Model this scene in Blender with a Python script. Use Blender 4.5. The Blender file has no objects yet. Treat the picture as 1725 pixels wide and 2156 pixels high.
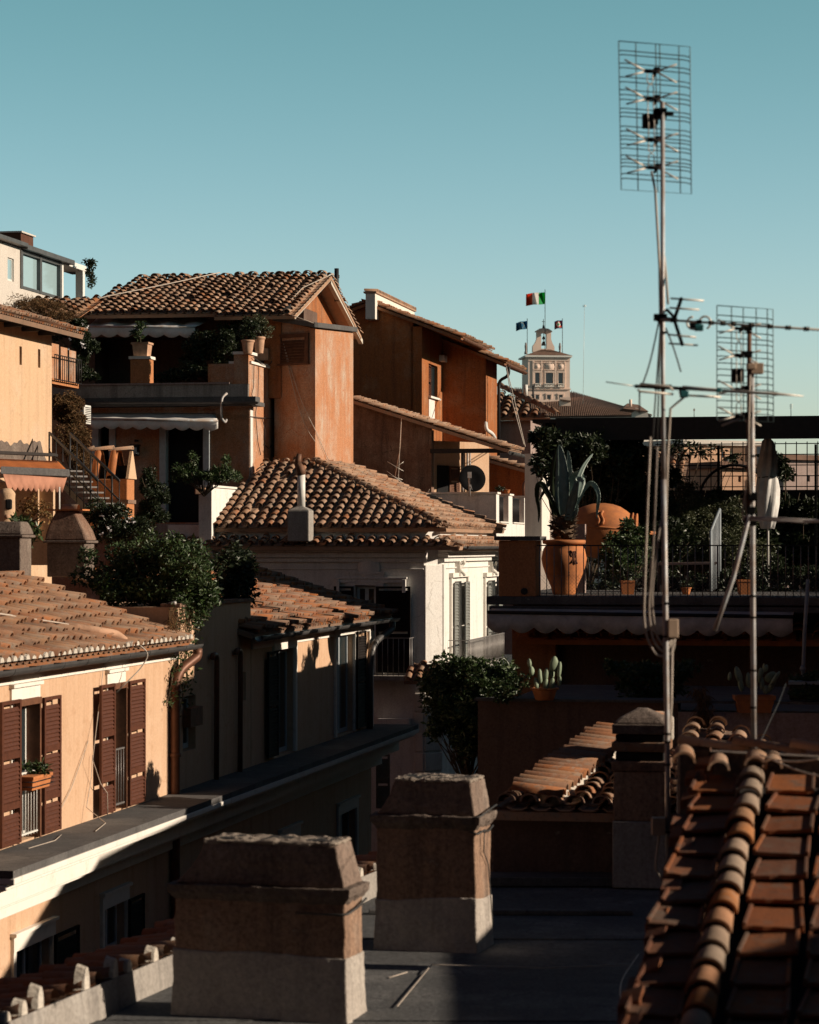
import bpy, bmesh, math, random
from mathutils import Vector, Matrix, noise
rnd = random.Random(11)
SC = bpy.context.scene
COL = SC.collection
F = 5600.0; CX = 862.5; HY = 1150.0; T = F / 3600.0
def V(*a): return Vector(a)
def P(px, py, y):
    Y = y * T
    return Vector(((px - CX) * Y / F, Y, (HY - py) * Y / F))
def R_(d): return math.radians(d)
Z = Vector((0, 0, 1))
SD = Vector((0.1856, 0.9826, 0))      # direction the street runs
RD = Vector((0.9826, -0.1856, 0))     # across the street, to the right

# ------------------------------------------------------------------ materials
def nd(nt, t, x=0, **kw):
    n = nt.nodes.new(t)
    for k, v in kw.items(): setattr(n, k, v)
    return n
def newmat(name):
    m = bpy.data.materials.new(name); m.use_nodes = True
    nt = m.node_tree
    return m, nt, nt.nodes['Principled BSDF']
def ramp(nt, fac, stops):
    r = nd(nt, 'ShaderNodeValToRGB')
    e = r.color_ramp.elements
    while len(e) < len(stops): e.new(0.5)
    for i, (p, c) in enumerate(stops):
        e[i].position = p; e[i].color = (c[0], c[1], c[2], 1)
    nt.links.new(fac, r.inputs['Fac'])
    return r.outputs['Color']
def tex(nt, scale, detail=6, rough=0.6, vec=None, kind='ShaderNodeTexNoise'):
    n = nd(nt, kind)
    n.inputs['Scale'].default_value = scale
    if 'Detail' in n.inputs: n.inputs['Detail'].default_value = detail
    if 'Roughness' in n.inputs: n.inputs['Roughness'].default_value = rough
    if vec is not None: nt.links.new(vec, n.inputs['Vector'])
    return n
def mixc(nt, fac, a, b, mode='MIX'):
    m = nd(nt, 'ShaderNodeMix', data_type='RGBA', blend_type=mode)
    for s, v in ((m.inputs[0], fac), (m.inputs[6], a), (m.inputs[7], b)):
        if isinstance(v, (int, float)): s.default_value = v
        elif isinstance(v, tuple): s.default_value = (v[0], v[1], v[2], 1)
        else: nt.links.new(v, s)
    return m.outputs[2]
def objco(nt, sx=1, sy=1, sz=1):
    t = nd(nt, 'ShaderNodeTexCoord'); mp = nd(nt, 'ShaderNodeMapping')
    mp.inputs['Scale'].default_value = (sx, sy, sz)
    nt.links.new(t.outputs['Object'], mp.inputs['Vector'])
    return mp.outputs['Vector']
def bump(nt, bs, h, strength, dist):
    b = nd(nt, 'ShaderNodeBump')
    b.inputs['Strength'].default_value = strength; b.inputs['Distance'].default_value = dist
    nt.links.new(h, b.inputs['Height']); nt.links.new(b.outputs['Normal'], bs.inputs['Normal'])
def stucco(name, c, dark, light, streak=0.5, rough=0.9, bm=0.35, scale=0.8, patch=(0.5, 0.62), fine=0.35, crack=0.55, chip=0.5):
    """old lime plaster: base colour, worn dark patches, pale scuffs and rain streaks"""
    m, nt, bs = newmat(name)
    co = objco(nt); st = objco(nt, 3.2, 3.2, 0.22)
    n1 = tex(nt, scale, 8, 0.65, co); n2 = tex(nt, scale * 3.7, 9, 0.7, co); n3 = tex(nt, 1.3, 7, 0.7, st)
    n4 = tex(nt, 26, 5, 0.7, co)
    f1 = ramp(nt, n1.outputs['Fac'], [(patch[0], (0, 0, 0)), (patch[1] + 0.08, (1, 1, 1))])
    f2 = ramp(nt, n2.outputs['Fac'], [(0.56, (0, 0, 0)), (0.72, (1, 1, 1))])
    f3 = ramp(nt, n3.outputs['Fac'], [(0.48, (0, 0, 0)), (0.70, (streak,) * 3)])
    col = mixc(nt, f1, c, light)
    col = mixc(nt, f2, col, mixc(nt, 0.55, c, dark))
    col = mixc(nt, f3, col, dark)
    vo = nd(nt, 'ShaderNodeTexVoronoi', feature='DISTANCE_TO_EDGE'); vo.inputs['Scale'].default_value = 1.1 * max(scale, 0.6)
    wv = nd(nt, 'ShaderNodeVectorMath', operation='ADD'); nt.links.new(co, wv.inputs[0]); nt.links.new(mixc(nt, 0.65, n2.outputs['Color'], (0.5, 0.5, 0.5)), wv.inputs[1]); nt.links.new(wv.outputs[0], vo.inputs['Vector'])
    cr = ramp(nt, vo.outputs['Distance'], [(0.004, (1, 1, 1)), (0.014, (0, 0, 0))])
    ck = mixc(nt, 1.0, cr, ramp(nt, n1.outputs['Fac'], [(0.52, (0, 0, 0)), (0.6, (crack,) * 3)]), 'MULTIPLY')
    col = mixc(nt, ck, col, dark)
    ch = ramp(nt, n2.outputs['Fac'], [(0.655, (0, 0, 0)), (0.67, (chip,) * 3)])   # flaked patches with a sharp edge
    col = mixc(nt, ch, col, mixc(nt, 0.6, light, (0.5, 0.44, 0.38)))
    g = ramp(nt, n4.outputs['Fac'], [(0.3, (1 - fine,) * 3), (0.7, (1 + fine * 0.3,) * 3)])
    col = mixc(nt, 1.0, col, g, 'MULTIPLY')
    nt.links.new(col, bs.inputs['Base Color'])
    bs.inputs['Roughness'].default_value = rough
    bs.inputs['Specular IOR Level'].default_value = 0.2
    ad = nd(nt, 'ShaderNodeMath', operation='ADD'); nt.links.new(n2.outputs['Fac'], ad.inputs[0]); nt.links.new(n4.outputs['Fac'], ad.inputs[1])
    bump(nt, bs, ad.outputs[0], bm, 0.02)
    return m
def tilemat(name, cols, lichen=(0.30, 0.27, 0.22), amount=0.55, moss=(0.06, 0.055, 0.045)):
    m, nt, bs = newmat(name)
    g = nd(nt, 'ShaderNodeNewGeometry'); co = objco(nt)
    n = len(cols)
    base = ramp(nt, g.outputs['Random Per Island'], [(i / max(1, n - 1), c) for i, c in enumerate(cols)])
    a = tex(nt, 7, 8, 0.7, co); b = tex(nt, 21, 6, 0.7, co); d = tex(nt, 1.1, 5, 0.6, co)
    fa = ramp(nt, a.outputs['Fac'], [(0.5, (0, 0, 0)), (0.66, (amount,) * 3)])
    fb = ramp(nt, b.outputs['Fac'], [(0.55, (0, 0, 0)), (0.7, (amount,) * 3)])
    fd = ramp(nt, d.outputs['Fac'], [(0.45, (0, 0, 0)), (0.65, (0.5,) * 3)])
    col = mixc(nt, fa, base, lichen); col = mixc(nt, fb, col, moss); col = mixc(nt, fd, col, mixc(nt, 0.5, base, moss))
    nt.links.new(col, bs.inputs['Base Color']); bs.inputs['Roughness'].default_value = 0.92
    bs.inputs['Specular IOR Level'].default_value = 0.15
    bump(nt, bs, b.outputs['Fac'], 0.4, 0.012)
    return m
def plain(name, c, rough=0.6, metal=0.0, var=0.25, scale=9, bm=0.1, spec=0.4, c2=None):
    m, nt, bs = newmat(name)
    co = objco(nt); a = tex(nt, scale, 7, 0.65, co)
    d = c2 if c2 else tuple(v * (1 - var) for v in c)
    col = ramp(nt, a.outputs['Fac'], [(0.38, d), (0.62, c)])
    nt.links.new(col, bs.inputs['Base Color'])
    bs.inputs['Roughness'].default_value = rough; bs.inputs['Metallic'].default_value = metal
    bs.inputs['Specular IOR Level'].default_value = spec
    if bm: bump(nt, bs, a.outputs['Fac'], bm, 0.01)
    return m
def leafmat(name, cols, rough=0.45, spec=0.4, trans=0.12):
    m, nt, bs = newmat(name)
    g = nd(nt, 'ShaderNodeNewGeometry')
    n = len(cols)
    base = ramp(nt, g.outputs['Random Per Island'], [(i / max(1, n - 1), c) for i, c in enumerate(cols)])
    nt.links.new(base, bs.inputs['Base Color']); bs.inputs['Roughness'].default_value = rough
    bs.inputs['Specular IOR Level'].default_value = spec
    tr = nd(nt, 'ShaderNodeBsdfTranslucent'); nt.links.new(base, tr.inputs['Color'])
    mx = nd(nt, 'ShaderNodeMixShader'); mx.inputs[0].default_value = trans
    out = nt.nodes['Material Output']
    nt.links.new(bs.outputs[0], mx.inputs[1]); nt.links.new(tr.outputs[0], mx.inputs[2]); nt.links.new(mx.outputs[0], out.inputs['Surface'])
    return m
def glassmat(name, c=(0.02, 0.03, 0.035), rough=0.06):
    m, nt, bs = newmat(name)
    bs.inputs['Base Color'].default_value = (*c, 1); bs.inputs['Roughness'].default_value = rough
    bs.inputs['Specular IOR Level'].default_value = 0.6
    a = tex(nt, 1.5, 3, 0.5, objco(nt)); bump(nt, bs, a.outputs['Fac'], 0.05, 0.02)
    return m

M = {}
M['peach'] = stucco('peach_plaster', (0.63, 0.42, 0.28), (0.44, 0.24, 0.13), (0.67, 0.47, 0.33), 0.45, bm=0.25, fine=0.16, crack=0.35, chip=0.15)
M['peach2'] = stucco('pale_peach_plaster', (0.66, 0.45, 0.29), (0.42, 0.27, 0.17), (0.66, 0.48, 0.34), 0.45, bm=0.3, fine=0.2, crack=0.4, chip=0.25)
M['orange'] = stucco('orange_plaster', (0.54, 0.23, 0.10), (0.30, 0.12, 0.06), (0.54, 0.245, 0.115), 0.5, patch=(0.5, 0.66))
M['worn'] = stucco('worn_orange_plaster', (0.54, 0.265, 0.145), (0.46, 0.15, 0.05), (0.57, 0.45, 0.36), 0.6, scale=1.0, patch=(0.44, 0.6), fine=0.45, crack=0.9, chip=0.75, bm=0.5)
M['deep'] = stucco('deep_orange_plaster', (0.42, 0.148, 0.052), (0.17, 0.07, 0.04), (0.45, 0.24, 0.13), 0.7, scale=1.2, patch=(0.48, 0.66), fine=0.45, crack=0.8, chip=0.6, bm=0.5)
M['umber'] = stucco('umber_plaster', (0.12, 0.052, 0.034), (0.055, 0.03, 0.025), (0.15, 0.075, 0.05), 0.5)
M['brown'] = stucco('brown_plaster', (0.25, 0.145, 0.10), (0.09, 0.06, 0.05), (0.36, 0.26, 0.20), 0.8, scale=1.2, patch=(0.44, 0.62), fine=0.5, crack=0.9, chip=0.8, bm=0.5)
M['white'] = stucco('white_plaster', (0.78, 0.73, 0.66), (0.42, 0.37, 0.32), (0.80, 0.76, 0.70), 0.35, fine=0.1, bm=0.2)
M['greywhite'] = stucco('weathered_white_plaster', (0.82, 0.79, 0.75), (0.44, 0.41, 0.38), (0.84, 0.82, 0.79), 0.45, fine=0.2)
M['greystucco'] = stucco('grey_stained_plaster', (0.36, 0.33, 0.30), (0.14, 0.13, 0.125), (0.48, 0.45, 0.42), 0.7)
M['trim'] = stucco('white_trim', (0.80, 0.76, 0.70), (0.55, 0.49, 0.42), (0.82, 0.79, 0.74), 0.2, fine=0.06, bm=0.12)
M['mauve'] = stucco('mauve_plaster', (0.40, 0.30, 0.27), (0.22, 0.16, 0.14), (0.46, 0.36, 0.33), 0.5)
M['chim'] = stucco('sooty_chimney_plaster', (0.36, 0.23, 0.16), (0.10, 0.075, 0.065), (0.42, 0.32, 0.25), 0.7, scale=1.6, bm=0.7, fine=0.5)
M['chimbase'] = stucco('pale_chimney_base', (0.48, 0.43, 0.385), (0.22, 0.195, 0.18), (0.56, 0.51, 0.46), 0.5, scale=1.8, bm=0.8, fine=0.3)
M['cap'] = stucco('weathered_cap_mortar', (0.20, 0.155, 0.13), (0.075, 0.06, 0.052), (0.30, 0.245, 0.205), 0.5, scale=2.2, bm=0.7, fine=0.5)
M['mortar'] = stucco('lime_mortar', (0.66, 0.60, 0.52), (0.42, 0.33, 0.26), (0.70, 0.65, 0.58), 0.3, scale=4, bm=0.7)
M['chimhood'] = stucco('weathered_hood_plaster', (0.28, 0.205, 0.165), (0.09, 0.07, 0.06), (0.38, 0.30, 0.25), 0.6, scale=2.0, bm=0.9, fine=0.5)
M['slab'] = stucco('dark_roof_slab', (0.12, 0.115, 0.115), (0.05, 0.05, 0.05), (0.17, 0.165, 0.16), 0.4)
M['flat'] = stucco('bitumen_roof', (0.12, 0.122, 0.125), (0.04, 0.04, 0.045), (0.24, 0.235, 0.23), 0.3, scale=0.7, bm=0.5, fine=0.55, chip=0.25)
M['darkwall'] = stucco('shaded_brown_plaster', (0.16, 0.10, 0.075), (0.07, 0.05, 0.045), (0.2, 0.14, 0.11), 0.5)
M['stone'] = stucco('pale_travertine', (0.84, 0.64, 0.53), (0.6, 0.45, 0.37), (0.86, 0.68, 0.57), 0.2, scale=0.2, bm=0.05, fine=0.1)
M['stonedark'] = plain('grey_side_stone', (0.30, 0.25, 0.23), 0.9)
M['tile'] = tilemat('old_tan_roof_tiles', [(0.33, 0.20, 0.135), (0.44, 0.28, 0.19), (0.25, 0.155, 0.11), (0.40, 0.22, 0.13), (0.48, 0.33, 0.24), (0.36, 0.15, 0.07), (0.27, 0.19, 0.145)], amount=0.75)
M['tilebrown'] = tilemat('brown_roof_tiles', [(0.25, 0.13, 0.08), (0.32, 0.175, 0.10), (0.19, 0.11, 0.075), (0.35, 0.14, 0.06), (0.29, 0.19, 0.13), (0.22, 0.10, 0.055)], amount=0.8, lichen=(0.25, 0.205, 0.165))
M['tilered'] = tilemat('red_brown_roof_tiles', [(0.30, 0.11, 0.05), (0.22, 0.12, 0.08), (0.40, 0.14, 0.045), (0.27, 0.18, 0.13), (0.30, 0.19, 0.13), (0.19, 0.11, 0.08)], amount=0.75, lichen=(0.24, 0.19, 0.15))
M['tilenear'] = tilemat('orange_and_grey_hip_tiles', [(0.44, 0.16, 0.05), (0.42, 0.20, 0.09), (0.34, 0.26, 0.20), (0.40, 0.30, 0.23), (0.50, 0.19, 0.06), (0.36, 0.27, 0.21)], amount=0.6, lichen=(0.25, 0.20, 0.16))
M['tileflat'] = tilemat('red_flat_roof_tiles', [(0.20, 0.068, 0.03), (0.26, 0.09, 0.035), (0.12, 0.085, 0.065), (0.20, 0.075, 0.04), (0.14, 0.065, 0.042), (0.32, 0.11, 0.038)], amount=0.85, lichen=(0.15, 0.115, 0.09), moss=(0.045, 0.035, 0.03))
M['tilefar'] = plain('far_brown_roof', (0.20, 0.115, 0.08), 0.9, var=0.35, scale=0.6)
M['terra'] = plain('terracotta', (0.56, 0.20, 0.065), 0.8, var=0.35, scale=5, c2=(0.40, 0.15, 0.06))
M['terrapale'] = plain('pale_terracotta', (0.58, 0.35, 0.23), 0.85, var=0.3, scale=7)
M['shutter'] = plain('brown_shutter_paint', (0.105, 0.034, 0.017), 0.55, var=0.3, scale=14)
M['greyshutter'] = plain('grey_green_shutter_paint', (0.22, 0.225, 0.21), 0.6, var=0.25, scale=12)
M['darkshutter'] = plain('dark_shutter_paint', (0.021, 0.017, 0.016), 0.8, spec=0.08)
M['wood'] = plain('brown_wood', (0.17, 0.07, 0.035), 0.7, var=0.4)
M['darkwood'] = plain('dark_wood', (0.030, 0.024, 0.022), 0.8, var=0.3)
M['iron'] = plain('dark_iron', (0.022, 0.022, 0.025), 0.55, 0.3)
M['bar'] = plain('grey_iron_bars', (0.24, 0.225, 0.22), 0.45, 0.3)
M['copper'] = plain('brown_copper_pipe', (0.17, 0.075, 0.045), 0.5, 0.3)
M['gutter'] = plain('grey_zinc_gutter', (0.13, 0.125, 0.125), 0.5, 0.5, scale=3)
M['galv'] = plain('galvanised_pole', (0.52, 0.55, 0.58), 0.5, 0.2, var=0.5, scale=5, c2=(0.38, 0.30, 0.25))
M['rust'] = plain('rusty_pole', (0.20, 0.10, 0.06), 0.7, 0.2, var=0.5, scale=7)
M['alu'] = plain('aluminium_rod', (0.72, 0.66, 0.58), 0.45, 0.25)
M['blackplastic'] = plain('black_plastic', (0.007, 0.007, 0.008), 0.8, spec=0.06)
M['tealplastic'] = plain('teal_plastic', (0.03, 0.17, 0.19), 0.5)
M['boxplastic'] = plain('beige_plastic_box', (0.60, 0.44, 0.32), 0.6)
M['wire'] = plain('grey_wire', (0.12, 0.17, 0.18), 0.5, 0.2)
M['cable'] = plain('pale_cable', (0.55, 0.47, 0.40), 0.6)
M['darkcable'] = plain('dark_cable', (0.05, 0.05, 0.05), 0.6)
M['fabric'] = plain('white_awning_cloth', (0.80, 0.77, 0.73), 0.9, var=0.2, scale=3, bm=0.3)
M['greyfabric'] = plain('grey_awning_cloth', (0.62, 0.58, 0.55), 0.9, var=0.3, scale=4, bm=0.3)
M['pinkfabric'] = plain('salmon_awning_cloth', (0.50, 0.235, 0.155), 0.9, var=0.2, scale=3, bm=0.3)
M['orangefabric'] = plain('orange_awning_cloth', (0.50, 0.14, 0.025), 0.9)
M['parasol'] = plain('white_parasol_cloth', (0.74, 0.72, 0.70), 0.9, var=0.25, scale=4, bm=0.5)
M['paint'] = plain('white_paint', (0.76, 0.74, 0.70), 0.5, var=0.1)
M['postpaint'] = plain('pale_blue_grey_post_paint', (0.50, 0.55, 0.58), 0.5, var=0.15)
M['panelblue'] = plain('pale_metal_panel', (0.30, 0.34, 0.37), 0.5, var=0.15)
M['glass'] = glassmat('dark_window_glass')
M['paleglass'] = glassmat('blue_reflecting_glass', (0.30, 0.42, 0.46), 0.12)
M['void'] = plain('dark_interior', (0.012, 0.011, 0.012), 0.95, bm=0)
M['lichen'] = stucco('lichen_stone', (0.36, 0.30, 0.25), (0.14, 0.11, 0.09), (0.44, 0.38, 0.32), 0.3, scale=3, bm=0.8)
M['leaf'] = leafmat('dark_green_leaves', [(0.020, 0.038, 0.012), (0.035, 0.065, 0.018), (0.05, 0.085, 0.025), (0.028, 0.045, 0.016), (0.09, 0.12, 0.05)])
M['leafdark'] = leafmat('very_dark_leaves', [(0.012, 0.020, 0.009), (0.02, 0.032, 0.012), (0.03, 0.042, 0.016)])
M['leafolive'] = leafmat('olive_leaves', [(0.05, 0.065, 0.03), (0.08, 0.09, 0.045), (0.04, 0.05, 0.022), (0.12, 0.12, 0.06)])
M['leafdry'] = leafmat('dry_brown_leaves', [(0.14, 0.07, 0.03), (0.09, 0.055, 0.03), (0.20, 0.11, 0.05), (0.06, 0.05, 0.025)], 0.7, 0.1)
M['leafautumn'] = leafmat('yellowing_vine_leaves', [(0.34, 0.17, 0.06), (0.24, 0.12, 0.05), (0.13, 0.10, 0.04), (0.42, 0.26, 0.12)], 0.7, 0.1)
M['agave'] = plain('blue_green_agave_flesh', (0.20, 0.27, 0.24), 0.5, var=0.3, scale=6)
M['cactus'] = plain('pale_green_cactus_pads', (0.26, 0.33, 0.22), 0.6, var=0.3, scale=8)
M['stalk'] = plain('brown_stems', (0.10, 0.07, 0.045), 0.9)
M['husk'] = plain('agave_husk', (0.12, 0.075, 0.045), 0.9, var=0.5)
M['flower'] = plain('white_petals', (0.70, 0.68, 0.70), 0.7)
M['green'] = leafmat('flag_green', [(0.06, 0.45, 0.14), (0.06, 0.45, 0.14)], 0.8, 0.1, 0.6)
M['flagwhite'] = leafmat('flag_white', [(0.78, 0.76, 0.74), (0.78, 0.76, 0.74)], 0.8, 0.1, 0.6)
M['flagred'] = leafmat('flag_red', [(0.78, 0.14, 0.05), (0.78, 0.14, 0.05)], 0.8, 0.1, 0.6)
M['flagblue'] = leafmat('flag_blue', [(0.05, 0.19, 0.33), (0.05, 0.19, 0.33)], 0.8, 0.1, 0.6)
M['flagstar'] = leafmat('flag_yellow', [(0.55, 0.5, 0.3), (0.55, 0.5, 0.3)], 0.8, 0.1, 0.6)
M['bronze'] = plain('dark_bronze', (0.03, 0.035, 0.035), 0.6, 0.4)
M['street'] = stucco('street_paving', (0.06, 0.058, 0.056), (0.03, 0.03, 0.03), (0.09, 0.085, 0.08), 0.2, scale=0.3)
M['citywall'] = stucco('distant_peach_walls', (0.58, 0.36, 0.24), (0.4, 0.24, 0.16), (0.62, 0.42, 0.3), 0.3, scale=0.2)
M['citywhite'] = stucco('distant_white_walls', (0.66, 0.60, 0.54), (0.46, 0.4, 0.36), (0.7, 0.65, 0.6), 0.3, scale=0.2)

# ------------------------------------------------------------------ mesh builder
class MB:
    def __init__(s): s.v = []; s.f = []; s.sm = []; s.mi = []; s.cur = 0
    def add(s, vs, fs, smooth=False):
        b = len(s.v); s.v += [Vector(v) for v in vs]
        for f in fs:
            s.f.append(tuple(i + b for i in f)); s.sm.append(smooth); s.mi.append(s.cur)
        return s
    def quad(s, a, b, c, d): return s.add([a, b, c, d], [(0, 1, 2, 3)])
    def obox(s, o, a, b, c):
        o = Vector(o); v = [o, o + a, o + a + b, o + b, o + c, o + a + c, o + a + b + c, o + b + c]
        return s.add(v, [(3, 2, 1, 0), (4, 5, 6, 7), (0, 1, 5, 4), (1, 2, 6, 5), (2, 3, 7, 6), (3, 0, 4, 7)])
    def cbox(s, c, hx, hy, hz, ax=Vector((1, 0, 0)), ay=Vector((0, 1, 0)), az=Z):
        o = Vector(c) - ax * hx - ay * hy - az * hz
        return s.obox(o, ax * 2 * hx, ay * 2 * hy, az * 2 * hz)
    def prism(s, poly, vec):
        n = len(poly); vec = Vector(vec); p = [Vector(q) for q in poly]
        return s.add(p + [q + vec for q in p], [tuple(range(n))[::-1], tuple(range(n, 2 * n))] + [(i, (i + 1) % n, n + (i + 1) % n, n + i) for i in range(n)])
    def loft(s, rings, cap=True, smooth=False):
        n = len(rings[0]); vs = [q for r in rings for q in r]; fs = []
        for k in range(len(rings) - 1):
            for i in range(n):
                j = (i + 1) % n; fs.append((k * n + i, k * n + j, (k + 1) * n + j, (k + 1) * n + i))
        if cap: fs.append(tuple(range(n))[::-1]); fs.append(tuple(range((len(rings) - 1) * n, len(rings) * n)))
        return s.add(vs, fs, smooth)
    def tube(s, pts, r, n=6, cap=True):
        pts = [Vector(p) for p in pts]; rings = []
        m = len(pts); rr = r if isinstance(r, (list, tuple)) else [r] * m
        prev = None
        for i, p in enumerate(pts):
            d = (pts[min(i + 1, m - 1)] - pts[max(i - 1, 0)]).normalized()
            if prev is None:
                a = d.orthogonal().normalized()
            else:
                a = (prev - d * prev.dot(d))
                a = a.normalized() if a.length > 1e-6 else d.orthogonal().normalized()
            prev = a; b = d.cross(a)
            rings.append([p + (a * math.cos(t) + b * math.sin(t)) * rr[i] for t in [2 * math.pi * k / n for k in range(n)]])
        return s.loft(rings, cap, True)
    def lathe(s, c, prof, n=24, ax=Z):
        ax = Vector(ax).normalized(); a = ax.orthogonal().normalized(); b = ax.cross(a); c = Vector(c)
        rings = [[c + ax * z + (a * math.cos(t) + b * math.sin(t)) * max(r, 1e-4) for t in [2 * math.pi * k / n for k in range(n)]] for r, z in prof]
        return s.loft(rings, True, True)
    def build(s, name, mat, parent=None, loc=None, bevel=0.0, kind=None, label=None, recalc=True):
        me = bpy.data.meshes.new(name)
        o = bpy.data.objects.new(name, me); COL.objects.link(o)
        base = Vector((0, 0, 0))
        if parent is not None: base = BASE[parent]; o.parent = parent
        elif loc is not None: base = Vector(loc); o.location = base
        BASE[o] = base
        me.from_pydata([v - base for v in s.v], [], s.f)
        me.polygons.foreach_set('use_smooth', s.sm)
        for m in (mat if isinstance(mat, (list, tuple)) else [mat]): me.materials.append(m)
        if isinstance(mat, (list, tuple)): me.polygons.foreach_set('material_index', s.mi)
        if recalc:
            bm = bmesh.new(); bm.from_mesh(me); bmesh.ops.recalc_face_normals(bm, faces=bm.faces); bm.to_mesh(me); bm.free()
        me.update()
        if bevel:
            b = o.modifiers.new('bevel', 'BEVEL'); b.width = bevel; b.segments = 2; b.limit_method = 'ANGLE'
        if kind: o['kind'] = kind
        if label: o['label'] = label
        return o
BASE = {}
def roughen(o, level=4, strength=0.022, size=0.28):
    """uneven hand-laid plaster: dense mesh pushed in and out by a cloud texture"""
    m = o.modifiers.new('dense', 'SUBSURF'); m.subdivision_type = 'SIMPLE'; m.levels = m.render_levels = level
    for k, (st, sz) in enumerate(((strength, size), (strength * 0.5, size * 0.3))):
        t = bpy.data.textures.new('clouds', 'CLOUDS'); t.noise_scale = sz; t.noise_depth = 3
        d = o.modifiers.new('rough', 'DISPLACE'); d.texture = t; d.strength = st; d.mid_level = 0.5; d.texture_coords = 'LOCAL'
    return o
def thing(name, label, cat, loc, group=None):
    o = bpy.data.objects.new(name, None); COL.objects.link(o)
    o.empty_display_size = 0.2
    o.location = Vector(loc); BASE[o] = Vector(loc)
    o['label'] = label; o['category'] = cat
    if group: o['group'] = group
    return o
def tag(o, label, cat, group=None):
    o['label'] = label; o['category'] = cat
    if group: o['group'] = group
    return o

# vertical plane: u along d, n towards the viewer side, z up
class W:
    def __init__(s, p, d):
        s.p = Vector((p[0], p[1], 0)); d = Vector((d[0], d[1], 0)).normalized(); s.d = d; s.n = Vector((d.y, -d.x, 0))
    @classmethod
    def px(cls, px, y, d): q = P(px, HY, y); return cls(q, d)
    @classmethod
    def px2(cls, a, b):
        p, q = P(a[0], HY, a[1]), P(b[0], HY, b[1]); return cls(p, q - p)
    def u(s, px):
        rx = (px - CX) / F
        return (s.p.x - rx * s.p.y) / (rx * s.d.y - s.d.x)
    def y(s, px): return s.p.y + s.u(px) * s.d.y
    def z(s, px, py): return (HY - py) * s.y(px) / F
    def pt(s, u, n, z): return s.p + s.d * u + s.n * n + Z * z
    def hit(s, px, py, n=0):
        if not n: return s.pt(s.u(px), 0, s.z(px, py))
        q = W(s.p + s.n * n, s.d); return q.pt(q.u(px), 0, q.z(px, py))
    def box(s, mb, u0, u1, z0, z1, n0, n1):
        return mb.obox(s.pt(u0, n0, z0), s.d * (u1 - u0), s.n * (n1 - n0), Z * (z1 - z0))
    def pbox(s, mb, px0, px1, pyt, pyb, n0, n1):
        m = (px0 + px1) / 2
        return s.box(mb, s.u(px0), s.u(px1), s.z(m, pyb), s.z(m, pyt), n0, n1)
    def wall(s, mb, u0, u1, z0, z1, holes=(), depth=5.0, reveal=0.22):
        """closed wall block whose front face has recessed openings (u0,u1,z0,z1)"""
        us = sorted({u0, u1, *[h[0] for h in holes], *[h[1] for h in holes]}); zs = sorted({z0, z1, *[h[2] for h in holes], *[h[3] for h in holes]})
        us = [x for x in us if u0 - 1e-6 <= x <= u1 + 1e-6]; zs = [x for x in zs if z0 - 1e-6 <= x <= z1 + 1e-6]
        p = s.pt
        for i in range(len(us) - 1):
            for j in range(len(zs) - 1):
                cu, cz = (us[i] + us[i + 1]) / 2, (zs[j] + zs[j + 1]) / 2
                if any(h[0] < cu < h[1] and h[2] < cz < h[3] for h in holes): continue
                mb.quad(p(us[i], 0, zs[j]), p(us[i + 1], 0, zs[j]), p(us[i + 1], 0, zs[j + 1]), p(us[i], 0, zs[j + 1]))
        for a, b, c, d in holes:
            r = -reveal
            mb.quad(p(a, 0, c), p(a, 0, d), p(a, r, d), p(a, r, c)); mb.quad(p(b, 0, c), p(b, r, c), p(b, r, d), p(b, 0, d))
            mb.quad(p(a, 0, d), p(b, 0, d), p(b, r, d), p(a, r, d)); mb.quad(p(a, 0, c), p(a, r, c), p(b, r, c), p(b, 0, c))
            mb.quad(p(a, r, c), p(a, r, d), p(b, r, d), p(b, r, c))
        e = -depth
        mb.quad(p(u0, 0, z0), p(u0, 0, z1), p(u0, e, z1), p(u0, e, z0)); mb.quad(p(u1, 0, z0), p(u1, e, z0), p(u1, e, z1), p(u1, 0, z1))
        mb.quad(p(u0, 0, z1), p(u1, 0, z1), p(u1, e, z1), p(u0, e, z1)); mb.quad(p(u0, e, z0), p(u0, e, z1), p(u1, e, z1), p(u1, e, z0))
        return mb

# ------------------------------------------------------------------ roof tiles
def cover(mb, c0, c1, eu, n, r0, r1, seg=6, th=0.016):
    """one curved tile from lower end c0 to upper end c1"""
    vs = []
    for c, r in ((c0, r0), (c1, r1)):
        for k in range(seg + 1):
            a = math.pi * k / seg
            vs.append(c + eu * (math.cos(a) * r) + n * (math.sin(a) * r * 0.92))
    for k in range(seg + 1):
        a = math.pi * k / seg
        vs.append(c0 + eu * (math.cos(a) * (r0 - th)) + n * (math.sin(a) * (r0 - th) * 0.92 - 0.001))
    q = (c1 - c0).normalized() * min(0.1, (c1 - c0).length * 0.5)
    for k in range(seg + 1):
        a = math.pi * k / seg
        vs.append(c0 + q + eu * (math.cos(a) * (r0 - th)) + n * (math.sin(a) * (r0 - th) * 0.92 - 0.004))
    m = seg + 1; fs = []
    for k in range(seg):
        fs.append((k, k + 1, m + k + 1, m + k)); fs.append((k, 2 * m + k, 2 * m + k + 1, k + 1))
        fs.append((2 * m + k, 3 * m + k, 3 * m + k + 1, 2 * m + k + 1))
    b = len(mb.v); mb.add(vs, fs, True)
    for i in range(len(fs)):
        if i % 3 == 1: mb.sm[len(mb.sm) - len(fs) + i] = False
def interval(poly, u):
    vs = []
    n = len(poly)
    for i in range(n):
        (a, b), (c, d) = poly[i], poly[(i + 1) % n]
        if (a - u) * (c - u) <= 0 and abs(a - c) > 1e-9: vs.append(b + (d - b) * (u - a) / (c - a))
    return (min(vs), max(vs)) if len(vs) >= 2 else None
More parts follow.
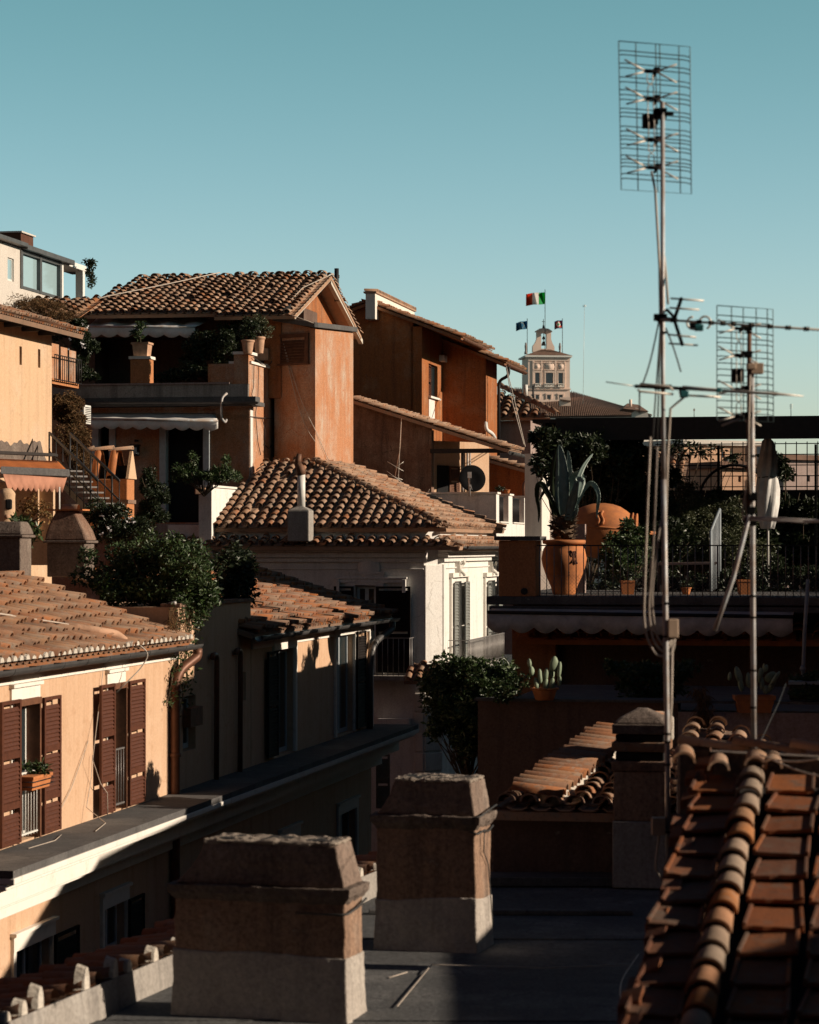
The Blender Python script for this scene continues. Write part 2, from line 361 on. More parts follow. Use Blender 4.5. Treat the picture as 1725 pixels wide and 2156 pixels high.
def tiles(mb, O, eu, ev, poly, col=0.22, r=0.078, expo=0.33, seg=6, seed=1, pans=True, deck=0.10, rough=1.0):
    g = random.Random(seed); eu = eu.normalized(); ev = ev.normalized(); n = eu.cross(ev).normalized()
    if n.z < 0: n = -n
    us = [q[0] for q in poly]; u = min(us) + col * 0.5
    if deck: mb.prism([O + eu * a + ev * b - n * 0.03 for a, b in poly], n * -deck)
    while u < max(us):
        iv = interval(poly, u)
        if iv and iv[1] - iv[0] > 0.08:
            v = iv[0] - 0.05 + g.uniform(-0.03, 0.03) * rough; drift = g.uniform(-1, 1) * 0.012 * rough; k = 0
            while v < iv[1] - 0.06:
                if g.random() < 0.03: drift += g.uniform(-0.02, 0.02)
                L = min(expo * 1.25, iv[1] - v + 0.04); j = g.uniform(-1, 1) * 0.014 * rough; lift = g.uniform(0, 0.02) * rough + 0.022 * (1 + math.sin(u * 1.7 + seed) * math.cos(v * 1.1 + seed * 2))
                sk = g.uniform(-1, 1) * 0.016 * rough
                if g.random() > 0.006 * rough or k == 0:
                    cover(mb, O + eu * (u + drift + j) + ev * v + n * (0.045 + lift), O + eu * (u + drift + j + sk) + ev * (v + L) + n * 0.012, eu, n, r * g.uniform(0.98, 1.1), r * 0.82, seg)
                v += expo * g.uniform(0.93, 1.07); k += 1
        if pans:
            iv = interval(poly, u + col * 0.5)
            if iv and iv[1] - iv[0] > 0.08:
                v = iv[0] - 0.02; w = col * 0.42
                while v < iv[1] - 0.06:
                    L = min(expo * 1.15, iv[1] - v + 0.02); c0 = O + eu * (u + col / 2) + ev * v; c1 = c0 + ev * L
                    vs = []
                    for c, h in ((c0, 0.022), (c1, 0.0)):
                        for a, d in ((-w, 0.03), (-w * 0.5, 0.0), (w * 0.5, 0.0), (w, 0.03)): vs.append(c + eu * a + n * (d + h - 0.02))
                    vs += [q - n * 0.018 for q in vs[:4]]
                    mb.add(vs, [(0, 1, 5, 4), (1, 2, 6, 5), (2, 3, 7, 6), (0, 8, 9, 1), (1, 9, 10, 2), (2, 10, 11, 3)])
                    v += expo
        u += col
    return mb
def ridge(mb, A, B, r=0.11, expo=0.36, up=Z, seed=2, seg=6):
    g = random.Random(seed); d = (B - A); L = d.length; d.normalize(); s = up.cross(d).normalized(); n = d.cross(s)
    t = 0
    while t < L - 0.05:
        l = min(expo * 1.2, L - t + 0.05); j = g.uniform(-0.012, 0.012)
        cover(mb, A + d * t + s * j + n * (0.03 + g.uniform(0, 0.02)), A + d * (t + l) + s * j, s, n, r * g.uniform(0.97, 1.08), r * 0.84, seg)
        t += expo
    return mb

# ------------------------------------------------------------------ foliage
def leaves(mb, blobs, n, size=0.09, g=rnd, sub=9, shell=0.55, ratio=0.45, droop=0.0, subr=0.42):
    vol = [b[1][0] * b[1][1] * b[1][2] for b in blobs]; tot = sum(vol)
    for (c, r), w in zip(blobs, vol):
        c = Vector(c); cl = []
        for _ in range(sub):
            d = Vector((g.gauss(0, 1), g.gauss(0, 1), g.gauss(0, 1))).normalized() * g.uniform(0.35, 0.95)
            cl.append((Vector((d.x * r[0], d.y * r[1], d.z * r[2])), g.uniform(0.6, 1.25) * subr))
        for _ in range(int(n * w / tot)):
            if sub: q, sr = cl[g.randrange(len(cl))]
            else: q, sr = Vector((0, 0, 0)), 1.0
            d = Vector((g.gauss(0, 1), g.gauss(0, 1), g.gauss(0, 1))).normalized() * (g.random() ** (1 / 3) if g.random() > shell else g.uniform(0.85, 1.02)) * sr
            p = c + q + Vector((d.x * r[0], d.y * r[1], d.z * r[2]))
            leaf(mb, p, size * g.uniform(0.6, 1.3), g, ratio, droop, d)
    return mb
def leaf(mb, p, s, g, ratio=0.45, droop=0.0, out=None):
    a = Vector((g.gauss(0, 1), g.gauss(0, 1), g.gauss(0, 1) * 0.7 - droop))
    if out is not None: a += out * 0.8
    a.normalize(); b = a.cross(Vector((g.gauss(0, 1), g.gauss(0, 1), g.gauss(0, 1)))).normalized(); c = a.cross(b)
    w = s * ratio
    mb.add([p, p + a * s * 0.45 + b * w * 0.5 + c * w * 0.15, p + a * s, p + a * s * 0.45 - b * w * 0.5 + c * w * 0.15], [(0, 1, 2), (0, 2, 3)])
def twigs(mb, base, tips, r=0.012, g=rnd, seg=4):
    base = Vector(base)
    for t in tips:
        t = Vector(t); pts = []
        for k in range(seg + 1):
            f = k / seg; p = base.lerp(t, f) + Vector((g.uniform(-1, 1), g.uniform(-1, 1), g.uniform(-1, 1))) * 0.06 * (t - base).length * math.sin(f * math.pi)
            pts.append(p)
        mb.tube(pts, [r * (1 - 0.7 * k / seg) for k in range(seg + 1)], 4)
    return mb
def bush(name, label, cat, pxs, n, size, mat, base, group=None, stems=True, sub=9, **kw):
    """plant: pxs = list of (px, py, y, rx, ry, rz)"""
    t = thing(name, label, cat, base, group)
    blobs = [(P(a, b, y), (rx, ry, rz)) for a, b, y, rx, ry, rz in pxs]
    leaves(MB(), [], 0) if False else None
    mb = MB(); leaves(mb, blobs, n, size, rnd, sub, **kw); mb.build('foliage', mat, t, recalc=False)
    if stems:
        s = MB(); tips = []
        for c, r in blobs:
            for _ in range(4): tips.append(Vector(c) + Vector((rnd.uniform(-1, 1) * r[0], rnd.uniform(-1, 1) * r[1], rnd.uniform(-0.6, 0.8) * r[2])) * 0.7)
        twigs(s, base, tips, 0.02); s.build('stems', M['stalk'], t)
    return t
def pot_profile(r, h): return [(r * 0.62, 0), (r * 0.66, 0.02 * h), (r * 0.80, h * 0.45), (r * 0.90, h * 0.80), (r * 0.92, h * 0.84), (r * 1.04, h * 0.86), (r * 1.05, h * 0.98), (r * 0.96, h), (r * 0.88, h * 0.97), (r * 0.85, h * 0.88), (0.01, h * 0.86)]
def catenary(a, b, sag, n=14):
    a, b = Vector(a), Vector(b); return [a.lerp(b, k / n) - Z * sag * math.sin(math.pi * k / n) for k in range(n + 1)]
# ------------------------------------------------------------------ pieces of buildings
def shutter(w, u0, u1, z0, z1, n, mat, par, slat=0.06, th=0.04, rails=(0.5,), name='shutter', wd=None):
    """louvred leaf lying parallel to the plane w at distance n"""
    mb = MB(); st = min(0.07, (u1 - u0) * 0.16)
    w.box(mb, u0, u0 + st, z0, z1, n, n + th); w.box(mb, u1 - st, u1, z0, z1, n, n + th)
    cuts = [z0] + [z0 + (z1 - z0) * r for r in rails] + [z1]
    for c in cuts:
        a = max(z0, c - 0.05); b = min(z1, c + 0.05); w.box(mb, u0 + st, u1 - st, a, b, n + 0.003, n + th - 0.003)
    k = z0 + 0.06
    while k < z1 - 0.06:
        if all(abs(k + 0.02 - c) > 0.06 for c in cuts):
            o = w.pt(u0 + st, n + 0.004, k); mb.obox(o, w.d * (u1 - u0 - 2 * st), w.n * (th - 0.008) - Z * slat * 0.85, Z * 0.012 + w.n * 0.003)
        k += slat
    return mb.build(name, mat, par)
def window(w, par, u0, u1, z0, z1, n, mat, pane='glass', mull=1, bar=0.055, trans=()):
    """timber casement set at depth n in its opening, panes as one sub-part"""
    mb = MB()
    w.box(mb, u0, u0 + bar, z0, z1, n, n + 0.05); w.box(mb, u1 - bar, u1, z0, z1, n, n + 0.05)
    w.box(mb, u0 + bar, u1 - bar, z1 - bar, z1, n + 0.002, n + 0.048); w.box(mb, u0 + bar, u1 - bar, z0, z0 + bar * 1.6, n + 0.002, n + 0.048)
    for k in range(mull):
        m = u0 + (u1 - u0) * (k + 1) / (mull + 1); w.box(mb, m - bar * 0.7, m + bar * 0.7, z0 + bar, z1 - bar, n - 0.004, n + 0.056)
    for t in trans: w.box(mb, u0 + bar, u1 - bar, t - 0.03, t + 0.03, n + 0.004, n + 0.046)
    o = mb.build('window', mat, par)
    g = MB(); w.box(g, u0 + bar * 0.5, u1 - bar * 0.5, z0 + bar * 0.5, z1 - bar * 0.5, n + 0.015, n + 0.028); g.build('pane', M[pane], o)
    return o
def casing(w, par, u0, u1, z0, z1, t=0.13, n=0.05, mat='trim', top=0.18, bottom=True):
    mb = MB()
    w.box(mb, u0 - t, u0, z0, z1, -0.02, n); w.box(mb, u1, u1 + t, z0, z1, -0.02, n)
    w.box(mb, u0 - t, u1 + t, z1, z1 + top, -0.02, n + 0.004); w.box(mb, u0 - t - 0.03, u1 + t + 0.03, z1 + top, z1 + top + 0.05, -0.02, n + 0.05)
    return mb.build('window_casing', M[mat], par)
def railing(w, par, u0, u1, z0, z1, n, gap=0.11, r=0.009, mat='bar', name='railing', ret=None):
    mb = MB(); k = int(abs(u1 - u0) / gap)
    for i in range(k + 1):
        u = u0 + (u1 - u0) * i / k; mb.tube([w.pt(u, n, z0), w.pt(u, n, z1)], r, 5)
    for z in (z0 + 0.04, z1): w.box(mb, u0, u1, z - 0.012, z + 0.012, n - 0.02, n + 0.02)
    if ret:
        for uu in (u0, u1):
            w.box(mb, uu - 0.012, uu + 0.012, z1 - 0.011, z1 + 0.011, ret, n); w.box(mb, uu - 0.012, uu + 0.012, z0 + 0.028, z0 + 0.052, ret, n)
            q = max(1, int(abs(n - ret) / gap))
            for i in range(1, q): mb.tube([w.pt(uu, ret + (n - ret) * i / q, z0), w.pt(uu, ret + (n - ret) * i / q, z1)], r, 5)
    return mb.build(name, M[mat], par)
def gutter(par, a, b, r=0.07, mat='gutter', out=None):
    """half-round gutter with joints and brackets"""
    mb = MB(); d = (b - a).normalized(); s = Z.cross(d).normalized()
    ring = []
    for k in range(9): t = math.pi + math.pi * k / 8; ring.append((math.cos(t) * r, math.sin(t) * r))
    for k in range(8, -1, -1): t = math.pi + math.pi * k / 8; ring.append((math.cos(t) * (r - 0.008), math.sin(t) * (r - 0.008)))
    mb.loft([[p + s * x + Z * z for x, z in ring] for p in (a, b)], True, False)
    L = (b - a).length; t = 0.5
    while t < L:
        c = a + d * t; rr = r + 0.006
        mb.loft([[c + d * e + s * math.cos(math.pi + math.pi * k / 8) * rr + Z * math.sin(math.pi + math.pi * k / 8) * rr for k in range(9)] for e in (-0.02, 0.02)], True, False); t += 1.1
    return mb.build('gutter', M[mat], par)
def wires(par, name, mat, runs, r=0.006):
    for pts in runs: mb = MB(); mb.tube(pts, r, 5); mb.build(name.rstrip('s'), M[mat], par)
def awning(par, A, B, C, D, mat, drop=0.25, waves=10, rail=None, tag_='awning', sag=0.06, th=0.012):
    """cloth from wall edge A-B to front edge D-C (A,D left; B,C right), with a scalloped valance hanging at the front"""
    mb = MB(); n = 28; rows = 5; top = []
    for j in range(rows + 1):
        t = j / rows
        top.append([A.lerp(D, t).lerp(B.lerp(C, t), i / n) - Z * sag * (math.sin(math.pi * t) * (0.5 + 0.5 * math.sin(i * 0.9))) for i in range(n + 1)])
    vs = [p for r in top for p in r]; m = n + 1; fs = [(j * m + i, j * m + i + 1, (j + 1) * m + i + 1, (j + 1) * m + i) for j in range(rows) for i in range(n)]
    mb.add(vs, fs, True)
    N = waves * 8; out = (C - D).normalized().cross(Z) * -1; vs = []
    for i in range(N + 1):
        f = i / N; p = D.lerp(C, f); w = math.sin(f * waves * 2.3) * 0.02 + math.sin(f * 9 + 1) * 0.015
        s = abs(math.sin(math.pi * f * waves))
        q = p - Z * (drop * (0.72 + 0.28 * s)) + (D - A).normalized() * w
        vs += [p, p.lerp(q, 0.5) + (D - A).normalized() * w * 0.4, q]
    fs = []
    for i in range(N):
        b = i * 3; fs += [(b, b + 1, b + 4, b + 3), (b + 1, b + 2, b + 5, b + 4)]
    mb.add(vs, fs, True)
    o = mb.build(tag_, M[mat], par, recalc=False)
    sd = o.modifiers.new('thick', 'SOLIDIFY'); sd.thickness = th
    if rail:
        r = MB(); r.tube([D, C], 0.035, 8); r.build('front_rail', M[rail], o)
    return o
def downpipe(par, pts, r=0.05, mat='copper', collars=()):
    mb = MB(); mb.tube(pts, r, 10)
    for c, d in collars: mb.tube([Vector(c) - Z * 0.03, Vector(c) + Z * 0.03], r * 1.25, 10)
    return mb.build('downpipe', M[mat], par)
def bend(pts, n=5):
    """round the corners of a polyline"""
    pts = [Vector(p) for p in pts]; out = [pts[0]]
    for i in range(1, len(pts) - 1):
        a, b, c = pts[i - 1], pts[i], pts[i + 1]; l = min((b - a).length, (c - b).length) * 0.45
        p, q = b + (a - b).normalized() * l, b + (c - b).normalized() * l
        for k in range(n + 1):
            t = k / n; out.append(p * (1 - t) ** 2 + b * 2 * t * (1 - t) + q * t * t)
    return out + [pts[-1]]

# ------------------------------------------------------------------ setting
mb = MB(); mb.quad(V(-3000, -400, -15), V(3000, -400, -15), V(3000, 4500, -15), V(-3000, 4500, -15))
mb.build('ground', M['street'], loc=(0, 0, -15), kind='structure')
mb = MB(); q0 = P(0, HY, 24)
mb.add([V(-4.4, 0, -14.9), V(1.5, 0, -14.9), V(13, 140, -14.9), V(9, 140, -14.9)], [(0, 1, 2, 3)]); mb.build('street', M['flat'], loc=(0, 0, -14.9), kind='structure')

# ------------------------------------------------------------------ long facade on the left of the street
FA = W.px(0, 24, SD)
EZ = -1.72; LZ = -4.27
# near house
hA = thing('plastered_house', 'peach plastered house with brown louvred shutters and tan tile roof beside the street', 'house', FA.pt(FA.u(180), 0, -15))
u0, u1 = FA.u(-120), FA.u(372)
wins = [(FA.u(27), FA.u(74), LZ + 0.03, FA.z(50, 1474)), (FA.u(226), FA.u(257), LZ + 0.03, FA.z(240, 1441))]
lows = [(FA.u(28), FA.u(105), -8.6, FA.z(70, 1985)), (FA.u(215), FA.u(262), -8.6, FA.z(238, 1905))]
mb = MB(); FA.wall(mb, u0, u1, -15, EZ, wins + lows, 6.5, 0.24); wallA = mb.build('wall', M['peach'], hA)
mb = MB(); FA.box(mb, u0, u1, EZ - 0.24, EZ - 0.005, -0.05, 0.035); mb.build('frieze_band', M['trim'], hA)
# ledge with mouldings along the storey line
mb = MB(); FA.box(mb, u0, u1, LZ - 0.10, LZ, -0.1, 0.97); mb.build('walkway_ledge', M['slab'], hA)
mb = MB()
for z0, z1, n in ((LZ - 0.19, LZ - 0.103, 0.99), (LZ - 0.27, LZ - 0.193, 0.88), (LZ - 0.33, LZ - 0.273, 0.70), (LZ - 0.62, LZ - 0.333, 0.50), (LZ - 0.70, LZ - 0.623, 0.36), (LZ - 0.95, LZ - 0.703, 0.08)):
    FA.box(mb, u0, u1, z0, z1, -0.05, n)
mb.build('cornice', M['trim'], hA, bevel=0.015)
for k, (a, b, c, d) in enumerate(wins):
    casing(FA, hA, a, b, c, d, 0.14 if k == 0 else 0.10, 0.03, 'trim', 0.20)
    mb = MB(); FA.box(mb, a - 0.02, b + 0.02, d - 0.07, d + 0.02, 0.0, 0.10); FA.box(mb, a - 0.02, a + 0.04, c, d - 0.07, -0.16, 0.09); FA.box(mb, b - 0.04, b + 0.02, c, d - 0.07, -0.16, 0.09)
    mb.build('window_frame', M['wood'], hA)
    window(FA, hA, a + 0.04, b - 0.04, c + 0.02, d - 0.07, -0.17, M['paint'], mull=1, bar=0.05, trans=(c + 0.85,))
    railing(FA, hA, a + 0.05, b - 0.05, c + 0.06, c + 0.98, 0.04, 0.12, 0.008, 'paint' if k == 0 else 'bar', 'window_railing')
sw = FA.u(111) - FA.u(75)
shutter(FA, FA.u(75), FA.u(111), LZ + 0.06, FA.z(93, 1466), 0.10, M['shutter'], hA, rails=(0.27, 0.62))
shutter(FA, FA.u(26) - sw * 1.05, FA.u(26), LZ + 0.06, FA.z(12, 1474), 0.10, M['shutter'], hA, rails=(0.27, 0.62))
shutter(FA, FA.u(196), FA.u(226), LZ + 0.06, FA.z(210, 1441), 0.10, M['shutter'], hA, rails=(0.27, 0.62))
shutter(FA, FA.u(257), FA.u(290), LZ + 0.06, FA.z(270, 1432), 0.10, M['shutter'], hA, rails=(0.27, 0.62))
for a, b, c, d in lows:
    casing(FA, hA, a, b, c, d, 0.12, 0.05, 'trim', 0.22)
    window(FA, hA, a + 0.02, b - 0.02, c + 0.02, d - 0.03, -0.17, M['postpaint'], mull=1, trans=(d - 0.7,))
    shutter(FA, b + 0.02, b + (b - a) * 0.7, c + 0.05, d, 0.06, M['darkshutter'], hA, rails=(0.5,))
# roof rises away from the street
O = FA.pt(0, 0.30, EZ + 0.08); ev = (-FA.n + Z * math.tan(R_(19))).normalized()
def uA(px): return FA.u(px)
mb = MB(); tiles(mb, O, FA.d, ev, [(u0, 0), (uA(366), 0), (uA(366) - 0.05, 3.4), (uA(300), 3.5), (u0, 3.5)], 0.27, 0.098, 0.40, 6, 3, rough=1.5)
mb.cur = 1   # mortared tile ends along the eave
k = u0 + 0.135
while k < uA(364):
    c = O + FA.d * k - ev * 0.03 + Z * 0.06; mb.loft([[c + FA.d * math.cos(t) * q + Z * math.sin(t) * q * 0.9 + FA.n * e for t in [math.pi * i / 6 for i in range(7)]] for e, q in ((-0.02, 0.092), (0.066, 0.08))], True); k += 0.27
mb.build('roof', [M['tilebrown'], M['mortar']], hA)
gutter(hA, FA.pt(u0, 0.36, EZ + 0.02), FA.pt(uA(376), 0.36, EZ + 0.02), 0.095)
mb = MB(); FA.box(mb, u0, uA(366), EZ + 0.005, EZ + 0.10, -0.3, 0.26); mb.build('eave_board', M['darkwood'], hA)
# stench pipe lying on the roof
a = O + FA.d * uA(236) + ev * 0.25 + Z * 0.15
mb = MB(); mb.tube(bend([O + FA.d * uA(205) + ev * 0.9 + Z * 0.10, a, a + FA.d * 0.06 - Z * 0.12 + FA.n * 0.13]), 0.075, 10); mb.build('vent_pipe', M['terrapale'], hA)
mb = MB(); mb.cbox(O + FA.d * uA(195) + ev * 2.62 + Z * 0.18, 0.5, 0.30, 0.16, FA.d, ev.cross(FA.d), Z); mb.build('mortar_hump', M['lichen'], hA, bevel=0.12)
dp = FA.u(357)
downpipe(hA, bend([FA.pt(FA.u(374), 0.36, EZ - 0.06), FA.pt(FA.u(374), 0.36, EZ - 0.20), FA.pt(dp, 0.10, EZ - 0.48), FA.pt(dp, 0.10, -15)]), 0.085, 'copper', [(FA.pt(dp, 0.10, -2.5), 0), (FA.pt(dp, 0.10, -3.6), 0)])
wires(hA, 'roof_wires', 'cable', [[O + FA.d * (uA(-60)) + ev * 2.8 + Z * 0.3, O + FA.d * uA(110) + ev * 1.6 + Z * 0.16, O + FA.d * uA(230) + ev * 0.6 + Z * 0.14],
    [O + FA.d * uA(-60) + ev * 3.0 + Z * 0.3, O + FA.d * uA(90) + ev * 1.9 + Z * 0.15, O + FA.d * uA(215) + ev * 0.75 + Z * 0.14],
    bend([O + FA.d * uA(222) + ev * 0.5 + Z * 0.15, O + FA.d * uA(245) + Z * 0.13, FA.pt(FA.u(255), 0.48, EZ - 0.02), FA.pt(FA.u(252), 0.36, EZ - 0.25), FA.pt(FA.u(238), 0.06, EZ - 0.62)])], 0.011)
wires(hA, 'wall_cables', 'cable', [[FA.hit(186, 1560, 0.03), FA.hit(150, 1660, 0.03), FA.hit(112, 1735, 0.03)], [FA.hit(221, 1370, 0.03), FA.hit(214, 1440, 0.04), FA.hit(195, 1600, 0.16), FA.hit(212, 1650, 0.16), FA.hit(226, 1670, 0.16), FA.hit(227, 1715, 0.16)],
    [FA.hit(195, 1590, 0.05), FA.hit(192, 1640, 0.05), FA.hit(182, 1700, 0.05), FA.pt(FA.u(170), 0.4, LZ + 0.012), FA.pt(FA.u(120), 0.6, LZ + 0.012)],
    [FA.pt(FA.u(95), 0.25, LZ + 0.012), FA.pt(FA.u(60), 0.4, LZ + 0.012), FA.pt(FA.u(10), 0.35, LZ + 0.012)]], 0.007)
# flower box hung on the first window railing
bx = thing('flower_box', 'small terracotta window box of green plants hung on the white window railing', 'flower box', FA.pt(FA.u(48), 0.12, LZ + 0.75))
mb = MB(); a, b = FA.u(29), FA.u(70); z0 = LZ + 0.78
mb.loft([[FA.pt(a + 0.04, 0.10, z0), FA.pt(b - 0.04, 0.10, z0), FA.pt(b - 0.04, 0.26, z0), FA.pt(a + 0.04, 0.26, z0)], [FA.pt(a, 0.07, z0 + 0.20), FA.pt(b, 0.07, z0 + 0.20), FA.pt(b, 0.29, z0 + 0.20), FA.pt(a, 0.29, z0 + 0.20)]])
FA.box(mb, a - 0.01, b + 0.01, z0 + 0.16, z0 + 0.205, 0.06, 0.30); mb.build('planter', M['terra'], bx, bevel=0.006)
mb = MB(); leaves(mb, [(FA.pt((a + b) / 2, 0.18, z0 + 0.27), (0.30, 0.14, 0.10))], 150, 0.10, rnd, 6); mb.build('plants', M['leaf'], bx, recalc=False)
mb = MB()
for zz in (0.06, 0.13): mb.tube([FA.pt(a - 0.02, 0.06, z0 + zz), FA.pt(a - 0.02, 0.31, z0 + zz), FA.pt(b + 0.02, 0.31, z0 + zz), FA.pt(b + 0.02, 0.06, z0 + zz)], 0.008, 5)
mb.build('bracket', M['iron'], bx)

# walled terrace between the two roofs of the facade
hT = thing('terrace_house', 'plastered house with a walled roof terrace under the big hanging creeper', 'house', FA.pt(FA.u(440), 0, -15))
t0, t1 = FA.u(373) , FA.u(528)
holes = [(FA.u(385), FA.u(412), FA.z(398, 1580), FA.z(398, 1465)), (FA.u(527) - 0.7, FA.u(527) - 0.35, FA.z(515, 1475), FA.z(515, 1415))]
mb = MB(); FA.wall(mb, t0 + 0.002, t1, -15, FA.z(405, 1276), holes, 5.5, 0.22); mb.build('wall', M['peach'], hT)
window(FA, hT, holes[0][0] + 0.02, holes[0][1] - 0.02, holes[0][2] + 0.02, holes[0][3] - 0.02, -0.18, M['postpaint'], mull=1)
mb = MB(); FA.box(mb, t0, t1, FA.z(405, 1276) + 0.003, FA.z(405, 1276) + 0.06, -0.3, 0.05); mb.build('coping', M['brown'], hT)
mb = MB(); FA.box(mb, holes[0][0] - 0.06, holes[0][1] - 0.1, FA.z(390, 1530), FA.z(390, 1490), 0.02, 0.16); mb.build('wooden_wall_box', M['wood'], hT)
for px, zt in ((447, 1385), (497, 1375)):
    u = FA.u(px); z = FA.z(px, zt)
    downpipe(hT, bend([FA.pt(u - 0.3, 0.08, z - 0.02), FA.pt(u - 0.3, 0.09, z + 0.06), FA.pt(u, 0.09, z + 0.06), FA.pt(u, 0.08, LZ)]), 0.05, 'copper')
mb = MB(); mb.tube([FA.hit(282, 1275, -1.6), FA.hit(330, 1277, -0.9), FA.hit(368, 1270, 0.0)], 0.035, 8); mb.build('terrace_pipe', M['galv'], hT)
mb = MB(); FA.box(mb, t0, t1, LZ - 0.10, LZ, -0.1, 0.97)
mb.build('walkway_ledge', M['slab'], hT)
mb = MB()
for z0, z1, n in ((LZ - 0.19, LZ - 0.103, 0.99), (LZ - 0.27, LZ - 0.193, 0.88), (LZ - 0.62, LZ - 0.273, 0.50), (LZ - 0.95, LZ - 0.623, 0.08)): FA.box(mb, t0, t1, z0, z1, -0.05, n)
mb.build('cornice', M['trim'], hT)

# farther house of the same facade with its own tile roof
hB = thing('plastered_house', 'shaded peach house with a low tile roof and white corner quoin beyond the creeper', 'house', FA.pt(FA.u(650), 0, -15))
b0, b1 = FA.u(529), FA.u(782)
wB = [(FA.u(577), FA.u(618), LZ + 0.03, FA.z(598, 1366)), (FA.u(706), FA.u(744), LZ + 0.03, FA.z(725, 1333))]
lB = [(FA.u(590), FA.u(625), -8.4, -6.0), (FA.u(712), FA.u(748), -8.4, -6.0)]
mb = MB(); FA.wall(mb, b0, b1, -15, EZ, wB + lB, 5.2, 0.24); mb.build('wall', M['peach'], hB)
mb = MB(); FA.box(mb, b0, b1, EZ - 0.28, EZ - 0.005, -0.05, 0.035); mb.build('frieze_band', M['trim'], hB)
mb = MB(); FA.box(mb, b1 - 0.42, b1 + 0.03, LZ + 0.004, EZ - 0.285, -0.3, 0.05); mb.build('corner_quoin', M['trim'], hB)
mb = MB(); FA.box(mb, b0, b1 + 0.9, LZ - 0.10, LZ, -0.1, 0.97); mb.build('walkway_ledge', M['slab'], hB)
mb = MB()
for z0, z1, n in ((LZ - 0.19, LZ - 0.103, 0.99), (LZ - 0.27, LZ - 0.193, 0.88), (LZ - 0.62, LZ - 0.273, 0.50), (LZ - 0.95, LZ - 0.623, 0.08)): FA.box(mb, b0, b1 + 0.9, z0, z1, -0.05, n)
mb.build('cornice', M['trim'], hB)
for a, b, c, d in wB + lB:
    casing(FA, hB, a, b, c, d, 0.16, 0.05, 'trim', 0.22)
    window(FA, hB, a + 0.03, b - 0.03, c + 0.02, d - 0.04, -0.18, M['postpaint'], mull=1)
    if (a, b, c, d) in wB:
        shutter(FA, *((a - (b - a) * 0.5, a - 0.02) if a < FA.u(650) else (b + 0.02, b + (b - a) * 0.5)), c + 0.05, d, 0.07, M['darkshutter'], hB)
O2 = FA.pt(0, 0.34, EZ + 0.08); ev2 = (-FA.n + Z * math.tan(R_(17))).normalized()
mb = MB(); tiles(mb, O2, FA.d, ev2, [(FA.u(500), 0), (FA.u(797), 0), (FA.u(797) - 0.1, 3.7), (FA.u(500), 3.7)], 0.24, 0.088, 0.36, 6, 8, rough=1.8)
mb.build('roof', M['tilered'], hB)
mb = MB(); ridge(mb, O2 + FA.d * (FA.u(797) - 0.02) + ev2 * 0.0, O2 + FA.d * (FA.u(797) - 0.1) + ev2 * 3.7 + Z * 0.05, 0.10, 0.36); mb.build('verge_tiles', M['tilered'], hB)
mb = MB(); ridge(mb, O2 + FA.d * FA.u(500) + ev2 * 3.72, O2 + FA.d * FA.u(797) + ev2 * 3.72, 0.11, 0.36); mb.build('ridge_tiles', M['terra'], hB)
gutter(hB, FA.pt(FA.u(500), 0.42, EZ + 0.0), FA.pt(FA.u(800), 0.42, EZ + 0.0), 0.09)
mb = MB(); FA.box(mb, FA.u(530), FA.u(793), EZ + 0.004, EZ + 0.10, -0.3, 0.30); mb.build('eave_board', M['darkwood'], hB)
dp = FA.u(768)
downpipe(hB, bend([FA.pt(FA.u(790), 0.42, EZ - 0.08), FA.pt(FA.u(790), 0.42, EZ - 0.25), FA.pt(dp, 0.12, EZ - 0.6), FA.pt(dp, 0.12, LZ)]), 0.08, 'gutter')
# end wall piece with louvres, below, facing the camera
mb = MB(); WE = W.px(788, 41.6, RD)
shutter(WE, WE.u(793), WE.u(822), WE.z(805, 1702), WE.z(805, 1588), 0.03, M['greyshutter'], hB)

# ------------------------------------------------------------------ creeper hanging over the facade
bush('creeper', 'large glossy green creeper spilling over the terrace wall between the tile roofs', 'creeper',
     [(230, 1195, 30.4, 0.62, 0.8, 0.50), (320, 1190, 30.4, 0.62, 0.9, 0.52), (395, 1200, 30.2, 0.50, 0.8, 0.60), (430, 1225, 30.3, 0.30, 0.6, 0.60), (350, 1240, 30.3, 0.65, 0.7, 0.36), (255, 1245, 30.3, 0.55, 0.6, 0.30), (420, 1290, 30.25, 0.24, 0.35, 0.30)],
     15000, 0.095, M['leaf'], FA.pt(FA.u(400), -0.6, -1.1), shell=0.7, sub=14)
bush('creeper', 'dark shaded creeper hanging behind the green one above the far tile roof', 'creeper',
     [(480, 1200, 33.0, 0.34, 0.8, 0.45), (505, 1225, 33.2, 0.34, 0.7, 0.50), (470, 1250, 33.0, 0.30, 0.6, 0.42), (495, 1180, 33.2, 0.30, 0.7, 0.3)],
     5200, 0.11, M['leafdark'], FA.pt(FA.u(500), -0.7, -1.0), shell=0.6)
v = thing('climbing_vine', 'thin green vine trailing down the peach wall beside the brown downpipe', 'vine', FA.hit(395, 1300, 0.05))
mb = MB(); lf = MB()
for k in range(7):
    x = rnd.uniform(377, 408); pts = [FA.hit(x + rnd.uniform(-6, 6) - 3 * j, 1285 + j * rnd.uniform(24, 30), 0.07) for j in range(8)]
    mb.tube(pts, 0.008, 4)
    for p in pts:
        for _ in range(9):
            q = p + V(rnd.gauss(0, 0.07), rnd.gauss(0, 0.08), rnd.gauss(0, 0.1)); leaf(lf, q + FA.n * 0.03, rnd.uniform(0.06, 0.12), rnd)
mb.build('stems', M['stalk'], v); lf.build('foliage', M['leaf'], v, recalc=False)
v = thing('dry_vine', 'bundle of bare brown stems drooping from the roof corner under the creeper', 'vine', FA.hit(370, 1290, 0.0))
mb = MB()
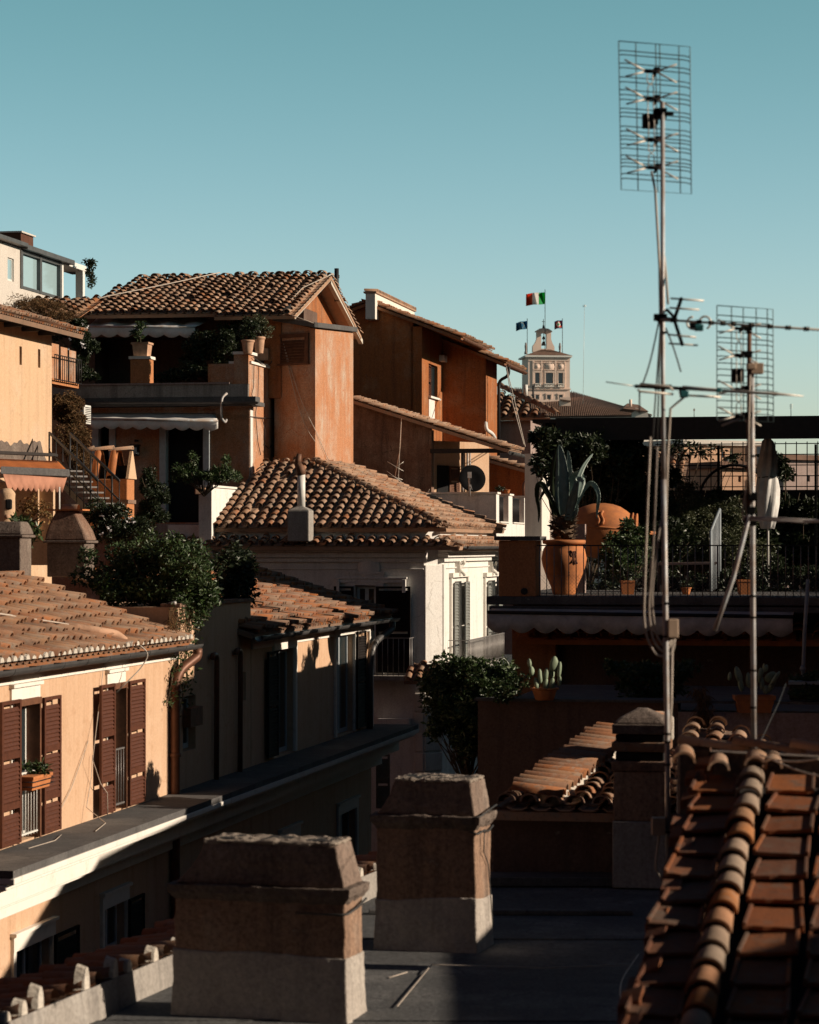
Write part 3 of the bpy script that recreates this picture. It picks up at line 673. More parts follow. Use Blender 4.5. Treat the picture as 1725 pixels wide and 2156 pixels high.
for k in range(60):
    a = FA.hit(rnd.uniform(352, 385), rnd.uniform(1275, 1300), rnd.uniform(-0.1, 0.15)); mb.tube([a, a + V(rnd.gauss(0, 0.1), rnd.gauss(0, 0.1), -rnd.uniform(0.1, 0.25)), a + V(rnd.gauss(0, 0.16), rnd.gauss(0, 0.1), -rnd.uniform(0.25, 0.5))], 0.005, 3)
mb.build('stems', M['leafdry'], v, recalc=False)

# ------------------------------------------------------------------ peach tower house at the left edge
WL = W.px(0, 36, SD)
hL = thing('tower_house', 'sunlit pale peach house with two wall slits and rusty corrugated eave at the left edge', 'house', WL.pt(WL.u(50), 0, -15))
zt = WL.z(55, 690)
hl = [(WL.u(41), WL.u(46), WL.z(43, 768), WL.z(43, 729)), (WL.u(80), WL.u(85), WL.z(82, 774), WL.z(82, 735))]
mb = MB(); WL.wall(mb, WL.u(-60), WL.u(109), -15, zt, hl, 4.0, 0.25); mb.build('wall', M['peach2'], hL)
mb = MB(); N = 60   # soot and lime bloom at the wall foot: rough uneven crust
vs = []; fs = []
for i in range(N + 1):
    px = -20 + 118 * i / N; e = 1 - max(0, i - N + 6) / 6 * 0.8; t = 932 + 4 * math.sin(i * 0.35) + 2.5 * math.sin(i * 0.9 + 1) + rnd.uniform(-0.6, 0.6) + (1 - e) * 45
    vs += [WL.hit(px, 985, 0.012), WL.hit(px, t, 0.004)]
for i in range(N): fs.append((2 * i, 2 * i + 2, 2 * i + 3, 2 * i + 1))
mb.add(vs, fs); mb.build('stain_crust', M['cap'], hL)
OL = WL.pt(0, 0.55, zt + 0.05); evl = (-WL.n + Z * math.tan(R_(16))).normalized()
mb = MB(); tiles(mb, OL, WL.d, evl, [(WL.u(-60), 0), (WL.u(128), 0), (WL.u(128), 3.8), (WL.u(-60), 3.8)], 0.15, 0.062, 0.42, 5, 6, pans=True); mb.build('roof', M['tilered'], hL)
mb = MB(); WL.box(mb, WL.u(-60), WL.u(126), zt + 0.004, zt + 0.10, -0.2, 0.45); mb.build('eave_board', M['darkwood'], hL)
for px in (8, 45, 80): mb = MB(); WL.box(mb, WL.u(px), WL.u(px) + 0.06, zt - 0.10, zt - 0.004, 0, 0.4); mb.build('rafter', M['darkwood'], hL)

# awning below it
fr = P(72, 1000, 33.4)
aw = thing('awning_shelter', 'salmon scalloped awning with dark rail on a slim white post over the vine', 'awning', P(70, 1120, 33.5))
A_, B_, D_, C_ = P(-25, 966, 34.9), P(122, 972, 36.1), P(2, 990, 33.0), P(146, 996, 33.9)
mb = MB(); mb.prism([A_ + Z * 0.10, B_ + Z * 0.10, B_ + Z * 0.10 - V(0, 0.5, 0.0), A_ + Z * 0.10 - V(0, 0.5, 0)], Z * 0.06); mb.build('cover_board', M['darkwood'], aw)
awning(aw, A_, B_, C_, D_, 'orangefabric', 0.02, 4, None, 'awning_cloth', 0.01)
mb = MB(); mb.cbox((D_ + C_) / 2, (C_ - D_).length / 2, 0.07, 0.075, (C_ - D_).normalized(), V(0, 1, 0)); mb.build('front_rail', M['slab'], aw, bevel=0.02)
mb = MB(); N = 88; vs = []
for i in range(N + 1):
    f = i / N; p = D_.lerp(C_, f) - Z * 0.07 + V(0.04, 0, 0) * (1 - 2 * f); s = abs(math.sin(math.pi * f * 10.5))
    fold = math.sin(f * 33) * 0.012; q = p - Z * (0.24 + 0.08 * s) + V(0.09 * (1 - 2 * f), -0.08 + fold, 0)
    vs += [p, p.lerp(q, 0.5), q]
mb.add(vs, [f for i in range(N) for f in ((3 * i, 3 * i + 1, 3 * i + 4, 3 * i + 3), (3 * i + 1, 3 * i + 2, 3 * i + 5, 3 * i + 4))], True)
o = mb.build('valance', M['pinkfabric'], aw, recalc=False); o.modifiers.new('thick', 'SOLIDIFY').thickness = 0.01
mb = MB(); mb.tube([P(125, 1025, 33.4), P(125, 1092, 33.4)], 0.016, 8); mb.build('post', M['paint'], aw)

# peach wall and column under the awning
mb = MB(); WM = W.px(-30, 35.2, RD)
lw = thing('garden_wall', 'low sunlit peach terrace wall behind the yellow vine under the awning', 'wall', P(60, 1130, 35.2))
mb.prism([WM.hit(-60, 1015), WM.hit(112, 1015), WM.hit(112, 1190), WM.hit(-60, 1190)], V(0, 0.3, 0)); mb.build('wall', M['peach2'], lw)
WMr = W.px(80, 35.0, SD); mb = MB()
WMr.box(mb, WMr.u(80), WMr.u(101), WMr.z(90, 1130), WMr.z(90, 1018), -0.6, 0.0); mb.build('pier', M['peach2'], lw)
WS = W.px(-30, 34.3, SD); mb = MB()
WS.box(mb, WS.u(-30), WS.u(112), WS.z(40, 1125), WS.z(40, 1030), -1.2, -0.7); mb.build('side_wall', M['peach2'], lw)
pc = thing('flue_column', 'rounded peach flue column with a dark opening at the left edge', 'column', P(15, 1130, 33.0))
mb = MB(); c = P(14, 1160, 33.0); r = 0.165
prof = [(r * 1.05, 0), (r * 1.02, 0.4), (r, 0.8), (r * 0.98, 1.02), (r * 1.02, 1.1), (r * 0.9, 1.14), (r * 0.6, 1.2), (0.01, 1.22)]
mb.lathe(c, prof, 20); mb.build('shaft', M['peach2'], pc)
mb = MB(); mb.cbox(P(21, 1062, 33.0) + V(0, -0.155, 0), 0.065, 0.03, 0.10); mb.build('opening', M['void'], pc, bevel=0.03)
mb = MB(); mb.tube([P(18, 1088, 33) + V(0, -0.1, 0), P(18, 1088, 33) + V(0, -0.24, 0)], 0.045, 10); mb.build('spout', M['terrapale'], pc)

# iron stairs
st = thing('iron_staircase', 'steep dark iron staircase with handrails descending beside the tower house', 'stairs', P(235, 1100, 36.5))
a, b = P(104, 1000, 37.3), P(206, 1105, 35.6); side = V(0.42, 0.25, 0); mb = MB()
for off in (V(0, 0, 0), side): mb.obox(a + off, b - a, V(0.02, 0.02, 0), Z * 0.16)
mb.build('stringers', M['iron'], st)
mb = MB(); n = 9
for k in range(n): p = a.lerp(b, (k + 0.5) / n) + Z * 0.10; mb.obox(p - (b - a) / n * 0.25, side, V(0.24, -0.02, 0), Z * 0.035)
mb.build('treads', M['bar'], st)
for off, tops in ((V(0, 0, 0), 0.92), (side, 0.92)):
    mb = MB(); a2 = a + off; b2 = b + off
    for h, r in ((tops, 0.03), (tops * 0.56, 0.018)): mb.tube([a2 + Z * h, b2 + Z * h], r, 6)
    for k in range(8): q = a2.lerp(b2, k / 7); mb.tube([q, q + Z * tops], 0.022 if k % 3 == 0 else 0.012, 5)
    mb.build('handrail', M['iron'], st)

# small gabled chimney
gc = thing('gabled_chimney', 'orange plastered chimney with a little gabled tile roof beside the staircase', 'chimney', P(245, 1110, 37.5))
WG = W.px(268, 37.5, RD); wl = WG.u(190); wr = WG.u(268); zb, ze, zr = WG.z(268, 1110), WG.z(268, 1008), WG.z(268, 946); dpt = 0.55
mb = MB(); p = WG.pt; u0, u1 = wl, wr
mb.obox(p(u0, 0, zb), WG.d * (u1 - u0), -WG.n * dpt, Z * (ze - zb)); mb.build('shaft', M['orange'], gc, bevel=0.02)
mb = MB(); WG.box(mb, u0 - 0.03, u1 + 0.03, WG.z(268, 1060), WG.z(268, 1052), -dpt - 0.03, 0.03); mb.build('string_band', M['brown'], gc)
for uu in (u1 - 0.02, u0 + 0.05): mb = MB(); mb.prism([p(uu, 0.05, ze + 0.002), p(uu, -dpt - 0.05, ze + 0.002), p(uu, -dpt / 2 - 0.03, zr - 0.03), p(uu, -dpt / 2 + 0.03, zr - 0.03)], WG.d * 0.06); mb.build('gable_plate', M['peach2'], gc)
mb = MB(); WG.box(mb, u0 + 0.12, u1 - 0.05, ze + 0.003, ze + 0.3, -dpt / 2 - 0.06, -dpt / 2 + 0.06); mb.build('flue_opening', M['void'], gc)
mb = MB()
for k, uu in enumerate((u0 + 0.12, u0 + 0.48, u1 - 0.30)):
    if k < 2:
        cover(mb, p(uu, 0.06, ze + 0.02), p(uu, -dpt / 2 + 0.04, zr - 0.06), WG.d, (WG.n + Z).normalized(), 0.10, 0.085)
    cover(mb, p(uu, -dpt - 0.06, ze + 0.02), p(uu, -dpt / 2 - 0.04, zr - 0.06), WG.d, (-WG.n + Z).normalized(), 0.10, 0.085)
mb.build('side_tiles', M['terra'], gc)
mb = MB(); ridge(mb, p(u1 + 0.05, -dpt / 2, zr - 0.04), p(u0 - 0.1, -dpt / 2, zr - 0.02), 0.09, 0.45); mb.build('ridge_tiles', M['tile'], gc)

# trapezoid chimney on the near roof, and its neighbour at the edge
def hood_chimney(label, px0, px1, y, pyb, pymid, pytop, mat, group=None, inset=(0.3, 0.2), dep=0.7):
    c = thing('hooded_chimney', label, 'chimney', P((px0 + px1) / 2, pyb, y), group)
    w = W.px(px1, y, RD); a, b = w.u(px0), w.u(px1); z0, zm, zt = w.z(px1, pyb), w.z(px1, pymid), w.z(px1, pytop)
    mb = MB(); w.box(mb, a + 0.04, b - 0.04, z0, zm - 0.05, -dep + 0.04, -0.04); mb.build('shaft', M['cap'], c, bevel=0.02)
    mb = MB(); w.box(mb, a - 0.02, b + 0.02, zm - 0.05, zm, -dep - 0.02, 0.02); mb.build('ledge', M['cap'], c, bevel=0.015)
    L = b - a; rings = []
    for t in (0, 0.35, 0.7, 1.0):
        k = t ** 1.4 if t < 1 else 1; ia, ib, idp = inset[0] * L * k, inset[1] * L * k, dep * 0.22 * k
        z = zm + 0.002 + (zt - zm) * t
        rings.append([w.pt(a + ia, -idp, z), w.pt(b - ib, -idp, z), w.pt(b - ib, -dep + idp, z), w.pt(a + ia, -dep + idp, z)])
    mb = MB(); mb.loft(rings); mb.build('hood', M[mat], c, bevel=0.03)
    return c, w, a, b, zt
c, w, a, b, zt = hood_chimney('weathered hooded chimney with a tile lid rising beside the big green creeper', 93, 181, 32.0, 1215, 1138, 1075, 'brown', inset=(0.22, 0.36))
mb = MB(); L = b - a
w.box(mb, a + 0.0, b - 0.10, zt + 0.002, zt + 0.03, -0.55, -0.10); mb.build('lid_slab', M['terra'], c)
mb = MB(); cover(mb, w.pt(a + L * 0.33, -0.32, zt + 0.03), w.pt(b - L * 0.30, -0.32, zt + 0.03), w.n, Z, 0.11, 0.10); mb.build('lid_tile', M['tile'], c)
hood_chimney('low grey mortar chimney stub with a rounded top at the left edge', -30, 46, 31.0, 1230, 1126, 1098, 'cap', inset=(0.05, 0.1))

# plants of the left terraces
bush('hanging_shrub', 'dense brown and green hanging shrub behind the iron staircase', 'shrub',
     [(150, 870, 40, 0.45, 0.6, 0.45), (160, 920, 39.5, 0.42, 0.5, 0.5), (175, 960, 39.5, 0.25, 0.5, 0.4), (135, 850, 40, 0.3, 0.5, 0.3)], 17000, 0.075, M['leafdry'], P(155, 1010, 39.8), ratio=0.35, droop=0.6)
bush('flowering_shrub', 'dark flowering shrub with pale blossoms at the foot of the staircase', 'shrub',
     [(230, 1075, 34.5, 0.42, 0.5, 0.30), (255, 1100, 34.3, 0.5, 0.5, 0.36), (225, 1120, 34, 0.4, 0.4, 0.3), (290, 1120, 34, 0.28, 0.4, 0.3)], 8000, 0.08, M['leafdark'], P(250, 1165, 34.2))
fl = MB()
for _ in range(9):
    q = P(rnd.uniform(205, 300), rnd.uniform(1085, 1130), 33.8)
    for k in range(4): leaf(fl, q, 0.06, rnd, 0.7)
o = fl.build('blossoms', M['flower'], bpy.data.objects['flowering_shrub'], recalc=False)
bush('conifer_bush', 'small dark conifer standing before the orange wall with white posts', 'conifer',
     [(314, 1020, 40, 0.27, 0.3, 0.30), (316, 1055, 40, 0.38, 0.35, 0.36), (320, 1085, 40, 0.36, 0.3, 0.26), (314, 1000, 40, 0.15, 0.15, 0.24)], 11000, 0.075, M['leafdark'], P(312, 1120, 40), ratio=0.35)
bush('oleander', 'dark green oleander spreading in front of the lower terrace doorway', 'shrub',
     [(400, 995, 44, 0.35, 0.4, 0.26), (440, 1005, 44, 0.35, 0.4, 0.24), (480, 1000, 44, 0.28, 0.4, 0.20), (375, 1000, 44, 0.2, 0.3, 0.26), (405, 970, 44, 0.14, 0.2, 0.2), (475, 972, 44, 0.14, 0.2, 0.16)], 4200, 0.11, M['leaf'], P(430, 1045, 44), ratio=0.3)
bush('yellow_vine', 'yellowing half bare vine on the sunlit peach wall under the awning', 'vine',
     [(75, 1062, 34.0, 0.34, 0.2, 0.22), (55, 1075, 34.0, 0.2, 0.2, 0.2), (95, 1085, 34, 0.2, 0.2, 0.16)], 520, 0.075, M['leafautumn'], P(45, 1115, 34.1))
bush('potted_laurel', 'leafy green laurel growing between the two hooded chimneys', 'shrub', [(55, 1110, 32.6, 0.30, 0.25, 0.16), (70, 1130, 32.6, 0.22, 0.25, 0.2), (40, 1100, 32.6, 0.14, 0.2, 0.16)], 420, 0.13, M['leaf'], P(58, 1175, 32.6))
# ------------------------------------------------------------------ white corner building in the middle
wb = thing('corner_building', 'white stuccoed corner building with hipped tile roof, cornice and grey shutters in the centre', 'building', P(860, 1420, 47))
c1 = P(893, HY, 45); WF = W(c1 - RD * 6.5, RD); ue = 6.5            # front, right end at the chamfer
c2 = P(930, HY, 45.25); WR = W(c2, SD)
ztop = 0.30; ulen = WR.u(1048)
fw = [(WF.u(748), WF.u(792), WF.z(770, 1420), WF.z(770, 1232))]
mb = MB(); WF.wall(mb, -0.5, ue, -15, ztop, fw, 5.0, 0.3)
rw = [(WR.u(958), WR.u(972), WR.z(965, 1400), WR.z(965, 1224)), (WR.u(1028), WR.u(1043), WR.z(1035, 1400), WR.z(1035, 1222))]
WR.wall(mb, 0, 9.5, -15, ztop, rw, 2.0, 0.25)
mb.prism([WF.pt(ue, 0, -15), c2 + Z * -15, c2 - RD * 1.0 + SD * 1.0 + Z * -15, WF.pt(ue, -1.0, -15)], Z * (15 + ztop))
mb.build('wall', M['greywhite'], wb)
mb = MB()   # corner pilaster with capital and base
WC = W(WF.pt(ue, 0, 0), c2 - WF.pt(ue, 0, 0)); L = (Vector((c2.x, c2.y, 0)) - WF.pt(ue, 0, 0)).length
WC.box(mb, 0.01, L - 0.01, WC.z(910, 1398), WC.z(910, 1190), -0.05, 0.05); WC.box(mb, -0.03, L + 0.03, WC.z(910, 1420), WC.z(910, 1398), -0.05, 0.10)
WR.box(mb, 0.02, 0.35, -2.9, -0.48, -0.05, 0.06)
mb.build('corner_pilaster', M['greywhite'], wb, bevel=0.012)
mb = MB()
for z0, z1, n in ((-0.16, 0.0, 0.30), (-0.30, -0.163, 0.20), (-0.42, -0.303, 0.10)):
    WF.box(mb, -0.5, ue + 0.1, z0, z1, -0.1, n); WR.box(mb, -0.1, 9.5, z0 + 0.002, z1 - 0.002, -0.1, n + 0.004)
WF.box(mb, -0.5, ue, -0.62, -0.585, -0.05, 0.05); WR.box(mb, 0.36, 9.5, -0.60, -0.56, -0.05, 0.05)
mb.build('cornice', M['greywhite'], wb, bevel=0.015)
a, b, cc, d = fw[0]
casing(WF, wb, a, b, cc, d, 0.22, 0.07, 'greywhite', 0.30)
mb = MB(); WF.box(mb, a - 0.55, b + 0.85, d + 0.16, d + 0.22, -0.05, 0.12); WF.box(mb, a - 0.45, b + 0.75, d + 0.06, d + 0.155, -0.05, 0.09)
for u in (a - 0.5, b + 0.72): WF.box(mb, u, u + 0.1, d - 0.2, d + 0.155, -0.05, 0.13)
mb.lathe(WF.pt((a + b) / 2 + 0.1, 0.02, d + 0.45), [(0.30, 0), (0.31, 0.04), (0.22, 0.08), (0.01, 0.10)], 20, WF.n)
mb.build('window_hood', M['greywhite'], wb, bevel=0.01)
window(WF, wb, a + 0.02, b - 0.02, cc + 0.02, d - 0.03, -0.22, M['postpaint'], mull=1, bar=0.07, trans=(cc + 0.9,))
shutter(WF, b + 0.02, WF.u(866), cc + 0.05, d - 0.03, 0.09, M['darkshutter'], wb); shutter(WF, a - 0.55, a - 0.02, cc + 0.05, d - 0.03, 0.09, M['darkshutter'], wb)
mb = MB(); WF.box(mb, a - 0.5, WF.u(872), cc - 0.12, cc - 0.01, -0.05, 0.62); mb.build('balcony_slab', M['greystucco'], wb)
railing(WF, wb, a - 0.45, WF.u(871), cc, WF.z(820, 1342), 0.57, 0.14, 0.012, 'bar', 'balcony_railing', 0.02)
for k, (a, b, cc, d) in enumerate(rw):
    mb = MB(); WR.box(mb, a - 0.9, a - 0.75, cc, d + 0.12, -0.03, 0.07); WR.box(mb, b + 0.75, b + 0.9, cc, d + 0.12, -0.03, 0.07); WR.box(mb, a - 0.95, b + 0.95, d + 0.12, d + 0.24, -0.03, 0.12)
    mb.build('window_casing', M['trim'], wb)
    window(WR, wb, a + 0.02, b - 0.02, cc + 0.02, d - 0.03, -0.2, M['greyshutter'], mull=1)
    shutter(WR, a - 0.68, a, cc + 0.05, d - 0.02, 0.08, M['greyshutter'], wb, 0.08); shutter(WR, b, b + 0.72, cc + 0.05, d - 0.02, 0.08, M['greyshutter'], wb, 0.08)
    mb = MB()   # carved console above the opening
    q = WR.pt(a + 0.1, 0.04, d + 0.36); mb.cbox(q, 0.10, 0.10, 0.20, WR.d, WR.n); mb.tube([q + WR.n * (0.14 + 0.06 * math.cos(t * 0.7)) + Z * (0.18 - 0.36 * t / 9) + WR.d * 0.06 * math.sin(t) for t in range(10)], 0.05, 6)
    mb.build('console', M['trim'], wb)
a, b, cc, d = rw[0]
mb = MB(); WR.box(mb, WR.u(942), WR.u(1025), cc - 0.14, cc - 0.01, -0.05, 0.6); mb.build('balcony_slab', M['trim'], wb)
railing(WR, wb, WR.u(943), WR.u(1022), cc, WR.z(985, 1340), 0.55, 0.16, 0.012, 'bar', 'balcony_railing', 0.02)
# lower skirt of eave tiles, parapet band, then the hip roof
mb = MB(); sk = R_(17)
tiles(mb, WF.pt(0, 0.60, 0.02), RD, (-WF.n + Z * math.tan(sk)), [(-0.5, 0), (ue + 1.0, 0), (ue + 0.65, 0.66), (-0.5, 0.66)], 0.29, 0.095, 0.34, 6, 12)
tiles(mb, WR.pt(0, 0.60, 0.02), SD, (-WR.n + Z * math.tan(sk)), [(-0.55, 0), (9.5, 0), (9.5, 0.66), (0, 0.66)], 0.29, 0.095, 0.34, 6, 13)
mb.build('eave_tiles', M['tile'], wb)
mb = MB(); pb = 0.42
mb.prism([WF.pt(-0.5, -0.04, 0.21), WF.pt(ue + 0.04, -0.04, 0.21), WR.pt(-0.04, -0.04, 0.21), WR.pt(9.5, -0.04, 0.21), WR.pt(9.5, -2, 0.21), WF.pt(-0.5, -3, 0.21)], Z * 0.36)
mb.build('parapet_band', M['greywhite'], wb)
gutter(wb, WR.pt(0.0, 0.66, 0.0), WR.pt(9.5, 0.66, 0.0), 0.08)
RB = 0.50; pit = math.tan(R_(22.5)); oF = WF.pt(0, 0.18, RB); oR = WR.pt(0, 0.18, RB)
X0 = WF.u(449); hp = 4.6; cr = ue + 0.62
evF = -WF.n + Z * pit; k = math.sqrt(1 + pit * pit)
mb = MB()
tiles(mb, oF, RD, evF, [(X0, 0), (cr, 0), (cr - hp, hp * k), (X0 + 0.45, hp * k), (X0 + 0.02, 2.2 * k)], 0.285, 0.095, 0.37, 7, 21, rough=1.3)
evR = -WR.n + Z * pit
tiles(mb, oR, SD, evR, [(-0.25, 0), (10, 0), (10, hp * k), (hp - 0.25, hp * k)], 0.26, 0.088, 0.36, 6, 22, rough=1.3)
mb.build('roof', M['tile'], wb)
cn = WF.pt(cr - 0.05, 0.2, RB + 0.06)
mb = MB(); ridge(mb, cn, cn + (-RD + SD + Z * pit) * (hp - 0.1), 0.10, 0.34, seed=5); mb.build('hip_tiles', M['tile'], wb)
# wall with coping at the left end of the roof
mb = MB(); WP = W.px(446, 45.4, SD); wl = WP.u(526)
mb.prism([WP.pt(0, 0, -0.2), WP.pt(wl, 0, -0.2), WP.pt(wl, 0, WP.z(446, 1026)), WP.pt(0, 0, WP.z(446, 1026))], -WP.n * 0.36)
mb.build('end_parapet', M['greywhite'], wb, bevel=0.01)
mb = MB(); mb.obox(WP.pt(-0.04, 0.05, WP.z(446, 1026) + 0.003), WP.d * (wl + 0.02), -WP.n * 0.46, Z * 0.055); mb.build('coping', M['trim'], wb)
mb = MB(); q = P(422, 1034, 45.3); mb.cbox(q, 0.14, 0.05, 0.09); mb.build('wall_lamp', M['terrapale'], wb, bevel=0.02)
# lower terrace wall left of it, seen under the parapet
mb = MB(); WQ = W.px(300, 46.6, RD); WQ.pbox(mb, 300, 412, 1103, 1160, -1.5, 0); mb.build('low_terrace_wall', M['greystucco'], wb)
# roof flue: plastered base, metal pipe and cowl
mb = MB(); WK = W.px(604, 44.9, RD); a, b = WK.u(605), WK.u(651); zb, zt = WK.z(628, 1140), WK.z(628, 1074)
WK.box(mb, a, b, zb, zt, -0.55, 0); mb.loft([[WK.pt(a, 0, zt), WK.pt(b, 0, zt), WK.pt(b, -0.55, zt), WK.pt(a, -0.55, zt)], [WK.pt(a + 0.2, -0.16, zt + 0.10), WK.pt(b - 0.2, -0.16, zt + 0.10), WK.pt(b - 0.2, -0.38, zt + 0.10), WK.pt(a + 0.2, -0.38, zt + 0.10)]])
fl_ = mb.build('flue_base', M['greystucco'], wb, bevel=0.03)
mb = MB(); pc_ = WK.pt((a + b) / 2 + 0.02, -0.28, zt + 0.08); mb.tube([pc_, pc_ + Z * 0.87], 0.105, 14)
mb.build('pipe', M['paint'], fl_)
mb = MB(); t = pc_ + Z * 0.85; mb.tube([t, t + Z * 0.14 + V(-0.02, 0, 0), t + Z * 0.32 + V(-0.10, -0.02, 0)], [0.13, 0.12, 0.10], 12); mb.tube([t + V(-0.10, 0, 0.28), t + V(-0.08, 0, 0.42), t + V(-0.05, 0, 0.56)], [0.09, 0.085, 0.06], 10); mb.build('cowl', M['rust'], fl_)
# lower part of this building behind the bush
mb = MB(); WF.box(mb, WF.u(800), WF.u(866), WF.z(830, 1524), WF.z(830, 1512), -0.1, 0.35); WF.box(mb, WF.u(806), WF.u(862), WF.z(830, 1535), WF.z(830, 1524) - 0.003, -0.1, 0.25); mb.build('lower_window_hood', M['greywhite'], wb)
mb = MB()
for i in range(5): WC.box(mb, 0.0, L, WC.z(910, 1665 - i * 42) , WC.z(910, 1627 - i * 42), -0.05, 0.045); WF.box(mb, ue - 0.25, ue - 0.01, WC.z(910, 1665 - i * 42), WC.z(910, 1627 - i * 42), -0.05, 0.045)
mb.build('rustication', M['white'], wb, bevel=0.02)
mb = MB(); tiles(mb, P(850, 1432, 43.6), RD, SD + Z * 0.62, [(0, 0), (1.0, 0), (1.0, 0.75), (0.2, 0.75)], 0.27, 0.10, 0.34, 7, 31); mb.build('porch_tiles', M['tile'], wb)

# ------------------------------------------------------------------ terrace house (upper left) and its stair tower
th = thing('terrace_house', 'orange house with a long tile roof, white awnings and two planted terraces', 'house', P(400, 1150, 50))
WT = W(P(525, HY, 48.1) - RD * 9, RD); e = 9.0                       # front of lower storey; right end e
WG2 = W(P(525, HY, 48.1), SD); gl = WG2.u(578)
def zT(py): return WT.z(400, py)
zpt, zpb, zsl = zT(806), zT(836), zT(848)
dr = [(WT.u(196), WT.u(242), zT(1100), zT(885)), (WT.u(338), WT.u(440), zT(1100), zT(885))]
mb = MB(); WT.wall(mb, 0, e, -6, zsl - 0.12, dr, 2.3, 0.5); mb.build('wall', M['worn'], th)
for a, b, c, d in dr:
    mb = MB(); WT.box(mb, a - 0.03, a + 0.17, c, d, -0.25, 0.04); WT.box(mb, b - 0.17, b + 0.03, c, d, -0.25, 0.04); WT.box(mb, a + 0.17, b - 0.17, d - 0.15, d, -0.22, 0.02); fr_ = mb.build('door_frame', M['postpaint'], th, bevel=0.02)
    g = MB(); WT.box(g, a + 0.16, b - 0.16, c, d - 0.14, -0.40, -0.37); g.build('pane', M['void'], fr_)
mb = MB(); WG2.wall(mb, 0, gl + 1.5, -6, WG2.z(525, 765), [], 1.2); mb.build('side_wall', M['worn'], th)
mb = MB(); WG2.box(mb, 0.02, gl, WG2.z(525, 765) + 0.002, WG2.z(525, 765) + 0.07, -0.6, 0.06); mb.build('side_coping', M['trim'], th)
mb = MB(); WG2.box(mb, 0.012, 0.32, -0.1, WG2.z(525, 860), 0.0, 0.03); mb.build('pale_quoin', M['greywhite'], th)
mb = MB(); WT.box(mb, -1.5, e - 0.02, zpb, zpt - 0.05, -0.4, 0.06); mb.build('parapet', M['greystucco'], th)
mb = MB(); WT.box(mb, -1.5, e - 0.55, zpt - 0.048, zpt, -0.45, 0.12); mb.build('parapet_coping', M['mauve'], th)
mb = MB(); WT.box(mb, WT.u(140), e + 0.32, zsl - 0.11, zsl + 0.0, -0.5, 0.55); WT.box(mb, WT.u(140), e + 0.2, zsl + 0.003, zpb - 0.003, -0.45, 0.08); mb.build('eave_slab', M['slab'], th)
gutter(th, WT.pt(WT.u(150), 0.6, zsl + 0.02), WT.pt(e + 0.4, 0.6, zsl - 0.02), 0.075, 'gutter')
mb = MB(); WT.box(mb, WT.u(494), e - 0.005, zpt - 0.047, zT(748), -0.6, 0.075); mb.build('corner_pier', M['worn'], th)
mb = MB(); WT.box(mb, WT.u(492), e + 0.06, zT(748) + 0.003, zT(742), -0.7, 0.12); mb.build('pier_cap', M['trim'], th)
mb = MB(); WT.box(mb, WT.u(277), WT.u(316), zpt - 0.045, zT(755), -0.35, 0.10); mb.build('pier', M['orange'], th)
mb = MB(); WT.box(mb, WT.u(274), WT.u(319), zT(755) + 0.003, zT(749), -0.4, 0.15); mb.build('pier_cap', M['trim'], th)
downpipe(th, bend([WT.hit(478, 828, 0.5), WT.hit(468, 836, 0.62), WT.hit(466, 850, 0.66), WT.hit(466, 880, 0.5), WT.hit(474, 890, 0.25), WT.hit(477, 884, 0.1)]), 0.036, 'galv')
awning(th, WT.hit(188, 870, 0.05), WT.hit(452, 870, 0.05), WT.hit(459, 886, 1.0), WT.hit(190, 882, 1.0), 'fabric', 0.28, 9, 'galv', 'lower_awning', 0.03)
mb = MB(); u = WT.u(290); WT.box(mb, u - 0.02, u + 0.02, zT(930), zT(925), 0, 0.25); mb.cbox(WT.pt(u, 0.25, zT(948)), 0.10, 0.10, 0.16, WT.d, WT.n); mb.prism([WT.pt(u - 0.13, 0.12, zT(938)), WT.pt(u + 0.13, 0.12, zT(938)), WT.pt(u + 0.13, 0.38, zT(938)), WT.pt(u - 0.13, 0.38, zT(938))], Z * 0.03)
ln = mb.build('lantern', M['iron'], th); mb = MB(); mb.cbox(WT.pt(u, 0.27, zT(949)), 0.08, 0.10, 0.09, WT.d, WT.n); mb.build('lantern_glass', M['paleglass'], ln)
wires(th, 'wall_cables', 'darkcable', [[WG2.hit(535, 760, 0.04), WG2.hit(534, 815, 0.04), WG2.hit(530, 830, 0.04), WG2.hit(536, 850, 0.04)], [WG2.hit(545, 765, 0.04), WG2.hit(543, 840, 0.04), WG2.hit(538, 870, 0.04), WG2.hit(543, 930, 0.04), WG2.hit(549, 958, 0.04)],
    [WG2.hit(552, 880, 0.04), WG2.hit(558, 905, 0.04), WG2.hit(557, 935, 0.04), WG2.hit(566, 945, 0.04), WG2.hit(573, 936, 0.04)], [WG2.hit(528, 877, 0.06), WG2.hit(576, 882, 0.06)], [WG2.hit(527, 880, 0.06), WG2.hit(527, 1020, 0.06)],
    bend([WG2.hit(533, 752, 0.05), WG2.hit(556, 768, 0.12), WG2.hit(572, 766, 0.12), WG2.hit(574, 740, 0.05)])], 0.012)
mb = MB(); WG2.box(mb, WG2.u(562), WG2.u(574), WG2.z(568, 760), WG2.z(568, 735), -0.35, 0.03); mb.build('meter_box', M['terrapale'], th, bevel=0.01)
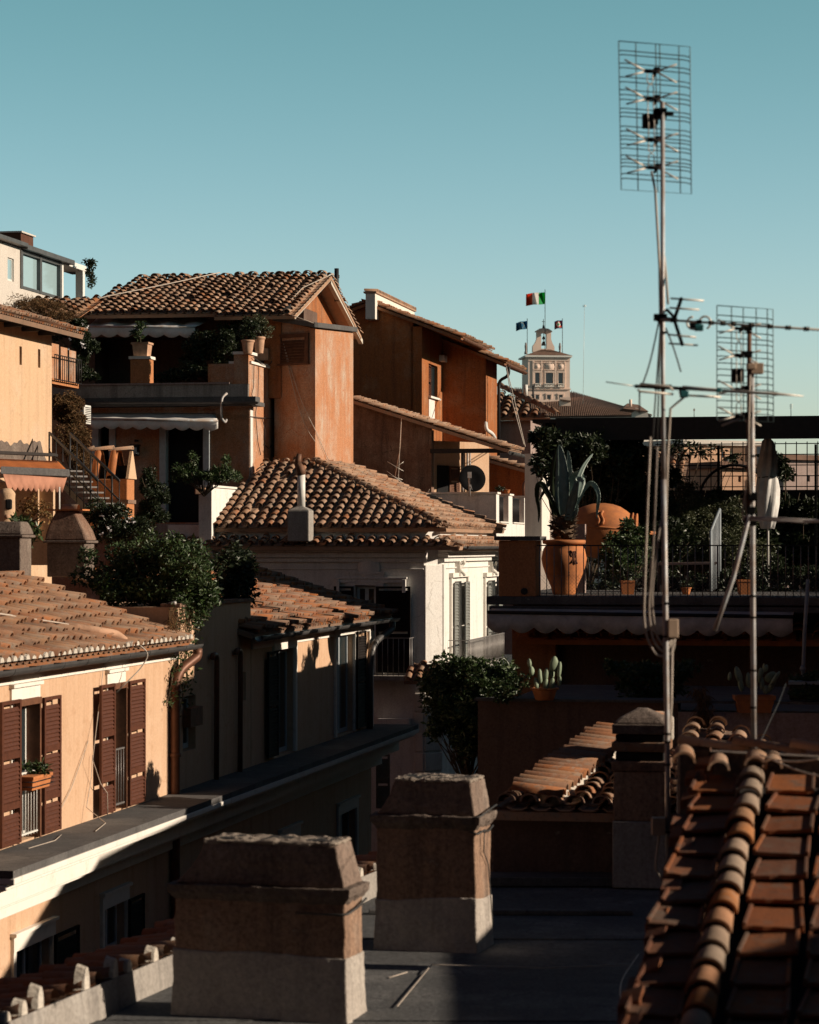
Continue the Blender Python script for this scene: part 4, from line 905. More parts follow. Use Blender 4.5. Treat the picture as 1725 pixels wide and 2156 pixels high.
# upper storey set back behind the terrace
WU = W(P(590, HY, 50.4) - RD * 9, RD); eu_ = 9.0
def zU(py): return WU.z(500, py)
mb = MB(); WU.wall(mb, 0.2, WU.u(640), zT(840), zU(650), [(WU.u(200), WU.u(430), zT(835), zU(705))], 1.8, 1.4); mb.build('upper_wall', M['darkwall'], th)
mb = MB(); WT.box(mb, -1.0, e - 0.6, zpb - 0.1, zpb + 0.1, -4, -0.46); mb.build('terrace_floor', M['mauve'], th)
awning(th, WU.hit(206, 667, 0.1), WU.hit(446, 667, 0.1), WU.hit(411, 688, 1.9), WU.hit(181, 687, 1.9), 'fabric', 0.32, 7, 'galv', 'upper_awning', 0.10)
# roof
ze = 6.78; zr = (HY - 581) * 52.3 * T / F; eave0 = W(P(600, HY, 49.35) - RD * 7, RD); run = 4.5
evT = SD + Z * ((zr - ze) / run); kT = evT.length
xr = eave0.u(628); pl = [(eave0.u(140), 0.05), (eave0.u(456), 0.0), (eave0.u(458), -0.42), (xr - 0.02, -0.42), (xr, kT * run), (eave0.u(205), kT * run)]
mb = MB(); tiles(mb, eave0.pt(0, 0, ze), RD, evT, pl, 0.265, 0.095, 0.36, 6, 41, rough=1.5)
evB = -SD + Z * ((zr - ze) / run); ob = eave0.pt(0, -run * 2, ze)
tiles(mb, ob, RD, evB, [(eave0.u(205), 0), (xr, 0), (xr, kT * run), (eave0.u(205), kT * run)], 0.265, 0.095, 0.36, 6, 42)
mb.build('roof', M['tile'], th)
mb = MB(); k = eave0.u(208)
while k < xr:
    c = eave0.pt(k, -run, zr + 0.06 + rnd.uniform(0, 0.03)); cover(mb, c - SD * 0.20 - Z * 0.05, c + SD * 0.25, RD, Z, 0.125 * rnd.uniform(0.95, 1.06), 0.11, 7); k += 0.44 * rnd.uniform(0.96, 1.04)
mb.build('ridge_tiles', M['tile'], th)
mb = MB(); q = eave0.pt(xr - 0.02, 0.30, ze - 0.16 - 0.1); mb.prism([q, q + (SD * (run + 0.3) + Z * (zr - ze) * (run + 0.3) / run), q + (SD * (run + 0.3) + Z * (zr - ze) * (run + 0.3) / run) + Z * 0.14, q + Z * 0.14], -RD * 0.13)
q = eave0.pt(xr - 0.02, -run * 2 - 0.3, ze - 0.26); v_ = (-SD * (run + 0.28) + Z * (zr - ze) * (run + 0.3) / run); mb.prism([q, q - Vector((v_.x, v_.y, -v_.z)) * 1.0 if False else q + Vector((-SD.x, -SD.y, 0)) * (run + 0.28) + Z * (zr - ze), q + Vector((-SD.x, -SD.y, 0)) * (run + 0.28) + Z * (zr - ze + 0.14), q + Z * 0.14], -RD * 0.13)
mb.build('verge_board', M['mortar'], th)
WX = W(eave0.pt(xr - 0.55, 0, 0), SD)
mb = MB(); mb.prism([WX.pt(0.15, 0, zT(830)), WX.pt(run * 2 - 0.3, 0, zT(830)), WX.pt(run * 2 - 0.3, 0, ze - 0.06), WX.pt(run, 0, zr - 0.18), WX.pt(0.15, 0, ze - 0.06)], -WX.n * 0.5); mb.build('gable_wall', M['deep'], th)
mb = MB(); mb.prism([P(579, 664, 49.2), P(612, 640, 49.2), P(612, 664, 49.2)], V(0, 1.2, 0)); mb.build('flashing', M['gutter'], th)
mb = MB(); q = P(709, 600, 53); mb.tube([q - Z * 0.5, P(709, 565, 53)], 0.07, 8); mb.tube([P(704, 582, 53), P(715, 582, 53)], 0.05, 6); mb.build('chimney_pipe', M['iron'], th)
mb = MB(); a0 = eave0.pt(eave0.u(380), -run, zr + 0.15); mb.tube([a0, a0.lerp(eave0.pt(eave0.u(180), -0.8, ze + 0.5), 0.4) + Z * 0.0, eave0.pt(eave0.u(200), -1.2, ze + 0.65), eave0.pt(eave0.u(120), 0.3, ze + 0.1)], 0.018, 5)
mb.tube([eave0.pt(eave0.u(640), -run + 0.5, zr), eave0.pt(eave0.u(600), -run * 0.5, (ze + zr) / 2 + 0.15), P(590, 655, 49.2), P(660, 680, 48.8)], 0.015, 5); mb.build('roof_cables', M['cable'], th)
# stair tower
WB = W.px2((578, 49.6), (664, 49.0)); WBr = W(P(664, HY, 49.0), SD); lb = WBr.u(744)
zL, zR2, zRr = WB.z(578, 674), WB.z(664, 692), WBr.z(744, 700)
mb = MB(); lu = WB.u(664)
lo = (WB.u(590), WB.u(648), WB.z(620, 765), WB.z(620, 707))
pts = [WB.pt(0, 0, -1), WB.pt(lu, 0, -1), WBr.pt(lb, 0, -1), WB.pt(0, 0, -1) + SD * lb]; tp = [zL, zR2, zRr, zL]
mb.loft([pts, [Vector((q.x, q.y, z)) for q, z in zip(pts, tp)]])
tw = mb.build('stair_tower', M['worn'], th)
mb = MB()
for q, n_ in ((WB, lu), (WBr, lb)):
    N = 14; vs = []
    for i in range(N + 1): vs += [q.pt(n_ * i / N, 0.014, 0.2), q.pt(n_ * i / N, 0.011, q.z(665, 985) + rnd.uniform(-0.16, 0.10) - (0.25 if q is WBr else 0.0))]
    mb.add(vs, [(2 * i, 2 * i + 2, 2 * i + 3, 2 * i + 1) for i in range(N)])
mb.build('lime_skirt', M['greywhite'], tw)
mb = MB(); cp = [WB.pt(-0.25, 0.16, zL + 0.02), WB.pt(lu + 0.10, 0.16, zR2 + 0.02), WBr.pt(-0.1, 0.12, zR2 + 0.02), WBr.pt(lb + 0.1, 0.12, zRr + 0.02), WB.pt(-0.25, 0, zL + 0.05) + SD * lb]
mb.prism(cp, Z * 0.15); mb.build('cap_slab', M['slab'], tw, bevel=0.02)
mb = MB(); a, b, c, d = lo
WB.box(mb, a - 0.06, a, c, d, -0.03, 0.07); WB.box(mb, b, b + 0.06, c, d, -0.03, 0.07); WB.box(mb, a - 0.06, b + 0.06, d, d + 0.06, -0.03, 0.073); WB.box(mb, a - 0.08, b + 0.08, c - 0.05, c - 0.002, -0.03, 0.10); mb.build('vent_frame', M['wood'], th)
shutter(WB, a, b, c, d, 0.012, M['wood'], th, 0.085, 0.05, rails=(), name='vent_louvre')
wires(th, 'hanging_wires', 'cable', [catenary(WB.hit(597, 722, 0.03), WB.hit(664, 905, 0.1), 0.25) + [WBr.hit(690, 965, 0.05), WBr.hit(737, 1015, 0.05)], catenary(WB.hit(597, 722, 0.03), WB.hit(664, 930, 0.1), 0.5)], 0.010)
# terrace plants
def pot_plant(label, px, pyt, pyb, y, rad, blobs, n, leafm, pot='terrapale', size=0.08, group=None, cat='potted plant'):
    t = thing('potted_plant', label, cat, P(px, pyb, y), group); h = (pyb - pyt) * y / 3600
    mb = MB(); mb.lathe(P(px, pyb, y), pot_profile(rad, h), 24); mb.build('pot', M[pot], t)
    mb = MB(); leaves(mb, [(P(a, b, y), (r1, r1, r2)) for a, b, r1, r2 in blobs], n, size, rnd, 8); mb.build('foliage', M[leafm], t, recalc=False)
    s = MB(); twigs(s, P(px, pyt, y), [P(a, b, y) for a, b, r1, r2 in blobs], 0.012); s.build('stems', M['stalk'], t)
    return t
pot_plant('rounded dark shrub in a swagged terracotta pot, left of the pair on the white pier', 522, 716, 745, 48.0, 0.185, [(525, 692, 0.30, 0.26), (512, 700, 0.18, 0.2)], 1500, 'leafdark')
pot_plant('feathery olive shrub in a tall terracotta pot, right of the pair on the white pier', 546, 709, 744, 48.7, 0.17, [(552, 688, 0.26, 0.24), (545, 676, 0.22, 0.2), (562, 695, 0.18, 0.18)], 1300, 'leafolive', size=0.07)
t = thing('planter_box', 'square terracotta planter with a small citrus on the terrace pier', 'planter', WT.pt(WT.u(297), -0.1, zT(749)))
mb = MB(); u0_, u1_ = WT.u(279), WT.u(314); z0 = zT(749) + 0.01; z1 = zT(719)
mb.loft([[WT.pt(u0_ + i, 0.10 - i, z), WT.pt(u1_ - i, 0.10 - i, z), WT.pt(u1_ - i, -0.38 + i, z), WT.pt(u0_ + i, -0.38 + i, z)] for z, i in ((z0, 0.05), (z1 - 0.06, 0.015), (z1 - 0.058, -0.015), (z1, -0.015), (z1, 0.03), (z1 - 0.05, 0.05))]); mb.build('planter', M['terrapale'], t)
mb = MB(); leaves(mb, [(P(290, 700, 48.2), (0.22, 0.2, 0.18)), (P(296, 684, 48.2), (0.15, 0.15, 0.12))], 420, 0.10, rnd, 7); mb.build('foliage', M['leaf'], t, recalc=False)
mb = MB(); mb.tube([P(296, 720, 48.2), P(293, 690, 48.2)], 0.015, 5); mb.build('stem', M['stalk'], t)
bush('terrace_hedge', 'dark mixed shrubs filling the upper terrace below the right end of the awning', 'hedge', [(430, 725, 49.4, 0.55, 0.5, 0.45), (360, 790, 49.2, 0.6, 0.4, 0.2), (470, 720, 49.2, 0.5, 0.4, 0.4), (470, 755, 49.3, 0.45, 0.4, 0.45), (400, 770, 49.3, 0.5, 0.4, 0.4), (440, 785, 49.0, 0.6, 0.3, 0.25), (505, 690, 49.6, 0.35, 0.3, 0.25), (480, 700, 49.5, 0.4, 0.4, 0.3)], 15000, 0.10, M['leafdark'], P(440, 808, 49.4))
bush('climbing_rose', 'dark climbing rose with small white flowers at the left end of the upper terrace', 'climber', [(160, 700, 47.5, 0.35, 0.5, 0.45), (180, 740, 47.5, 0.35, 0.5, 0.5), (160, 770, 47, 0.4, 0.4, 0.3), (130, 690, 47.5, 0.35, 0.5, 0.3), (185, 790, 47.2, 0.4, 0.4, 0.2)], 11000, 0.10, M['leafdark'], P(170, 806, 47.4))
fl = MB()
for _ in range(10):
    q = P(rnd.uniform(140, 190), rnd.uniform(680, 745), 46.8)
    for k in range(5): leaf(fl, q, 0.06, rnd, 0.8)
fl.build('blossoms', M['flower'], bpy.data.objects['climbing_rose'], recalc=False)
bush('dry_shrub', 'tangle of dry brown twigs over the old roof beside the white penthouse', 'shrub', [(60, 640, 44, 0.6, 0.6, 0.25), (100, 650, 44, 0.7, 0.6, 0.3), (30, 640, 43, 0.4, 0.5, 0.25), (130, 665, 45, 0.5, 0.5, 0.3)], 5200, 0.10, M['leafdry'], P(90, 690, 44), ratio=0.16)
lp = thing('terrace_wall', 'low orange terrace wall with an iron rail between the tower house and the climbing rose', 'wall', P(135, 805, 45.5))
mb = MB(); q = W.px(105, 45.0, SD)
for a, b in ((106, 124), (128, 142), (146, 160)): q.box(mb, q.u(a), q.u(b), q.z(130, 800), q.z(130, 727 + (a - 106) * 0.15), -0.4, 0)
mb.build('piers', M['worn'], lp); mb = MB(); q.box(mb, q.u(106), q.u(162), q.z(130, 812), q.z(130, 800) - 0.003, -0.4, 0.05); mb.build('base_wall', M['orange'], lp)
railing(q, lp, q.u(104), q.u(160), q.z(130, 806), q.z(130, 752), 0.15, 0.16, 0.012, 'iron')
ac = thing('ac_unit', 'white outdoor air conditioner standing on a bracket beside the lower awning', 'air conditioner', P(185, 893, 43))
WA = W.px(178, 43, SD); mb = MB(); WA.box(mb, 0, WA.u(192), WA.z(185, 893), WA.z(185, 853), -0.32, 0.0); mb.build('casing', M['paint'], ac, bevel=0.02)
mb = MB(); z = WA.z(185, 889)
while z < WA.z(185, 858): WA.box(mb, 0.06, WA.u(192) - 0.06, z, z + 0.018, 0.001, 0.012); z += 0.045
mb.build('grille', M['gutter'], ac); mb = MB()
for k in range(4): mb.tube([P(178, 893, 43) - V(0.35 - 0.1 * k, 0, 0), P(178, 853, 43) - V(0.35 - 0.1 * k, 0, 0)], 0.012, 5)
mb.tube([P(178, 853, 43) - V(0.4, 0, 0), P(178, 853, 43)], 0.012, 5); mb.build('cage', M['iron'], ac)

# ------------------------------------------------------------------ tall umber house behind
dh = thing('tall_house', 'tall umber house with dark gable and orange sunlit side strips', 'house', P(860, 1000, 61))
WD = W.px(888, 60, RD); WDr = W(P(888, HY, 60), SD); lD = WDr.u(931)
ul = WD.u(738)
mb = MB(); apex = WD.u(776); hA_ = WD.hit(776, 645); 
_pk = (HY - 634) * 60 * T / F - 0.10; _sl = math.tan(R_(21)); mb.prism([WD.pt(ul, 0, 0), WD.pt(-0.3, 0, 0), WD.pt(-0.3, 0, _pk - (-0.3 - apex) * _sl), WD.pt(apex, 0, _pk), WD.pt(ul, 0, _pk - (apex - ul) * 0.36)], -WD.n * lD); mb.build('wall', M['deep'], dh)
dw = (WDr.u(902), WDr.u(921), WDr.z(911, 836), WDr.z(911, 768))
mb = MB(); q = MB(); WDr.wall(mb, 0.0, lD - 0.004, 0, _pk - (0 - apex) * _sl - 0.05, [dw], 0.4, 0.2)
for i, v_ in enumerate(mb.v): mb.v[i] = v_ + WDr.n * 0.012
mb.build('side_wall', M['deep'], dh)
a, b, c, d = dw; window(WDr, dh, a + 0.02, b - 0.02, c + 0.02, d - 0.02, -0.14, M['darkshutter'])
shutter(WDr, a + 0.02, (a + b) / 2, c + 0.02, d - 0.02, -0.10, M['shutter'], dh)
mb = MB(); WDr.box(mb, a - 0.1, b + 0.1, c - 0.07, c - 0.002, -0.05, 0.12); mb.build('window_sill', M['trim'], dh)
mb = MB(); WDr.box(mb, WDr.u(902), WDr.u(914), WDr.z(908, 885), WDr.z(908, 842), 0.013, 0.03); mb.build('pale_patch', M['greywhite'], dh)
mb = MB(); WDr.box(mb, WDr.u(924), WDr.u(930), WDr.z(927, 762), WDr.z(927, 748), 0.0, 0.22); mb.build('alarm_box', M['paint'], dh, bevel=0.03)
W2 = W(P(931, HY, 60 * 1032 / 989), RD); e2 = W2.u(1023); W2r = W(W2.pt(e2, 0, 0), SD); l2 = W2r.u(1046)
mb = MB(); mb.prism([W2.pt(-0.3, 0.0, 0), W2.pt(e2, 0.0, 0), W2.pt(e2, 0.0, W2.z(1066, 764) + (W2.u(1066) - e2) * 0.40 - 0.09), W2.pt(-0.3, 0.0, W2.z(1066, 764) + (W2.u(1066) + 0.3) * 0.40 - 0.09)], -W2.n * l2); mb.build('rear_wall', M['deep'], dh)
mb = MB(); W2r.box(mb, 0.0, l2, 0, W2.z(1066, 764) + (W2.u(1066) - e2) * 0.40 - 0.14, -0.05, 0.012); mb.build('rear_side_wall', M['deep'], dh)
def lean_roof(par, name, A, dirr, ev, width, length, seed, mat='tile', col=0.24, r=0.09):
    mb = MB(); tiles(mb, A, dirr, ev, [(0, 0), (width, 0), (width, length), (0, length)], col, r, 0.36, 6, seed, rough=2.2); return mb.build(name, M[mat], par)
sl = math.tan(R_(21)); pk = (HY - 634) * 60 * T / F
apx = WD.hit(776, 634).x; hx = WD.u(776)
ek = WD.u(975) - hx
lean_roof(dh, 'roof', WD.pt(hx + ek, 0.28, pk - ek * sl), -WD.n, -RD + Z * sl, lD + 2.8, ek * math.sqrt(1 + sl * sl), 51, 'tilebrown')
lean_roof(dh, 'rear_slope', WD.pt(hx - 1.2, 0.28, pk - 0.45), -WD.n, RD + Z * 0.36, lD + 2.8, 1.25, 52, 'tilebrown')
gutter(dh, WD.pt(hx + ek + 0.05, 0.3, pk - ek * sl - 0.05), WD.pt(hx + ek + 0.05, -lD - 0.3, pk - ek * sl - 0.05), 0.09, 'copper')
x2 = W2.u(1066); z2 = W2.z(1066, 764)
lean_roof(dh, 'lower_roof', W2.pt(x2, 0.25, z2), -W2.n, -RD + Z * 0.40, l2 + 2.5, 2.9, 53, 'tilebrown')
gutter(dh, W2.pt(x2 + 0.05, 0.3, z2 - 0.05), W2.pt(x2 + 0.05, -l2 - 2, z2 - 0.05), 0.09, 'copper')
downpipe(dh, bend([W2.pt(x2 + 0.05, -0.3, z2 - 0.1), W2.pt(x2 + 0.05, -0.3, z2 - 0.45), W2.pt(e2 + 0.42, -0.4, z2 - 0.62), W2.pt(e2 + 0.42, -0.4, 3.2)]), 0.06, 'iron')
downpipe(dh, bend([W2r.hit(1023, 890, 0.1), W2r.hit(1024, 905, 0.15), W2r.hit(1036, 912, 0.3), W2r.hit(1042, 922, 0.3)]), 0.07, 'paint')
mb = MB(); WN = W.px(790, 59.8, SD); ln_ = 7.5; zt = WN.z(790, 617)
WN.box(mb, 0, ln_, zt - 0.9, zt, -0.34, 0); ch = mb.build('ridge_chimney', M['white'], dh)
mb = MB(); WN.box(mb, -0.08, ln_ + 0.08, zt + 0.002, zt + 0.06, -0.40, 0.06)
k = 0.1
while k < ln_: cover(mb, WN.pt(k, 0.08, zt + 0.06), WN.pt(k, -0.4, zt + 0.09), WN.d, Z, 0.11, 0.10, 5); k += 0.26
mb.build('chimney_tiles', M['tile'], ch)

# ------------------------------------------------------------------ lower wing with the loggia and balcony
lh = thing('loggia_house', 'brown stained wing with sloping tile verge, peach loggia and white balcony wall', 'house', P(900, 1080, 53))
WH = W.px(905, 54, RD); uh = WH.u(736)
mb = MB(); mb.prism([WH.pt(uh, 0, 0.6), WH.pt(0, 0, 0.6), WH.pt(0, 0, WH.z(905, 893)), WH.hit(736, 845)], -WH.n * 0.45); mb.build('wall', M['brown'], lh)
mb = MB(); WH.box(mb, -0.02, 0.06, 0.6, WH.z(905, 905), -0.42, 0.02); mb.build('wall_end', M['brown'], lh)
zA, zB = WH.z(736, 838), WH.z(1076, 946); dx = WH.u(1076) - uh; s3 = (zA - zB) / dx
lean_roof(lh, 'roof', WH.pt(uh + dx, 0.30, zB), -WH.n, -RD + Z * s3, 2.6, dx * math.sqrt(1 + s3 * s3), 61, 'tile', 0.22, 0.085)
mb = MB(); mb.prism([WH.pt(uh, 0.27, zA - 0.14), WH.pt(uh + dx, 0.27, zB - 0.14), WH.pt(uh + dx, 0.27, zB - 0.05), WH.pt(uh, 0.27, zA - 0.05)], -WH.n * 2.4); mb.build('roof_deck', M['darkwood'], lh)
gutter(lh, WH.pt(uh + dx + 0.06, 0.35, zB - 0.1), WH.pt(uh + dx + 0.06, -2.4, zB - 0.1), 0.10, 'gutter')
mb = MB(); WH.pbox(mb, 908, 1075, 945, 954, 0.05, 0.2); mb.build('lintel_beam', M['darkwood'], lh)
WI = W.px2((905, 54.75), (1020, 55.9)); mb = MB(); WI.pbox(mb, 905, 1030, 930, 1060, -0.4, 0.0); mb.build('loggia_wall', M['peach'], lh)
wi = (WI.u(920), WI.u(944), WI.z(930, 1036), WI.z(930, 980))
mb = MB(); WI.box(mb, *wi, 0.002, 0.03); mb.build('dark_opening', M['void'], lh)
shutter(WI, WI.u(944), WI.u(966), WI.z(955, 1036), WI.z(955, 982), 0.03, M['wood'], lh)
for px in (911, 974, 985, 990): mb = MB(); mb.tube([WI.hit(px, 1040, 0.25 if px < 980 else 0.08), WI.hit(px, 950, 0.25 if px < 980 else 0.08)], 0.05 if px < 980 else 0.03, 8); mb.build('loggia_pipe', M['galv'], lh)
WI2 = W.px2((1016, 57.4), (1112, 56.8)); mb = MB(); mb.prism([WI2.hit(1016, 972), WI2.hit(1112, 992), WI2.hit(1112, 1060), WI2.hit(1016, 1060)], V(0, 2.0, 0)); mb.build('annex_wall', M['deep'], lh)
q = WI2.hit(1119, 991) + V(0, -0.25, 0); lean_roof(lh, 'annex_roof', q, V(0, 1, 0), WI2.hit(1016, 962) - WI2.hit(1119, 991), 2.0, (WI2.hit(1016, 962) - WI2.hit(1119, 991)).length, 63, 'tile', 0.22, 0.085)
gutter(lh, q + V(0.05, 0, -0.05), q + V(0.05, 2, -0.05), 0.08, 'copper')
downpipe(lh, bend([q + V(0.05, 0.1, -0.1), q + V(0.05, 0.1, -0.3), P(1103, 1015, 56.5), P(1103, 1060, 56.5)]), 0.06, 'copper')
WJ = W(P(1045, HY, 52) - RD * 4, RD); WJr = W(P(1045, HY, 52), SD); lj = WJr.u(1131); zj = WJ.z(1045, 1040); zjb = WJ.z(1045, 1134)
mb = MB(); WJ.box(mb, WJ.u(868), 4.0, zjb - 0.6, zj, -0.3, 0); mb.build('parapet', M['greywhite'], lh)
op = [(WJr.u(a), WJr.u(b), WJr.z(c, 1101), WJr.z(c, 1046)) for a, b, c in ((1051, 1071, 1060), (1079, 1104, 1090), (1110, 1127, 1118))]
mb = MB(); pr = [0.0] + [x for o in op for x in o[:2]] + [lj]
for i in range(0, len(pr), 2): WJr.box(mb, pr[i] + 0.0005, pr[i + 1], zjb, zj, -0.3, 0.002)
zc = op[0][2]; WJr.box(mb, 0.002, lj - 0.002, zjb - 0.003, zc, -0.28, 0.008)
mb.build('balcony_wall', M['greywhite'], lh)
mb = MB(); WJ.box(mb, WJ.u(868), 4.05, zj + 0.003, zj + 0.06, -0.35, 0.05)
for i in range(0, len(pr), 2): WJr.box(mb, pr[i] - 0.04 + (0.12 if i == 0 else 0), pr[i + 1] + 0.04, zj + 0.004, zj + 0.058, -0.35, 0.05)
for o in op: WJr.box(mb, o[0], o[1], zc + 0.002, zc + 0.04, -0.35, 0.06)
mb.build('balcony_coping', M['trim'], lh)
for o in op:
    mb = MB(); k = o[0] + 0.1
    while k < o[1]: mb.tube([WJr.pt(k, -0.15, zc), WJr.pt(k, -0.15, zj - 0.05)], 0.014, 5); k += 0.17
    WJr.box(mb, o[0], o[1], zj - 0.07, zj - 0.04, -0.17, -0.13); mb.build('balcony_bars', M['iron'], lh)
mb = MB(); WJ.box(mb, WJ.u(880), 4.0, zjb - 0.2, zjb + 0.05, -9, -0.3); mb.build('balcony_floor', M['terrapale'], lh)
mb = MB(); WJr.box(mb, -0.2, lj + 0.2, zjb - 0.16, zjb - 0.006, -0.5, 0.10); mb.build('balcony_slab', M['darkwall'], lh)
mb = MB(); mb.obox(WJr.pt(0.35, -1.5, zjb), WJr.d * (lj - 0.4), -WJr.n * 0.15, Z * (zj - zjb)); mb.build('inner_wall', M['deep'], lh)
# satellite dish on the parapet
sd_ = thing('satellite_dish', 'dark oval satellite dish on a pole above the grey parapet of the loggia', 'satellite dish', P(990, 1040, 51.9))
mb = MB(); c = P(994, 1008, 52.0); ax = V(0.25, -1, 0.18).normalized(); rr = 29 * 52 / 3600
mb.lathe(c - ax * 0.05, [(0.02, -0.03), (rr * 0.5, 0.0), (rr * 0.96, 0.09), (rr, 0.10), (rr * 0.97, 0.115), (rr * 0.5, 0.035), (0.02, 0.01)], 36, ax); mb.build('dish', M['blackplastic'], sd_)
mb = MB(); mb.tube([P(989, 1044, 51.8), P(988, 995, 51.6)], 0.03, 8); mb.build('mast', M['galv'], sd_)
mb = MB(); mb.tube([c - Z * 0.35, P(990, 1018, 51.4), P(989, 1004, 51.3)], 0.018, 6); mb.cbox(P(989, 1000, 51.3), 0.06, 0.07, 0.09); mb.build('receiver_arm', M['galv'], sd_)
t = pot_plant('small round terracotta pot of herbs on the white balcony coping', 1068, 1031, 1039, 53.3, 0.10, [(1052, 1030, 0.16, 0.07), (1060, 1027, 0.08, 0.05)], 160, 'leafdark', 'terra', 0.08)
# collapsed roof aerial on the brown wall
fa = thing('fallen_aerial', 'collapsed thin television aerial dangling against the stained brown wall', 'aerial', P(838, 1050, 52.8))
mb = MB(); mb.tube([P(845, 880, 53), P(843, 940, 52.9), P(832, 1000, 52.8), P(826, 1045, 52.8)], 0.02, 6); mb.tube([P(828, 1030, 52.7), P(885, 1058, 52.6)], 0.012, 5); mb.build('boom', M['rust'], fa)
mb = MB()
for a, b, c, d in ((816, 972, 850, 992), (815, 992, 846, 1015), (818, 1000, 848, 1010), (833, 985, 850, 972), (838, 1000, 852, 1040), (826, 1032, 832, 1058)): mb.tube([P(a, b, 52.75), P(c, d, 52.75)], 0.009, 4)
mb.build('rods', M['alu'], fa)
wires(fa, 'loose_cables', 'cable', [catenary(P(845, 888, 52.8), P(838, 1035, 52.6), -0.1), catenary(P(826, 1050, 52.7), P(888, 1050, 52.6), 0.25), catenary(P(888, 1050, 52.6), P(905, 1030, 52.4), 0.05), catenary(P(735, 1000, 52), P(830, 1050, 52.6), 0.15)], 0.008)
ar = WI.hit(1058, 1060); 

# ------------------------------------------------------------------ white penthouse, top left
ph = thing('penthouse', 'white rooftop penthouse with big glazed corner and open metal frame at the top left', 'building', P(80, 660, 72))
WPp = W.px(0, 70, SD)
def zp(py): return WPp.z(0, py)
gz0, gz1 = zp(586), zp(505)
def z_at(py0): return zp(py0)
mb = MB(); hw = [(WPp.u(16), WPp.u(29), zp(585), zp(536))]
WPp.wall(mb, WPp.u(-40), WPp.u(43), -2, zp(506), hw, 4.0, 0.15); WPp.box(mb, WPp.u(43), WPp.u(162), -2, zp(594), -3.0, 0.0); mb.build('wall', M['citywhite'], ph)
a, b, c, d = hw[0]; window(WPp, ph, a, b, c, d, -0.12, M['paint'], 'paleglass', 0)
mb = MB(); us = [WPp.u(x) for x in (44, 84, 126)]
for x in us: WPp.box(mb, x - 0.13, x + 0.13, zp(594), zp(512), -0.25, 0.06)
for z0, z1 in ((594, 588), (518, 511)): WPp.box(mb, us[0] + 0.13, us[1] - 0.13, zp(z0) + 0.002, zp(z1), -0.23, 0.04); WPp.box(mb, us[1] + 0.13, us[2] - 0.13, zp(z0) + 0.002, zp(z1), -0.23, 0.04)
gf = mb.build('glazing_frame', M['gutter'], ph)
for i in range(2):
    mb = MB(); WPp.box(mb, us[i] + 0.12, us[i + 1] - 0.12, zp(589), zp(517), -0.14, -0.10); mb.build('pane', M['paleglass'], gf)
mb = MB(); WPp.box(mb, us[2] + 0.14, WPp.u(180), zp(512), zp(500), -3.5, 0.05); x = WPp.u(177); WPp.box(mb, x - 0.3, x, zp(594), zp(512) - 0.003, -0.3, 0.04); WPp.box(mb, us[2] + 0.14, us[2] + 0.4, zp(594) + 0.003, zp(512) - 0.003, -0.3, 0.04); WPp.box(mb, us[2] + 0.41, x - 0.31, zp(594) + 0.002, zp(588), -0.2, 0.0); mb.build('open_frame', M['paint'], ph)
mb = MB(); WPp.box(mb, WPp.u(-40), WPp.u(43), zp(506) + 0.003, zp(498), -4.2, 0.35); WPp.box(mb, WPp.u(44), WPp.u(144), zp(510), zp(500), -3.6, 0.30); WPp.box(mb, WPp.u(178), WPp.u(196), zp(512), zp(507), -1, 0.02); mb.build('roof_slab', M['gutter'], ph)
mb = MB(); WO = W.px(44, 71.8, RD); WO.pbox(mb, -60, 44, 491, 520, -1.6, 0); mb.build('roof_room', M['umber'], ph)
mb = MB(); WO.pbox(mb, -60, 48, 487.5, 490.8, -1.7, 0.12); mb.build('room_coping', M['citywhite'], ph)
bush('hanging_vine', 'thin dark vine trailing from the penthouse roof corner against the sky', 'vine', [(192, 555, 76, 0.22, 0.3, 0.25), (190, 575, 76, 0.22, 0.3, 0.3), (192, 592, 76, 0.16, 0.3, 0.26), (184, 552, 76, 0.2, 0.3, 0.12)], 500, 0.16, M['leafdark'], P(188, 550, 76))
orf = thing('old_roof', 'strip of old dark roof tiles between the penthouse and the long tile roof', 'roof', P(120, 660, 50))
mb = MB(); tiles(mb, P(20, 668, 47), RD, SD + Z * 0.3, [(0, 0), (2.0, 0), (2.0, 2.2), (0, 2.2)], 0.28, 0.10, 0.36, 6, 71, deck=0.02); mb.build('tiles', M['tilebrown'], orf)
# ------------------------------------------------------------------ roof terrace building on the right
rt = thing('terrace_building', 'dark terrace building with orange pier, pergola and long grey awning valance on the right', 'building', P(1400, 1400, 35))
WE_ = W(P(1024, HY, 33.6), RD); ze_ = WE_.u(1900)
fz = WE_.z(1128, 1256)                                     # terrace floor
mb = MB(); WE_.box(mb, 0, ze_, fz - 0.16, fz, -11.5, 0.0); mb.build('terrace_slab', M['slab'], rt, bevel=0.015)
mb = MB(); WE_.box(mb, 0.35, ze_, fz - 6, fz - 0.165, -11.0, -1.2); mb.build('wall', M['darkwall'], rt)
mb = MB(); WE_.box(mb, 0.38, 1.25, fz - 3, WE_.z(1050, 1316), -1.195, -0.9); mb.build('corner_wall', M['orange'], rt)
pl_, pr_ = WE_.u(1050), WE_.u(1128)
mb = MB(); WE_.box(mb, pl_, pr_, fz + 0.002, WE_.z(1128, 1138), -0.75, -0.02); mb.build('pier', M['orange'], rt, bevel=0.015)
mb = MB(); WE_.box(mb, pl_ - 0.08, pr_ + 0.10, WE_.z(1128, 1138) + 0.003, WE_.z(1128, 1129), -0.85, 0.06); mb.build('pier_cap', M['slab'], rt)
mb = MB(); q = WE_.hit(1104, 1245, 0.0); mb.lathe(q, [(0.07, 0), (0.065, 0.02), (0.03, 0.03), (0.01, 0.02)], 12, WE_.n); mb.build('iron_rosette', M['iron'], rt)
